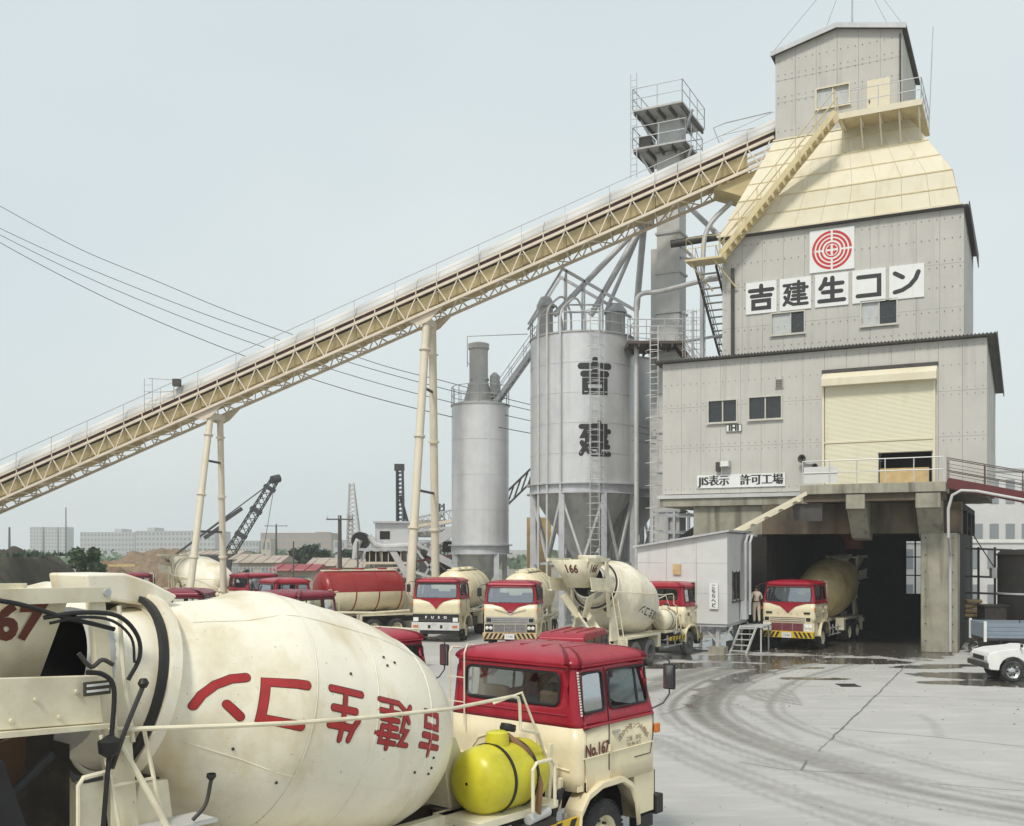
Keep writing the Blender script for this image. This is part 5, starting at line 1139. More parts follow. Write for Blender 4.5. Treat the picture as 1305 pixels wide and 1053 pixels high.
def make_mixer(t, number='167', letters='letter_red', style='hino', drum='drum_cream', hero=False, rubber='rubber', red='cab_red'):
    make_cab(t, style, 'No.'+number if hero else number, red, 2 if hero else 1)
    chassis(t, -7.2, (-4.2, -5.55), rubber)
    d = MB().lathe(PROF, D0, DA, n=72, ref=DC).build('drum', drum, t, angle=50)
    for h in (.95, 1.9, 2.75): r = prof_r(h); MB().lathe([(r+.002, h-.012), (r+.006, h-.006), (r+.006, h+.006), (r+.002, h+.012)], D0, DA, n=64, ref=DC).build('weld_seam', drum, d)
    # roller ring: pale band with black greased edge
    MB().lathe([(prof_r(4.08)+.0, 4.08), (.92, 4.085), (.965, 4.09), (.965, 4.20), (.80, 4.21)], D0, DA, n=64, ref=DC).build('roller_ring', drum, d)
    MB().lathe([(.86, 4.212), (.925, 4.213), (.925, 4.28), (.87, 4.285), (.86, 4.212)], D0, DA, n=64, ref=DC).build('greased_track', 'black', d)
    # upside-down company characters along the right side
    sp = [('kichi', .95, .40, .50), ('ken', 1.64, .52, .54), ('sei', 2.37, .44, .54), ('ko', 3.07, .46, .52), ('n', 3.66, .50, .48)]
    if letters != 'letter_red': sp = [('kichi', .85, .26, .32), ('ken', 1.2, .3, .34), ('sei', 1.58, .3, .34), ('ko', 2.0, .3, .34), ('n', 2.45, .32, .34)]
    for g_, hc, wx, hz in sp:
        r = prof_r(hc); A0 = .12 if hero or letters == 'letter_red' else -.38
        def f(a, b, e): h = hc+(a-.5)*wx*1.05; return on_drum(h, A0+((.5-b)*hz)/r, .006+e)
        mb = MB(); strokes(mb, g_, lambda a, b, e: f(a, b, e), .155 if g_ in ('ko', 'n') else .085 if g_ == 'ken' else .12, 12); mb.build('drum_character', letters, d)
        if letters == 'letter_red':
            mb = MB(); strokes(mb, g_, lambda a, b, e: f(a, b, e-.003), .185 if g_ in ('ko', 'n') else .12 if g_ == 'ken' else .155, 12); mb.build('character_outline', 'letter_brown', d)
    # bolts / small ports
    mb = MB()
    for h, a in ((1.7, .62), (1.72, .70), (1.55, .68), (2.3, .45), (.8, -.1), (.78, -.2), (.8, -.26), (1.1, -.25), (3.4, -.35), (2.9, -.5)): p = on_drum(h, a); q = on_drum(h, a, .012); mb.cyl(p, q, .016, n=6)
    tag(mb.build('plug', 'steel_dark', d), kind='stuff')
    # pedestals and subframe
    for y in (-.5, .5): MB().box(-7.2, -1.0, y-.06, y+.06, 1.04, 1.2).build('subframe', 'cream', t)
    MB().prism([(-2.3, -.4, 1.2), (-1.75, -.4, 1.2), (-2.2, -.4, 2.1), (-2.5, -.4, 2.2)], (0, .8, 0)).build('front_pedestal', 'cream', t, bevel=.02)
    MB().lathe([(.28, 0), (.3, .12), (.2, .3), (.2, .42)], D0-DA*.4, DA, n=20).build('gearbox', 'steel_dark', t)
    for s in (-1, 1):
        MB().prism([(-7.05, s*.85, 1.1), (-6.4, s*.85, 1.1), (-6.5, s*.75, 2.35), (-6.8, s*.75, 2.35)], (0, .1*-s, 0)).build('rear_pedestal', 'cream', t, bevel=.015)
        MB().cyl((-6.75, s*.5, 2.3), (-6.5, s*.5, 2.23), .12, n=16).build('support_roller', 'steel_dark', t)
        MB().prism([(-3.5, s*1.22, 1.12), (-6.4, s*1.22, 1.12), (-6.4, s*1.22, 1.2), (-3.5, s*1.22, 1.2)], (0, -s*.55, 0)).build('mudguard', 'cream', t)
        MB().box(-6.44, -6.38, *sorted((s*.66, s*1.22)), .45, 1.2).build('mud_flap', 'cream' if not hero else 'black', t)
        MB().box(-3.5, -3.2, *sorted((s*.8, s*1.2)), .62, 1.2).build('tool_box', 'cream', t, bevel=.02)
        for z in (.55, .85): MB().cyl((-2.8, s*1.15, z), (-.8, s*1.15, z), .03, n=6).build('side_guard', 'steel_rail', t)
        for x in (-2.4, -1.6, -.9): MB().beam((x, s*1.15, .5), (x, s*1.15, 1.0), .05).build('guard_post', 'steel_rail', t)
    # hopper frame at the back
    for s in (-1, 1):
        MB().beam((-7.0, s*.74, 2.0), (-7.22, s*.74, 4.1), .13, .10).build('frame_post', 'cream', t)
        MB().beam((-7.12, s*.80, 4.1), (-8.9, s*.80, 4.12), .07, .13).build('frame_arm', 'cream', t)
        MB().prism([(-7.2, s*.86, 2.98), (-8.6, s*.86, 3.06), (-8.75, s*.86, 3.5), (-7.25, s*.86, 3.40)], (0, .05*-s, 0)).build('side_plate', 'cream', t, bevel=.01)
        MB().prism([(-7.15, s*.92, 2.93), (-8.6, s*.92, 3.0), (-8.6, s*.92, 3.05), (-7.15, s*.92, 2.97)], (0, .14*-s, 0)).build('plate_flange', 'cream', t)
        mb = MB()
        for x, z in ((-7.45, 3.28), (-7.8, 3.25), (-8.0, 3.1), (-7.6, 3.08), (-8.3, 3.25)): mb.cyl((x, s*.86, z), (x, s*.885, z), .018, n=6)
        mb.build('rivets', 'cream', t)
        MB().cyl((-7.16, s*.83, 4.12), (-7.16, s*.86, 4.12), .035, n=10).build('pivot_bolt', 'galv', t)
    MB().beam((-7.2, -.8, 4.08), (-7.2, .8, 4.08), .08).build('frame_arm', 'cream', t)
    A, B, C_, D_ = V(-7.46, -.74, 4.06), V(-8.75, -.74, 4.1), V(-8.2, -.34, 3.1), V(-7.62, -.34, 3.1)
    A2, B2, C2, D2 = V(-7.46, .74, 4.06), V(-8.75, .74, 4.1), V(-8.2, .34, 3.1), V(-7.62, .34, 3.1)
    hopper = MB().add([A, B, B2, A2, D_, C_, C2, D2], [(0, 1, 5, 4), (1, 2, 6, 5), (2, 3, 7, 6)]).build('charge_hopper', 'cream', t, solid=.02)
    nn = (B-A).cross(D_-A).normalized(); nn = nn if nn.y < 0 else -nn
    mb = text_mb(number, .42, lambda a, b: A.lerp(B, .40-a*.8).lerp(D_.lerp(C_, .40-a*.8), .2-b*1.0)+nn*.012, 1, .02) if hero else text_mb(number, .4, lambda a, b: A.lerp(B, .5-a*.9).lerp(D_.lerp(C_, .5-a*.9), .3-b)+nn*.012, 1, .012)
    mb.build('hopper_number', 'letter_brown', hopper)
    n2 = (B2-B).cross(C_-B).normalized(); n2 = n2 if n2.x < 0 else -n2
    text_mb(number, .42, lambda a, b: B2.lerp(B, .5+a*.7).lerp(C2.lerp(C_, .5+a*.7), .32-b*1.0)+n2*.012, 1, .012).build('hopper_number', 'letter_brown', hopper)
    # drum mouth: rim, dark throat and worn inner face
    MB().lathe([(.6, 4.81), (.57, 4.5), (.5, 3.9), (.02, 3.8)], D0, DA, n=40, ref=DC).build('drum_throat', 'black', d)
    MB().lathe([(.665, 4.5), (.68, 4.53), (.655, 4.83), (.61, 4.84), (.6, 4.80)], D0, DA, n=48, ref=DC).build('mouth_collar', 'silo_grey', d)
    MB().prism([(-6.98, -.2, 4.06), (-7.02, -.2, 4.27), (-6.62, -.2, 4.27), (-6.35, -.2, 4.18), (-6.05, -.2, 4.03), (-6.2, -.2, 3.9)], (0, .75, 0)).build('rain_guard', 'drum_cream', t, bevel=.03)
    for a_ in (.95, -.42, 2.2): MB().tube([on_drum(h, a_, .002) for h in lin(.6, 3.85, 24)], .005, 4).build('weld_seam', drum, d)
    if hero: MB().box(-8.1, -7.25, -.35, -.3, 1.5, 2.9).build('cavity_dark_sheet', 'chassis', t)  # dark sheet put in for the shade of the rear frame cavity
    # collecting chutes
    for s in (-1, 1): MB().prism([(-7.75, s*.6, 2.95), (-8.4, s*.55, 2.75), (-8.0, s*.15, 2.0), (-7.6, s*.15, 2.0)], (0, .03*-s, 0)).build('collecting_plate', 'cream' if not hero else 'seat_brown', t)
    mb = MB(); a = V(-7.6, .0, 2.2); b = V(-8.1, -1.25, .95) if not hero else V(-8.7, -.75, 1.6); u = (b-a).normalized(); sd = u.cross(V(0, 0, 1)).normalized(); up = sd.cross(u)
    n = 8; vs = []
    for k, p in enumerate((a, b)):
        vs += [p+sd*(.26*math.cos(PI+PI*i/n))+up*(.26*math.sin(PI+PI*i/n)) for i in range(n+1)]
    mb.add(vs, [(i, i+1, n+2+i, n+1+i) for i in range(n)]); mb.build('discharge_chute', 'cream' if not hero else 'black', t, solid=.015)
    MB().beam((-7.2, -.2, 1.1), (-7.6, 0, 2.0), .12).build('chute_pivot', 'black', t)
    MB().box(-7.25, -7.12, -1.1, 1.1, .82, 1.02).build('rear_bumper', 'cream', t)
    for s in (-1, 1): MB().box(-7.3, -7.26, *sorted((s*.65, s*1.05)), .86, .98).build('tail_lamp', 'tail_red', t)
    pl = MB().box(-7.3, -7.28, -.2, .2, 1.08, 1.3).build('number_plate', 'white', t); text_mb('33-48', .12, lambda a, b: V(-7.305, -a, 1.19+b)).build('plate_number', 'letter_dark', pl)
    # access ladder on the right, rear
    mb = MB(); ladder(mb, (-6.75, -1.22, .7), (-7.1, -1.0, 2.9), (.4, .0, .0), .42, .02); mb.build('access_ladder', 'cream', t)
    # long handrail over the side
    MB().tube([(-7.15, -1.0, 2.93), (-6.3, -1.3, 2.88), (-5.6, -1.42, 2.83), (-4.6, -1.42, 2.76), (-3.3, -1.32, 2.68), (-2.05, -1.22, 2.68), (-1.95, -1.22, 2.65), (-1.92, -1.22, 2.58), (-1.9, -1.22, 2.25), (-1.55, -1.22, 2.15), (-1.2, -1.1, 1.7)], .022, 8).build('handrail', 'cream', t)
    if hero:
        # platform steps and hoses
        MB().box(-7.0, -6.35, -1.32, -.95, 2.02, 2.05).build('platform_step', 'galv_light', t); MB().box(-7.05, -6.65, -1.25, -.9, 1.86, 2.01).build('step_bracket', 'cream', t)
        MB().box(-6.95, -6.4, -1.3, -.95, 1.42, 1.45).build('platform_step', 'galv_light', t)
        MB().prism([(-7.2, -.98, 1.1), (-6.85, -.98, 1.1), (-7.0, -.98, 2.85), (-7.2, -.98, 2.85)], (0, .05, 0)).build('rusty_post', 'cream', t, bevel=.01)
        MB().tube([(-7.5, -1.0, 1.1), (-7.5, -1.0, 2.5), (-7.46, -1.0, 2.56), (-7.2, -1.0, 2.58)], .022, 8).build('grab_rail', 'cream', t); MB().box(-7.5, -7.25, -.99, -.96, 1.1, 2.5).build('ladder_panel', 'cream', t)
        MB().prism([(-8.8, -.95, .9), (-7.75, -.95, .9), (-7.9, -.95, 2.2), (-8.1, -.95, 2.8), (-8.7, -.95, 2.8)], (0, .06, 0)).build('splash_flap', 'black', t)
        MB().cyl((-8.4, -.75, 2.1), (-7.6, -.75, 2.75), .045).build('lift_arm', 'black', t)
        for nm, pts, r, mt in (('hose', [(-8.3, -.86, 4.12), (-7.95, -.9, 4.05), (-7.6, -.92, 3.93), (-7.35, -.94, 3.86), (-7.15, -.95, 3.8)], .02, 'black'),
                            ('hose', [(-7.75, -.9, 3.93), (-7.45, -.95, 3.96), (-7.15, -1.0, 3.92), (-6.98, -1.02, 3.75), (-6.95, -1.02, 3.55), (-7.05, -1.0, 3.35)], .02, 'black'), ('hose', [(-7.7, -.9, 3.88), (-7.45, -.95, 3.92), (-7.2, -1.0, 3.88), (-7.03, -1.02, 3.72), (-7.0, -1.02, 3.5)], .013, 'black'),
                            ('hose', [(-7.42, -.98, 3.45), (-7.28, -1.0, 3.42), (-7.2, -1.03, 3.3), (-7.22, -1.04, 2.95), (-7.28, -1.06, 2.5), (-7.34, -1.08, 1.8), (-7.32, -1.08, .9)], .022, 'black'),
                            ('lever', [(-6.95, -1.08, 3.3), (-7.1, -1.06, 2.95), (-7.2, -1.0, 2.6)], .022, 'steel_dark'), ('lever', [(-6.6, -1.3, 2.08), (-6.48, -1.32, 2.2), (-6.42, -1.32, 2.42)], .018, 'steel_dark'),
                            ('brace_tube', [(-7.2, -.98, 2.95), (-6.85, -1.15, 2.2), (-6.5, -1.3, 1.4)], .028, 'cream'), ('brace_tube', [(-7.08, -.9, 4.0), (-7.06, -.95, 3.4), (-7.0, -1.0, 2.8)], .02, 'cream'),
                            ('cable_bundle', [(-7.5, -1.0, 3.62), (-7.4, -1.02, 3.5), (-7.3, -1.02, 3.55), (-7.2, -1.02, 3.5)], .02, 'steel_dark')):
            MB().tube(catsm(pts), r, 8).build(nm, mt, t)
        MB().lathe([(.03, 0), (.05, .04), (.03, .08)], (-6.95, -1.08, 3.28), n=10).build('lever_knob', 'black', t); MB().lathe([(.02, 0), (.045, .03), (.04, .06)], (-6.42, -1.32, 2.41), n=10).build('lever_knob', 'black', t)
        mb = MB().lathe([(.02, -.1), (.09, -.05), (.1, .05), (.02, .1)], (-7.25, -1.05, 2.8), n=12); mb.build('hose_joint', 'black', t)
        pt_ = MB().box(-7.42, -7.18, -.945, -.92, 3.24, 3.36).build('maker_plate', 'letter_dark', t)
        for z in (3.27, 3.32): MB().box(-7.40, -7.20, -.95, -.946, z, z+.02).build('plate_line', 'white', pt_)
        # water tank cluster
    tk = 'yellow_tank' if hero else 'cream'
    c = V(-1.78, -.80, 1.60); R = .43; L2 = .66
    tkp = MB().lathe([(.02, -L2), (R*.5, -L2+.02), (R*.78, -L2+.07), (R*.95, -L2+.17), (R, -L2+.28), (R, L2-.28), (R*.95, L2-.17), (R*.78, L2-.07), (R*.5, L2-.02), (.02, L2)], c, (1, 0, 0), n=40).build('water_tank', tk, t, angle=60)
    MB().lathe([(.17, .3), (.15, .5), (.14, .56), (.1, .58), (.01, .58)], c+V(-.08, 0, 0), (0, 0, 1), n=20).build('filler_neck', tk, tkp)
    MB().lathe([(.1, .57), (.11, .6), (.1, .66), (.01, .67)], c+V(-.02, .02, 0), (.3, 0, 1), n=14).build('filler_cap', 'black', tkp)
    for x in (-.22, .22): MB().lathe([(R+.003, x-.022), (R+.014, x-.022), (R+.014, x+.022), (R+.003, x+.022)], c, (1, 0, 0), n=40).build('strap', 'black', tkp)
    MB().box(c.x-.8, c.x+.75, -1.15, -.35, 1.1, 1.2).build('tank_cradle', 'cream', t, bevel=.01)
    MB().cyl((c.x-.35, -.1, 1.75), (c.x-.35, .35, 1.75), .33, n=20).build('second_tank', 'cream', t, bevel=.04)
    MB().tube([(c.x+.1, c.y, c.z+.5), (c.x+.2, c.y-.3, c.z+.3), (c.x+.25, c.y-.44, c.z-.1), (c.x+.22, c.y-.42, c.z-.5)], .045, 8).build('water_hose', 'hose_brown', t)
    MB().tube([(c.x+.05, -1.28, 1.2), (c.x+.05, -1.28, 1.72), (c.x+.12, -1.28, 1.8), (c.x+.42, -1.28, 1.8), (c.x+.5, -1.28, 1.72), (c.x+.5, -1.28, 1.2)], .024, 8).build('guard_loop', 'cream', t)
    MB().cyl((c.x+.05, -1.2, 1.08), (c.x+.45, -1.2, 1.12), .07, n=12).build('pump', 'galv_light', t); MB().box(c.x-.05, c.x+.6, -1.24, -1.0, .92, 1.02).build('valve_block', 'steel_dark', t, bevel=.02)
    sg = MB().box(-2.3, -.72, -1.26, -1.2, .78, .93).build('marker_board', 'yellow', t)
    for k in range(5): MB().prism([(-2.25+k*.32, -1.262, .78), (-2.13+k*.32, -1.262, .78), (-2.05+k*.32, -1.262, .93), (-2.17+k*.32, -1.262, .93)], (0, -.004, 0)).build('stripe', 'black', sg)
    MB().tube([(CX0-.05, -.95, 1.25), (CX0-.3, -1.0, 1.0), (CX0-.35, -1.0, .7)], .05, 8).build('intake_hose', 'black', t)
    for x in (-.95, -.72): MB().beam((x, -.9, .95), (x, -.95, 1.9 if x < -.9 else 1.4), .06).build('pipe_bracket', 'cream', t)
    MB().tube([(-1.25, -.2, 2.4), (-1.0, -.5, 2.55), (-.8, -.6, 2.0), (-.75, -.6, 1.3)], .02, 6).build('cable_loop', 'cream', t)
def catsm(pts, k=5):
    P = [Vector(p) for p in pts]; P = [P[0]*2-P[1]]+P+[P[-1]*2-P[-2]]; o = []
    for i in range(1, len(P)-2):
        for j in range(k):
            t = j/k; a, b, c, d = P[i-1:i+3]; o.append(.5*((2*b)+(c-a)*t+(2*a-5*b+4*c-d)*t*t+(3*b-a-3*c+d)*t**3))
    o.append(P[-2]); return o
def make_tanker(t, style, top, low='cab_cream', red='cab_red', length=4.6):
    make_cab(t, style, None, red); chassis(t, -6.6, (-4.0, -5.3))
    c = (-3.75, 0, 2.36); L = length/2; R = 1.04
    prof = [(.02, -L), (R*.6, -L+.03), (R*.9, -L+.12), (R, -L+.3), (R, L-.3), (R*.9, L-.12), (R*.6, L-.03), (.02, L)]
    MB().lathe(prof, c, (1, 0, 0), n=24, ref=(0, -1, 0), a0=PI, a1=2*PI).build('tank_top', top, t, angle=60)
    MB().lathe(prof, c, (1, 0, 0), n=24, ref=(0, -1, 0), a0=0, a1=PI).build('tank_bottom', low, t, angle=60)
    for x in lin(-L+.4, L-.4, 3): MB().lathe([(R+.002, x-.03), (R+.02, x-.03), (R+.02, x+.03), (R+.002, x+.03)], c, (1, 0, 0), n=40).build('tank_band', top, t)
    MB().box(c[0]-L+.3, c[0]+L-.3, -.3, .3, 3.40, 3.46).build('top_walkway', 'cream', t)
    for x in (-1.3, 0, 1.3): MB().lathe([(.25, .98), (.25, 1.18), (.02, 1.2)], (c[0]+x, 0, 2.36), (0, 0, 1), n=16).build('hatch', top, t)
    for s in (-1, 1):
        MB().prism([(-3.3, s*1.2, 1.15), (-6.2, s*1.2, 1.15), (-6.2, s*1.2, 1.22), (-3.3, s*1.2, 1.22)], (0, -s*.5, 0)).build('mudguard', 'cream', t); MB().box(-3.35, -3.28, *sorted((s*.7, s*1.2)), .6, 1.2).build('mud_flap', 'cream', t)
        MB().tube([(-6.1, s*1.0, 1.35), (-4, s*1.1, 1.3), (-1.6, s*1.0, 1.4)], .06, 8).build('discharge_hose', 'cream', t)
        MB().box(-2.6, -1.2, *sorted((s*.6, s*1.1)), .6, 1.05).build('side_box', 'chassis', t)
        for x in (-2, -5): MB().prism([(x-.2, s*.3, 1.04), (x+.2, s*.3, 1.04), (x+.2, s*.7, 1.4), (x-.2, s*.7, 1.4)], (.0, s*.05, 0)).build('saddle', 'chassis', t)
    MB().tube([(-6.0, -.2, 2.9), (-6.3, -.2, 2.6), (-6.35, -.2, 1.2)], .03, 6).build('rear_pipe', 'cream', t)
HERO_H = 40
def place(label, x, y, hd, group, cat='mixer truck', nm='mixer_truck'):
    return thing(nm, label, cat, (0, 0, 0), truck_frame(x, y, hd), group)
GM = 'cream and red concrete mixer trucks in the yard'
A_ = place('large cream mixer truck No.167 with red cab and yellow water tank, nearest the camera', .394, 15.07, 40, GM)
make_mixer(A_, '167', hero=True)
# parked beside it, behind its drum
B_ = place('mixer truck parked alongside beyond truck 167, its red roof showing past the drum', -3.15, 18.2, 40, GM)
make_mixer(B_, '165', style='hino')
K_ = place('mixer truck 166 seen from behind beside the raised shed, chute swung out', 6.55, 44.3, 31, GM)
make_mixer(K_, '166', letters='letter_dark', rubber='rubber_dusty')
L_ = place('mixer truck facing out of the dark bay under the tower', 0, 0, 0, GM)
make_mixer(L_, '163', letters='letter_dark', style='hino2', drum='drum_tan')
L_.matrix_world = PL @ Matrix.Translation((-7.85, -1.1, 0)) @ Matrix.Rotation(-PI/2-.12, 4, 'Z')
H_ = copy_tree(K_); H_.matrix_world = truck_frame(-15.6, 61.4, 130); H_['label'] = 'distant cream mixer truck between the legs of the left trestle'
GT = 'bulk cement tankers parked in the yard'
T1 = place('tanker truck with black FUSO grille and red roof beside the tall trestle', -3.4, 51.0, 192, GT, 'tanker truck', 'tanker_truck'); make_tanker(T1, 'fuso', 'cab_cream')
T2 = place('cream tanker truck with chrome grille and red roof right of the FUSO truck', .15, 46.4, 190, GT, 'tanker truck', 'tanker_truck'); make_tanker(T2, 'hino', 'cab_cream')
T3 = place('tanker with glossy red upper tank over cream, left of the tall trestle', -10.9, 50.3, 236, GT, 'tanker truck', 'tanker_truck'); make_tanker(T3, 'hino', 'tank_red')
T4 = place('maroon roofed truck parked just in front of the red tanker', -7.3, 35.5, 215, None, 'truck', 'parked_truck')
make_cab(T4, 'hino', None, 'maroon'); chassis(T4, -5, (-3.6,)); MB().box(-5, -.8, -1.15, 1.15, 1.1, 1.5).build('cargo_bed', 'cream', T4)
T5 = copy_tree(T4); T5.matrix_world = truck_frame(-22.3, 62, 255); T5['label'] = 'distant red cab truck left of the left trestle'
T6 = copy_tree(T4); T6.matrix_world = truck_frame(-11.9, 36.5, 85); T6['label'] = 'maroon truck roof just showing above the nearest drum'
for r_ in (T5,):
    for o in list(r_.children):
        if o.name.startswith('cargo'): pass
# ================================================================ PEOPLE
def skin_body(name, verts, edges, mat, parent=None, sub=2, base=(0, 0, 0)):
    me = bpy.data.meshes.new(name); b = Vector(parent['_b']) if parent else Vector(base); me.from_pydata([tuple(Vector(v[:3])-b) for v in verts], edges, []); me.materials.append(MATS[mat])
    o = bpy.data.objects.new(name, me); COL.objects.link(o); md = o.modifiers.new('skin', 'SKIN'); md.use_smooth_shade = True
    sk = me.skin_vertices[0].data if me.skin_vertices else None
    if sk is None:
        bm = bmesh.new(); bm.from_mesh(me); bm.verts.layers.skin.verify(); bm.to_mesh(me); bm.free(); sk = me.skin_vertices[0].data
    for i, v in enumerate(verts): sk[i].radius = (v[3], v[4] if len(v) > 4 else v[3]); sk[i].use_root = (i == 0)
    o.modifiers.new('sub', 'SUBSURF').levels = sub; o.modifiers['sub'].render_levels = sub; o['_b'] = list(b)
    if parent: o.parent = parent
    return o
wp = W(964, 795, 46.3); wp.z = 1.14
pf_ = Matrix.Translation(wp) @ Matrix.Rotation(math.radians(100), 4, 'Z')
pn = thing('person', 'worker in pale khaki uniform standing on the landing with one arm bent', 'person', (0, 0, 0), pf_)
# frame: x forward, y left
vs = [(0, 0, .92, .15, .12), (0, 0, 1.08, .14, .11), (0, 0, 1.26, .17, .12), (0, 0, 1.38, .15, .11), (.0, 0, 1.47, .06), (0, .18, 1.38, .065), (-.02, .26, 1.12, .05), (.12, .24, .90, .042), (0, -.18, 1.38, .065), (.02, -.28, 1.14, .05), (.22, -.18, 1.08, .042),
      (0, .095, .86, .10), (.03, .1, .48, .07), (0, .1, .1, .055), (0, -.095, .86, .10), (-.02, -.11, .48, .07), (-.06, -.11, .1, .055)]
ed = [(0, 1), (1, 2), (2, 3), (3, 4), (3, 5), (5, 6), (6, 7), (3, 8), (8, 9), (9, 10), (0, 11), (11, 12), (12, 13), (0, 14), (14, 15), (15, 16)]
bd = skin_body('body', vs, ed, 'khaki', pn)
hd = MB().lathe([(.01, -.12), (.05, -.11), (.075, -.05), (.085, .01), (.08, .06), (.05, .1), (.01, .115)], (.02, 0, 1.60), n=20); hd.v = [V(p.x*1.08, p.y*.88, p.z) for p in hd.v]
head = hd.build('head', 'skin', pn, angle=90)
MB().prism([(.10, -.012, 1.57), (.125, 0, 1.57), (.10, .012, 1.57)], (-.005, 0, .04)).build('nose', 'skin', head); MB().cyl((.02, 0, 1.40), (.02, 0, 1.52), .05, n=12).build('neck', 'skin', pn)
for s in (-1, 1):
    MB().lathe([(.001, -.008), (.011, 0), (.001, .008)], (.096, s*.03, 1.605), (1, 0, 0), n=8).build('eye', 'black', head); MB().lathe([(.005, 0), (.022, .01), (.012, .018)], (.01, s*.072, 1.59), (0, s, 0), n=8).build('ear', 'skin', head)
    x = 0 if s > 0 else -.06; MB().prism([(x-.07, s*.1-.045, 0), (x+.19, s*.1-.04, 0), (x+.19, s*.1+.04, 0), (x-.07, s*.1+.045, 0)], (0, 0, .085)).build('shoe', 'black', pn, bevel=.03)
MB().box(.095, .1, -.025, .025, 1.54, 1.548).build('mouth', 'letter_red', head)
MB().lathe([(.088, -.02), (.098, .03), (.09, .08), (.06, .12), (.01, .135)], (.0, 0, 1.60), n=20).build('hair', 'hair', pn, angle=90)
MB().lathe([(.175, 0), (.18, .03), (.175, .05)], (0, 0, .99), n=20).build('belt', 'letter_brown', pn)
for (h0, u, s) in ((V(.14, .235, .86), V(.12, -.05, -1), 1), (V(.25, -.165, 1.07), V(.9, .35, .25), -1)):
    u.normalize(); sd = u.cross(V(0, 0, 1)).normalized() if abs(u.z) < .9 else V(0, 1, 0); up = sd.cross(u)
    P = [(*(h0-u*.03), .03, .018), (*(h0+u*.05), .038, .016)]; E_ = [(0, 1)]
    for k in range(4):
        o_ = (k-1.5)*.02; L = (.07, .085, .08, .062)[k]; a = h0+u*.075+sd*o_; b = a+u*L*.5; c = b+(u*.8+up*-.5).normalized()*L*.5; n_ = len(P); P += [(*a, .009), (*b, .008), (*c, .006)]; E_ += [(1, n_), (n_, n_+1), (n_+1, n_+2)]
    a = h0+u*.01+sd*.035; n_ = len(P); P += [(*a, .012), (*(a+u*.03+sd*.022), .01), (*(a+u*.06+sd*.026), .008)]; E_ += [(0, n_), (n_, n_+1), (n_+1, n_+2)]
    skin_body('hand', P, E_, 'skin', pn, 1)

# ================================================================ CARS AND CLUTTER AT RIGHT
def car_wheel(t, x, y, r, face):
    MB().lathe([(r*.62, -.09), (r*.85, -.1), (r, -.07), (r, .07), (r*.85, .1), (r*.62, .09)], (x, y, r), (0, 1, 0), n=28).build('tyre', 'rubber', t)
    rm = MB().lathe([(r*.64, .06*face), (r*.55, .04*face), (r*.42, .0), (r*.3, .03*face), (.01, .05*face)], (x, y, r), (0, 1, 0), n=20).build('rim', 'chrome', t)
    mb = MB()
    for k in range(6): a = k*PI/3; mb.cyl((x+r*.42*math.cos(a), y+face*.02, r+r*.42*math.sin(a)), (x+r*.42*math.cos(a), y+face*.045, r+r*.42*math.sin(a)), .03, n=6)
    tag(mb.build('rim_holes', 'black', rm), kind='stuff')
def side_body(prof, wd, inset=0):
    """extruded side profile with slightly narrower top"""
    mb = MB(); n = len(prof); zt = max(p[1] for p in prof); zb = .6
    f = lambda x, z, s: V(x, s*(wd-inset*max(0, (z-zb)/(zt-zb))), z)
    mb.add([f(x, z, -1) for x, z in prof]+[f(x, z, 1) for x, z in prof], [list(range(n)), list(range(n, 2*n))[::-1]]+[(i, (i+1) % n, n+(i+1) % n, n+i) for i in range(n)]); return mb
def arch(cx, r, z0, n=8, rev=False):
    a = [(cx+r*math.cos(PI-PI*i/n), z0+r*math.sin(PI-PI*i/n)) for i in range(n+1)]; return a[::-1] if rev else a
# white pickup: x forward; faces left in the picture
wc = thing('white_pickup', 'small white pickup parked nose to the left at the right edge of the yard', 'pickup truck', (0, 0, 0), Matrix.Translation((17.75, 35.4, 0)) @ Matrix.Rotation(math.radians(176), 4, 'Z'))
low = [(-2.6, .45)]+arch(-1.9, .46, .40)+arch(.8, .46, .40)+[(1.55, .42), (1.62, .5), (1.62, .85), (1.55, .98), (1.2, 1.08), (.45, 1.16), (.3, 1.2), (-.9, 1.2), (-1.0, 1.15), (-2.6, 1.15)]
side_body(low, .82, .06).build('body', 'white', wc, bevel=.03)
gh = [(.0, 1.18), (-.5, 1.68), (-1.1, 1.70), (-1.18, 1.18)]
side_body(gh, .74, .0).build('cab', 'white', wc, bevel=.05)
for s in (-1, 1):
    MB().prism([(-.15, s*.745, 1.22), (-.5, s*.745, 1.6), (-.98, s*.745, 1.62), (-1.05, s*.745, 1.22)], (0, s*.006, 0)).build('side_window', 'glass_dark', wc)
    MB().tube([(-.02, s*.835, 1.1), (-.02, s*.845, .7), (-.02, s*.84, .48)], .006, 4).build('door_seam', 'trim_dark', wc); MB().tube([(-.95, s*.835, 1.1), (-.95, s*.845, .7), (-.95, s*.84, .48)], .006, 4).build('door_seam', 'trim_dark', wc)
    MB().box(-.85, -.68, *sorted((s*.83, s*.85)), .98, 1.01).build('door_handle', 'chrome', wc)
    mr = MB().tube([(.55, s*.74, 1.12), (.55, s*.86, 1.24)], .012, 5).build('mirror_arm', 'trim_dark', wc); MB().box(.53, .59, *sorted((s*.84, s*.96)), 1.2, 1.3).build('mirror_head', 'black', mr, bevel=.01)
    for x in (-1.9, .8): car_wheel(wc, x, s*.72, .37, s)
    MB().box(1.6, 1.64, *sorted((s*.5, s*.78)), .72, .88).build('headlight', 'lens', wc)
MB().prism([(.02, -.66, 1.2), (-.47, -.6, 1.64), (-.47, .6, 1.64), (.02, .66, 1.2)], (.012, 0, .012)).build('windshield', 'glass_dark', wc)
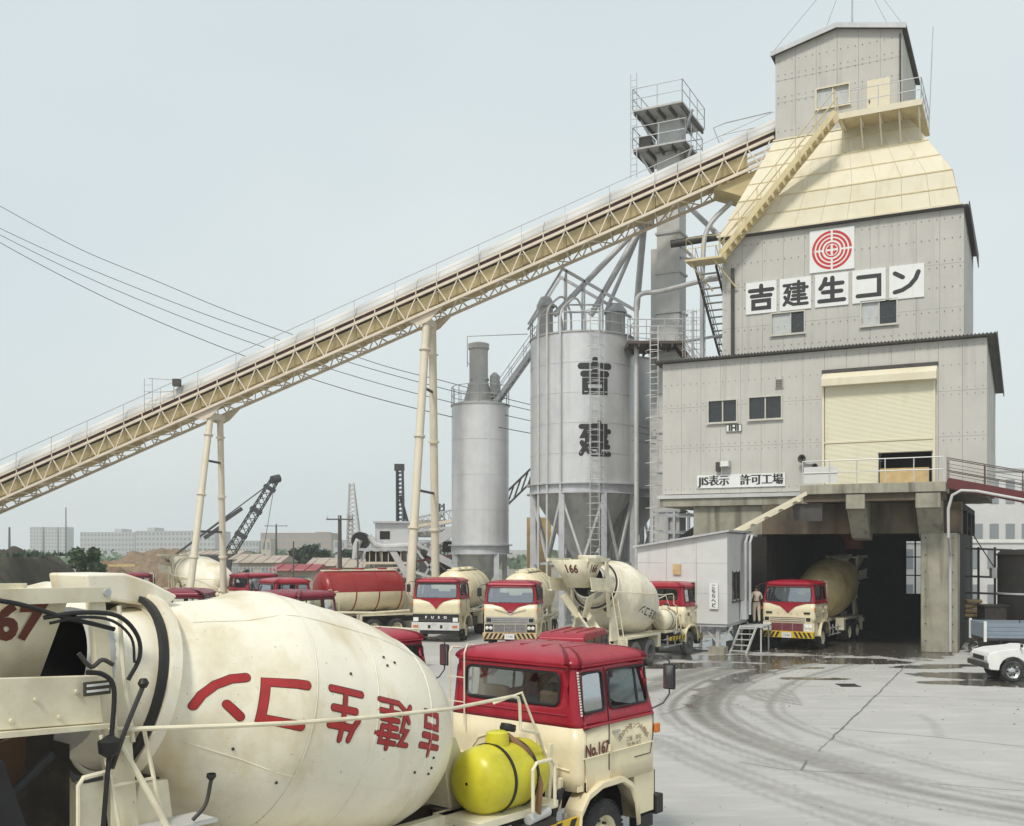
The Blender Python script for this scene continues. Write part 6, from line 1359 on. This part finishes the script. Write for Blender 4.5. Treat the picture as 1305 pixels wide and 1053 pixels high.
MB().box(1.6, 1.72, -.84, .84, .48, .66).build('bumper', 'trim_dark', wc, bevel=.03); MB().box(1.62, 1.65, -.48, .48, .72, .86).build('grille', 'black', wc)
MB().box(-2.55, -1.1, -.74, .74, 1.16, 1.2).build('bed_floor', 'trim_dark', wc)
# grey-blue flatbed behind it
fb = thing('flatbed_truck', 'small truck with grey-blue drop-side bed parked behind the white pickup', 'truck', (0, 0, 0), Matrix.Translation((22.6, 41.5, 0)) @ Matrix.Rotation(math.radians(-8), 4, 'Z'))
for x0, x1 in ((-3.6, -1.7), (-1.66, .2)):
    for y in (-.95, .92):
        p_ = MB().box(x0, x1, y, y+.04, .95, 1.55).build('drop_side', 'pickup_blue', fb)
        for z in (1.1, 1.25, 1.4): MB().box(x0+.04, x1-.04, y-.015 if y < 0 else y+.04, y if y < 0 else y+.055, z-.015, z+.015).build('rib', 'pickup_blue', p_)
MB().box(-3.62, -3.58, -.95, .95, .95, 1.55).build('tailgate', 'pickup_blue', fb); MB().box(-3.6, .25, -.95, .95, .85, .94).build('bed_floor', 'steel_dark', fb)
for y in (-.98, .96): MB().box(-3.66, -3.56, y-.03, y+.05, .8, 1.62).build('corner_post', 'white', fb)
side_body([(.3, .6), (1.9, .6), (1.9, 1.1), (1.7, 1.95), (.45, 2.0), (.3, 1.9)], .82, .08).build('cab', 'white', fb, bevel=.06)
for s in (-1, 1):
    MB().prism([(.55, s*.79, 1.3), (1.65, s*.79, 1.3), (1.55, s*.77, 1.8), (.6, s*.77, 1.8)], (0, s*.012, 0)).build('side_window', 'glass_dark', fb)
    for x in (-2.6, 1.1): car_wheel(fb, x, s*.7, .36, s)
MB().prism([(-3.5, -.3, .5), (1.7, -.3, .5), (1.7, -.3, .8), (-3.5, -.3, .8)], (0, .6, 0)).build('chassis', 'chassis', fb)
# low red van behind the cab of truck 167
rv = thing('red_van', 'small red van, only its roof visible just behind the cab of truck 167', 'van', (0, 0, 0), truck_frame(2.0, 32.0, 18))
side_body([(-1.9, .3)]+arch(-1.2, .36, .33)+arch(1.1, .36, .33)+[(1.7, .35), (1.75, .9), (1.6, 1.25), (1.2, 1.9), (.9, 2.0), (-1.6, 2.02), (-1.85, 1.9), (-1.92, 1.1)], .8, .1).build('body', 'cab_red', rv, bevel=.06)
for s in (-1, 1):
    for x0, x1 in ((.35, 1.2), (-.6, .25), (-1.6, -.7)): MB().prism([(x0, s*.745, 1.3), (x1, s*.745, 1.3), (x1-.08, s*.72, 1.8), (x0, s*.72, 1.8)], (0, s*.012, 0)).build('side_window', 'glass_dark', rv)
    for x in (-1.2, 1.1): car_wheel(rv, x, s*.66, .29, s)
MB().prism([(1.62, -.62, 1.25), (1.28, -.58, 1.8), (1.28, .58, 1.8), (1.62, .62, 1.25)], (.015, 0, .01)).build('windshield', 'glass_dark', rv)
for y in (-.4, 0, .4): MB().beam((-1.5, y, 2.03), (.8, y, 2.02), .05, .03).build('roof_rib', 'cab_red', rv)
# clutter behind the column
q = W(1300, 700, 47); tk = thing('dark_tank', 'tall nearly black tank cut off by the right edge of the picture', 'tank', (q.x, 47, 0))
MB().lathe([(1.05, .2), (1.05, 4.3), (.9, 4.45), (.01, 4.5)], (q.x+.35, 47.5, 0), n=32).build('shell', 'shade_black', tk)
for z in (.5, 2.4, 4.2): MB().lathe([(1.06, z), (1.1, z+.02), (1.1, z+.08), (1.06, z+.1)], (q.x+.35, 47.5, 0), n=32).build('band', 'galv' if z == 2.4 else 'shade_black', tk)
for a in (0, 1.6, 3.1, 4.7): MB().beam((q.x+.35+.9*math.cos(a), 47.5+.9*math.sin(a), 0), (q.x+.35+.9*math.cos(a), 47.5+.9*math.sin(a), .3), .15).build('leg', 'steel_dark', tk)
bpos = W(1240, 787, 50); 
for i, (dx, dz, dy) in enumerate(((-.45, 0, 0), (.35, 0, .1), (-.1, .22, 0), (-.4, .45, .1), (.3, .45, 0), (0, .68, .05))):
    mb = MB().box(-.4, .4, -.28, .28, 0, .2).xf(Matrix.Translation((bpos.x+dx, 50+dy, bpos.z+dz)))
    nm_ = ['lowest sack at left of the tan pile behind the column', 'lowest sack at right of the tan pile behind the column', 'second layer sack of the tan pile behind the column', 'third layer left sack of the tan pile behind the column', 'third layer right sack of the tan pile behind the column', 'topmost sack of the tan pile behind the column'][i]
    tag(mb.build('sack', 'wood_tan', None, (bpos.x+dx, 50+dy, bpos.z+dz), bevel=.09), nm_, 'sack', 'tan sacks piled behind the column')
pal = thing('sack_table', 'low dark steel table under the tan sacks', 'table', (bpos.x, 50, 0))
MB().box(bpos.x-1, bpos.x+1, 49.6, 50.5, bpos.z-.08, bpos.z-.005).build('table_top', 'steel_dark', pal)
for x in (-.9, .9):
    for y in (49.7, 50.4): MB().beam((bpos.x+x, y, 0), (bpos.x+x, y, bpos.z-.08), .08).build('leg', 'steel_dark', pal)
q = W(1264, 798, 46); bn = thing('waste_bin', 'dark grey steel bin standing beside the tan sacks', 'bin', (q.x, 46, 0)); MB().prism([(q.x-.45, 45.6, .02), (q.x+.4, 45.6, .02), (q.x+.5, 45.6, 1.95), (q.x-.5, 45.6, 1.95)], (0, .8, 0)).build('bin_body', 'chassis', bn, bevel=.03); MB().box(q.x-.56, q.x+.56, 45.54, 46.46, 1.95, 2.02).build('rim', 'steel_dark', bn)
wbp = G(1246, 832); wb = thing('wheelbarrow', 'rusty upturned wheelbarrow and scrap beside the concrete column', 'wheelbarrow', (wbp.x, wbp.y, 0))
MB().prism([(wbp.x-.5, wbp.y-.3, .45), (wbp.x+.5, wbp.y-.3, .75), (wbp.x+.6, wbp.y-.3, 1.05), (wbp.x-.3, wbp.y-.3, .8)], (0, .6, 0)).build('tray', 'steel_dark', wb, bevel=.02)
MB().lathe([(.1, -.04), (.22, -.05), (.24, 0), (.22, .05), (.1, .04)], (wbp.x-.2, wbp.y, .24), (0, 1, 0), n=16).build('wheel', 'rubber_dusty', wb)
for y in (-.25, .25): MB().tube([(wbp.x-.2, wbp.y+y*.4, .24), (wbp.x+.3, wbp.y+y, .5), (wbp.x+1.1, wbp.y+y, .85)], .02, 6).build('handle', 'galv_light', wb); MB().beam((wbp.x+.4, wbp.y+y, .55), (wbp.x+.5, wbp.y+y, .0), .03).build('leg', 'galv_light', wb)
# pipe frame right of the column
pr = thing('pipe_rack', 'steel pipe frame with valves in front of the pale works building', 'pipe rack', (22, 50, 0))
for px in (1228, 1247, 1268): p = W(px, 700, 50); MB().cyl((p.x, 50, 0), (p.x, 50, 4.6), .06, n=8).build('post', 'steel_dark', pr)
for z in (4.55, 3.2, 2.4): MB().cyl((W(1222, 0, 50).x, 50, z), (W(1290, 0, 50).x, 50, z-.1), .05, n=8).build('pipe_run', 'trim_dark', pr)
MB().box(W(1262, 0, 50).x, W(1272, 0, 50).x, 49.8, 50.1, 3.1, 3.6).build('switch_box', 'galv', pr)
MB().beam((W(1232, 0, 50).x, 49.9, 5.6), (W(1290, 0, 50).x, 49.9, 2.2), .04).build('stay', 'trim_dark', pr)

# ================================================================ BUILDINGS BEHIND
def block(name, label, px0, px1, pyt, Y, D, wall, floors=0, cols=0, cat='building', zb=0, win='far_window', wr=.55, roofbox=None, ang=0, group=None, roofm=None):
    a = W(px0, pyt, Y); b = W(px1, pyt, Y); t = thing(name, label, cat, ((a.x+b.x)/2, Y, 0), group=group)
    MB().box(a.x, b.x, Y, Y+D, zb, a.z).build('wall', wall, t)
    MB().box(a.x-.02*(b.x-a.x)*.2, b.x+.004*(b.x-a.x), Y-.1, Y+D+.1, a.z+.005, a.z+.005+max(.25, Y*.0006)).build('roof', roofm or wall, t)
    if floors:
        H = a.z-zb; dz = H/floors; dx = (b.x-a.x)/cols; msh = None
        for j in range(floors):
            for i in range(cols):
                x = a.x+dx*(i+.5); z = zb+dz*(j+.55)
                if msh is None:
                    o = MB().box(-dx*wr/2, dx*wr/2, -.06, -.01, -dz*.27, dz*.27); bb = list(t['_b']); t['_b'] = [0, 0, 0]; o = o.build('window', win, t); t['_b'] = bb; msh = o.data
                else: o = bpy.data.objects.new('window', msh); COL.objects.link(o); o.parent = t
                o.location = Vector((x, Y, z))-Vector(t['_b'])
    if roofbox:
        for (p0, p1, py) in roofbox: c = W(p0, py, Y+2); d = W(p1, py, Y+2); MB().box(c.x, d.x, Y+2, Y+2+D*.5, a.z+.3, c.z).build('roof_room', wall, t)
    return t
block('apartment_block', 'pale distant apartment block at far left, leftmost of the cluster', 38, 54, 672.5, 700, 12, 'far_wall', 8, 4)
block('apartment_block', 'pale distant apartment block, middle one of the far left cluster', 57, 73, 672.5, 700, 12, 'far_wall', 8, 4)
block('apartment_block', 'pale distant apartment block, right one of the far left cluster', 75, 84.5, 672.5, 700, 12, 'far_wall', 8, 2)
block('factory_block', 'long hazy blue-grey block left of the trestle with a rooftop room', 102, 172, 679, 560, 30, 'far_wall', 5, 16, roofbox=[(146, 155, 674)])
block('factory_block', 'longer hazy blue-grey block crossing behind the left trestle', 173, 274, 677.5, 540, 30, 'far_wall', 5, 20, roofbox=[(188, 197, 672.5)])
block('office_block', 'brownish hazy block with rows of openings right of the dark crane', 332, 422, 680, 480, 20, 'far_brown', 4, 18, roofbox=[(402, 418, 678)])
block('office_block', 'low pale block beside the foot of the dark crane boom', 296, 330, 690, 400, 15, 'far_wall', 3, 8)
block('water_tower_house', 'small pale yellow tower house among the roofs', 333, 345, 688, 260, 6, 'house_wall', 2, 2)
block('far_shed', 'long low grey shed far behind the aggregate plant', 425, 580, 689, 420, 20, 'far_wall', 2, 20)
# works building to the right, seen past and through the bay
block('works_building', 'two storey pale works building behind the stair at right', 1175, 1420, 601, 84, 14, 'siding_shed', 3, 12, roofm='far_wall')
block('works_annex', 'low white annex in front of the works building with dark windows', 960, 1420, 692, 72, 7, 'siding_shed', 2, 22, roofm='white', wr=.45)
def house(label, px0, px1, pye, pyr, Y, D, wall, roof, group='small houses beyond the yard'):
    a = W(px0, pye, Y); b = W(px1, pye, Y); r = W(px0, pyr, Y+D/2); t = thing('house', label, 'house', ((a.x+b.x)/2, Y, 0), group=group)
    MB().box(a.x, b.x, Y, Y+D, -.02, a.z).build('wall', wall, t)
    mb = MB(); e = .5; y0, y1, ym = Y-e, Y+D+e, Y+D/2; x0, x1 = a.x-e, b.x+e
    mb.prism([(x0, y0, a.z-.1), (x0, ym, r.z), (x0, y1, a.z-.1)], (x1-x0, 0, 0)); mb.build('roof', roof, t)
    n = max(2, int((b.x-a.x)/2.2))
    for i in range(n): x = a.x+(b.x-a.x)*(i+.5)/n; MB().box(x-.5, x+.5, Y-.05, Y-.01, a.z*.45, a.z*.8).build('window', 'far_window', t)
    for i in range(int((x1-x0)/1.2)): MB().beam((x0+.6+i*1.2, y0, a.z-.06), (x0+.6+i*1.2, ym, r.z+.03), .08, .06).build('roof_batten', roof, t)
for a in (('house with wide rusty tin roof right of the left trestle', 304, 352, 716, 708, 105, 8, 'house_wall', 'roof_tin'), ('brown roofed house under the dark crane boom', 296, 322, 712, 706, 130, 8, 'house_wall', 'roof_tin'),
          ('low house with dark red roof behind the red tanker cab', 350, 396, 726, 719, 84, 6, 'house_wall', 'roof_red'), ('tin roofed house left of the utility pole', 395, 432, 720, 711, 100, 8, 'house_wall', 'roof_tin'),
          ('small house with pale roof right of the utility pole', 436, 458, 722, 713, 96, 7, 'house_wall', 'roof_tin'), ('dim tin roof building far beyond the left trestle legs', 236, 300, 706, 701.5, 170, 10, 'far_brown', 'roof_tin')): house(*a)
# wire fence beyond the trucks
ff = thing('wire_fence', 'grey wire fence behind the parked trucks at left', 'fence', tuple(G(330, 768)))
a, b = W(296, 738, 72), W(352, 738, 72)
for i in range(13): x = a.x+(b.x-a.x)*i/12; MB().cyl((x, 72, 0), (x, 72, 3.3), .05, n=6).build('post', 'galv', ff)
for z in (1, 1.8, 2.5, 3.2): MB().cyl((a.x, 72, z), (b.x, 72, z), .03, n=4).build('rail', 'galv', ff)

# ================================================================ BANKS, MOUNDS, TREES
def mound(name, label, cx, cy, rx, ry, h, mat, seed=0, cat='earth mound', steep=1.6, kind=None, n=80, flat=0):
    mb = MB(); vs = []
    for j in range(n+1):
        for i in range(n+1):
            u = -1+2*i/n; v = -1+2*j/n; d = max(abs(u), abs(v)) if flat else math.hypot(u, v)
            z = h*max(0, 1-d**(steep if not flat else 16))
            p = V(cx+rx*u, cy+ry*v); z += (noise.noise(V(p.x*.35+seed, p.y*.35, seed))*(.05 if flat else .28)+noise.noise(V(p.x*1.3+seed, p.y*1.3, seed))*.12+noise.noise(V(p.x*4, p.y*4, seed))*.05)*h*min(1, z/h*2)
            vs.append(V(p.x, p.y, z-.03))
    mb.add(vs, [(j*(n+1)+i, j*(n+1)+i+1, (j+1)*(n+1)+i+1, (j+1)*(n+1)+i) for j in range(n) for i in range(n)])
    o = mb.build(name, mat, None, (cx, cy, 0), angle=180)
    return tag(o, label, cat, kind=kind) if not kind else tag(o, kind=kind)
q = W(20, 700, 44); mound('dark_bank', 'long dark weedy aggregate bank with a cut end at far left', -30.6, 50, 8.2, 5, 4.3, 'soil_dark', 3, 'bank', flat=1)
q = W(142, 712, 95); mound('soil_mound', 'brown soil mound left of the left trestle', q.x, 95, 4.2, 4, 3.5, 'soil', 5)
q = W(205, 712, 80); mound('soil_mound', 'lower brown soil mound beside the left trestle foot', q.x, 84, 4.0, 3.5, 3.1, 'soil', 9)
q = W(190, 705, 190); mound('earth_rise', 'broad brown earth rise behind the nearer soil mounds', q.x, 200, 16, 10, 4.4, 'soil', 2, 'bank')
q = W(260, 705, 230); mound('green_rise', 'farther dark green rise behind the trestle legs', q.x, 240, 22, 12, 4.2, 'leaf_dark', 12, 'bank')
tag(MB().box(W(138, 0, 88).x, W(172, 0, 88).x, 88, 88.4, 3.0, 3.2).build('timber_beam', 'wood_tan', None, (W(150, 0, 88).x, 88, 3)), 'pale timber lying on the brown soil mound', 'timber')
rnd = random.Random(8); mb = MB()
for i in range(2600):
    x = -30.6+rnd.uniform(-8, 8.1); y = rnd.uniform(45.3, 54); z = 4.3*rnd.uniform(.35, 1.03) if y < 46.5 else 4.25; a = V(rnd.gauss(0, 1), rnd.gauss(0, .4), rnd.uniform(.2, 1)).normalized()*rnd.uniform(.1, .3); b = V(.08, .02, 0)
    if noise.noise(V(x*.6, y*.6, z)) < -.05: continue
    mb.add([(x-b.x, y, z-.1), (x+b.x, y, z-.1), V(x, y, z)+a], [(0, 1, 2)])
tag(mb.build('weeds', 'leaf_dark', None, (-30, 50, 0)), kind='stuff')
def tree(label, px, pyt, Y, wpx, mat='leaf', n=1500, group='trees beyond the yard', leaf=.35, seed=1):
    c = W(px, pyt, Y); H = c.z; R = wpx/2/1310*Y; rnd = random.Random(seed); t = thing('tree', label, 'tree', (c.x, Y, 0), group=group)
    mb = MB(); mb.cyl((c.x, Y, -.05), (c.x+.1, Y, H*.55), .18, .1, n=8); mb.build('trunk', 'bark', t)
    for k in range(5): a = rnd.uniform(0, 6.28); MB().cyl((c.x+.05, Y, H*(.25+.06*k)), (c.x+R*.6*math.cos(a), Y+R*.6*math.sin(a), H*(.5+.08*k)), .07, .03, n=5).build('limb', 'bark', t)
    cl = [(V(c.x+rnd.uniform(-.75, .75)*R, Y+rnd.uniform(-.6, .6)*R, H*rnd.uniform(.3, .88)), R*rnd.uniform(.28, .5)) for _ in range(14)]+[(V(c.x, Y, H*.82), R*.4)]
    mb = MB()
    for i in range(n):
        p, r = rnd.choice(cl); d = V(rnd.gauss(0, 1), rnd.gauss(0, 1), rnd.gauss(0, 1)).normalized(); q = p+d*r*rnd.uniform(.55, 1.05); q.z = max(.3, min(q.z, H))
        a = V(rnd.gauss(0, 1), rnd.gauss(0, 1), rnd.gauss(0, 1)).normalized()*leaf; b = a.cross(d).normalized()*leaf*.6; mb.add([q-a, q+b, q+a, q-b], [(0, 1, 2, 3)])
    tag(mb.build('crown', mat, t), kind='stuff')
tree('bushy green tree standing at the end of the dark bank', 119, 688, 66, 34, 'leaf', 2200, seed=1, leaf=.26)
tree('smaller green tree between the dark bank and the tall tree', 97, 693, 70, 22, 'leaf', 1200, seed=2, leaf=.26)
tree('dark green tree behind the red roofed house', 388, 695, 135, 34, 'leaf_dark', 1500, seed=3, leaf=.5)
tree('dark green tree left of the utility pole', 412, 699, 140, 24, 'leaf_dark', 1200, seed=4, leaf=.5)
tree('low green tree right of the utility pole', 446, 700, 140, 26, 'leaf_dark', 1200, seed=5, leaf=.5)
tree('small green bush tree by the wire fence', 311, 722, 68, 16, 'leaf', 900, seed=6, leaf=.22)
tree('low green tree under the crane boom', 300, 708, 150, 30, 'leaf', 1100, seed=7, leaf=.5)
mb = MB(); rnd = random.Random(5)
for i in range(5000):
    x = rnd.uniform(-330, 60); y = rnd.uniform(230, 420); h = rnd.uniform(.5, 4.2); s_ = rnd.uniform(.6, 1.6)
    a = V(rnd.gauss(0, 1), rnd.gauss(0, 1), rnd.gauss(0, 1)).normalized()*s_; b = a.orthogonal().normalized()*s_; q = V(x, y, h*abs(noise.noise(V(x*.03, y*.03, 0)))*2); mb.add([q-a, q+b, q+a, q-b], [(0, 1, 2, 3)])
tag(mb.build('scrub', 'leaf', None, (-100, 300, 0)), kind='stuff')

# ================================================================ CRANES, MASTS, POLES
def lattice(mb, p, q, w0, w1, n, r=.06, up=(0, 1, 0)):
    p = Vector(p); q = Vector(q); d = (q-p).normalized(); a = d.cross(Vector(up)).normalized(); b = a.cross(d); C_ = []
    for i in range(n+1):
        c = p.lerp(q, i/n); w = w0+(w1-w0)*i/n; C_.append([c+a*w/2*s+b*w/2*u for s, u in ((-1, -1), (1, -1), (1, 1), (-1, 1))])
    for k in range(4):
        mb.beam(C_[0][k], C_[-1][k], r*1.5)
        for i in range(n): mb.beam(C_[i][k], C_[i+1][(k+1) % 4], r)
    return mb
def crane(label, base, tip, w0, w1, n, mat, r=.08, collars=()):
    t = thing('crawler_crane', label, 'crane', (base.x, base.y, 0)); lattice(MB(), base, tip, w0, w1, n, r).build('boom', mat, t)
    for k in collars: c = base.lerp(tip, k); MB().beam(base.lerp(tip, k-.02), base.lerp(tip, k+.02), w0*1.15, w0*1.15, up=(0, 1, 0)).build('boom_joint', mat, t)
    MB().box(base.x-3, base.x+1.5, base.y-1.6, base.y+1.6, 1.3, 3.6).build('house', mat, t, bevel=.1)
    for y in (-1.9, 1.3): MB().box(base.x-3, base.x+3, base.y+y, base.y+y+.7, 0, 1.2).build('track', mat, t, bevel=.3)
    return t
Yc = 150; b0, b1 = W(286, 706, Yc), W(350, 612, Yc); cr = crane('dark crawler crane with long lattice boom leaning right above the roofs', V(b0.x, Yc, 2.6), b1, 1.35, 1.0, 16, 'crane_dark', .10, (.33, .63, .9))
MB().cyl(b1-V(.3, .4, 0), b1+V(.6, .4, .3), .6, n=12).build('head_sheave', 'crane_dark', cr)
mb = MB(); 
for p, q in ((W(224, 706, Yc), b1), (W(226, 706, Yc), W(292, 657, Yc))): mb.cyl(p, q, .09, n=5)
mb.cyl(b1+V(0, 0, -.5), W(336, 700, Yc), .05, n=4); mb.build('pendant_line', 'crane_dark', cr)
for px, py in ((272, 678), (297, 656)): p = W(px, py, Yc); MB().beam(p-V(1.3, 0, .9), p+V(1.3, 0, .9), .5).build('rope_block', 'crane_dark', cr)
b0, b1 = W(452, 704, 170), W(448, 616, 170); cr = crane('pale hazy tapering lattice crane mast behind the utility pole', V(b0.x, 170, 2.6), b1, 2.6, .7, 18, 'crane_pale', .10)
lattice(MB(), W(446, 700, 170), W(446, 655, 170), 1, .8, 8, .09).build('back_mast', 'crane_pale', cr)
b0, b1 = W(511, 700, 140), W(509.5, 600, 140); cr = crane('dark piling rig mast with diagonal brace behind the aggregate plant', V(b0.x, 140, 2.6), b1, 1.0, .8, 22, 'crane_dark', .14)
MB().beam(W(510, 632, 140), W(520, 668, 140), .4).build('brace', 'crane_dark', cr); MB().box(b1.x-.7, b1.x+.6, 139.5, 140.5, b1.z, b1.z+.9).build('mast_head', 'crane_dark', cr); MB().beam(W(506.5, 602, 140), W(507, 665, 140), .35).build('lead', 'crane_dark', cr)
b0, b1 = W(563, 700, 140), W(563, 642, 140); cr = crane('short dark mast seen between the trestle leg and slim silo', V(b0.x, 140, 2.6), b1, .8, .6, 12, 'crane_dark', .12)
def pole(label, px, pyt, Y, arm=1.6, r=.14, arms=1):
    c = W(px, pyt, Y); t = thing('utility_pole', label, 'utility pole', (c.x, Y, 0)); MB().cyl((c.x, Y, -.05), (c.x, Y, c.z), r*1.2, r*.8, n=8).build('shaft', 'pole', t)
    for k in range(arms):
        z = c.z-.3-k*1.0; MB().beam((c.x-arm/2, Y-.15, z), (c.x+arm/2, Y-.15, z), .1).build('crossarm', 'pole', t)
        for s in (-.45, 0, .45): MB().cyl((c.x+arm*s, Y-.15, z), (c.x+arm*s, Y-.15, z+.25), .05, n=6).build('insulator', 'galv_light', t)
pole('dark utility pole with one crossarm standing left of the aggregate plant', 433, 657, 78, 2.0, .17)
pole('thin hazy utility pole above the tin roofs', 352, 668, 160, 3.6, .16)
pole('slim dark pole standing above the red tanker', 456, 690, 62, .1, .06, 0); pole('thin pole on the far left horizon above the dark bank', 12, 672, 300, .1, .35, 0); pole('very thin hazy mast right of the apartment cluster', 84, 647, 500, .1, .35, 0); pole('slim pole beside the maroon truck roof', 374, 690, 60, .1, .05, 0)

# ================================================================ AGGREGATE PLANT
ag = thing('aggregate_plant', 'jumble of grey screening machinery, cabin and lattice frames behind the tankers', 'aggregate plant', (-11, 76, 0)); Y = 76; s_ = Y/1310
def bq(px0, px1, py0, py1, d0, d1, nm, mt, **k): a = W(px0, py1, Y); b = W(px1, py0, Y); return MB().box(a.x, b.x, Y+d0, Y+d1, a.z, b.z).build(nm, mt, ag, **k)
cb = bq(478, 527, 667, 699, 0, 4, 'cabin', 'silo', bevel=.02); bq(476, 529, 664.5, 667, -.3, 4.3, 'cabin_roof', 'galv')
a = W(484, 677, Y); MB().box(a.x, a.x+.75, Y-.03, Y-.005, a.z-.6, a.z).build('window', 'black', cb); a = W(505, 690, Y)
bq(528, 556, 662, 684, 1, 5, 'tank', 'silo_grey'); bq(455, 530, 699, 702, -1, 5, 'deck', 'galv'); bq(466, 512, 703, 716, 0, 4, 'screen_box', 'steel_dark', bevel=.05); bq(462, 520, 716, 719, -.8, 4, 'deck', 'conv_cream')
bq(478, 500, 719, 735, 0, 3, 'hopper', 'silo_grey')
hd_ = W(462, 689, Y); MB().cyl(hd_+V(-.1, -.8, 0), hd_+V(-.1, .6, 0), .62, n=18).build('head_drum', 'black', ag)
MB().tube([W(457, 703, Y-.8), W(453, 712, Y-.8), W(455, 694, Y-.8), W(458, 688, Y-.8)], .28, 10).build('curved_duct', 'galv_light', ag)
MB().tube([W(470, 683, Y-.6), W(478, 694, Y-.6), W(490, 697, Y-.6), W(528, 695, Y-.6)], .22, 10).build('duct', 'galv_light', ag)
rnd = random.Random(3)
for px in (458, 470, 486, 500, 514, 528, 544, 560): a = W(px, 702 if px < 535 else 690, Y); MB().beam((a.x, Y+rnd.uniform(-.5, 3), 0), (a.x, Y+rnd.uniform(-.5, 3), a.z), .18).build('post', 'galv', ag)
for (p, q, w_, mt) in (((500, 701), (520, 735), .45, 'galv_light'), ((520, 672), (576, 664), .22, 'conv_cream'), ((520, 678), (576, 672), .18, 'galv'), ((525, 690), (576, 716), .2, 'galv'), ((522, 717), (576, 708), .16, 'red_steel'), ((520, 726), (576, 745), .2, 'galv_light'), ((530, 700), (560, 740), .16, 'galv'), ((560, 700), (535, 745), .16, 'galv'), ((456, 735), (530, 735), .16, 'conv_cream'),
                     ((455, 727), (530, 722), .12, 'conv_cream'), ((500, 740), (520, 720), .14, 'galv'), ((555, 690), (578, 676), .7, 'silo'), ((545, 705), (578, 722), .3, 'galv'), ((505, 735), (530, 770), .3, 'galv_light'), ((520, 745), (545, 790), .2, 'galv'), ((540, 700), (576, 735), .14, 'trim_dark'), ((528, 740), (578, 728), .14, 'trim_dark')):
    MB().beam(W(*p, Y-.7), W(*q, Y-.7), w_).build('member', mt, ag)
for k in range(10): a = W(455+k*8, 716, Y-.8); MB().cyl(a, a+V(0, 0, .95), .035, n=5).build('rail_post', 'conv_cream', ag)
a = W(455, 716, Y-.8)+V(0, 0, .95); b = W(530, 716, Y-.8)+V(0, 0, .95); MB().cyl(a, b, .035, n=5).build('rail', 'conv_cream', ag)
for (p, q) in (((530, 668), (576, 658)), ((525, 705), (576, 690))): lattice(MB(), W(*p, Y+1), W(*q, Y+1), .9, .9, 7, .07).build('lattice_girder', 'galv', ag)
for (px0, px1, py0, py1, mt) in ((536, 552, 700, 712, 'steel_dark'), (556, 574, 715, 732, 'chassis'), (524, 540, 730, 748, 'silo_grey'), (545, 562, 740, 756, 'galv'), (564, 577, 690, 704, 'trim_dark')): bq(px0, px1, py0, py1, 0, 2, 'machine_box', mt)
mound('gravel_heap', 'grey gravel heap at the foot of the aggregate plant', -9.5, 71, 5, 3, 2.0, 'soil', 21)
# ================================================================ HAZE (closed box of pale air)
mb = MB().box(-1200, 1200, -30, 1100, -1.05, 70)
hz = bpy.data.meshes.new('haze'); hz.from_pydata([tuple(v) for v in mb.v], [], mb.f)
m = bpy.data.materials.new('haze_air'); m.use_nodes = True; t_ = m.node_tree; t_.nodes.clear(); o_ = t_.nodes.new('ShaderNodeOutputMaterial'); pv = t_.nodes.new('ShaderNodeVolumePrincipled')
pv.inputs['Color'].default_value = (.93, .97, .99, 1); pv.inputs['Density'].default_value = .00055; pv.inputs['Anisotropy'].default_value = .2
t_.links.new(pv.outputs[0], o_.inputs['Volume']); hz.materials.append(m)
ho = bpy.data.objects.new('haze', hz); COL.objects.link(ho); tag(ho, kind='stuff')
for o in list(bpy.data.objects):
    if '_b' in o: del o['_b']
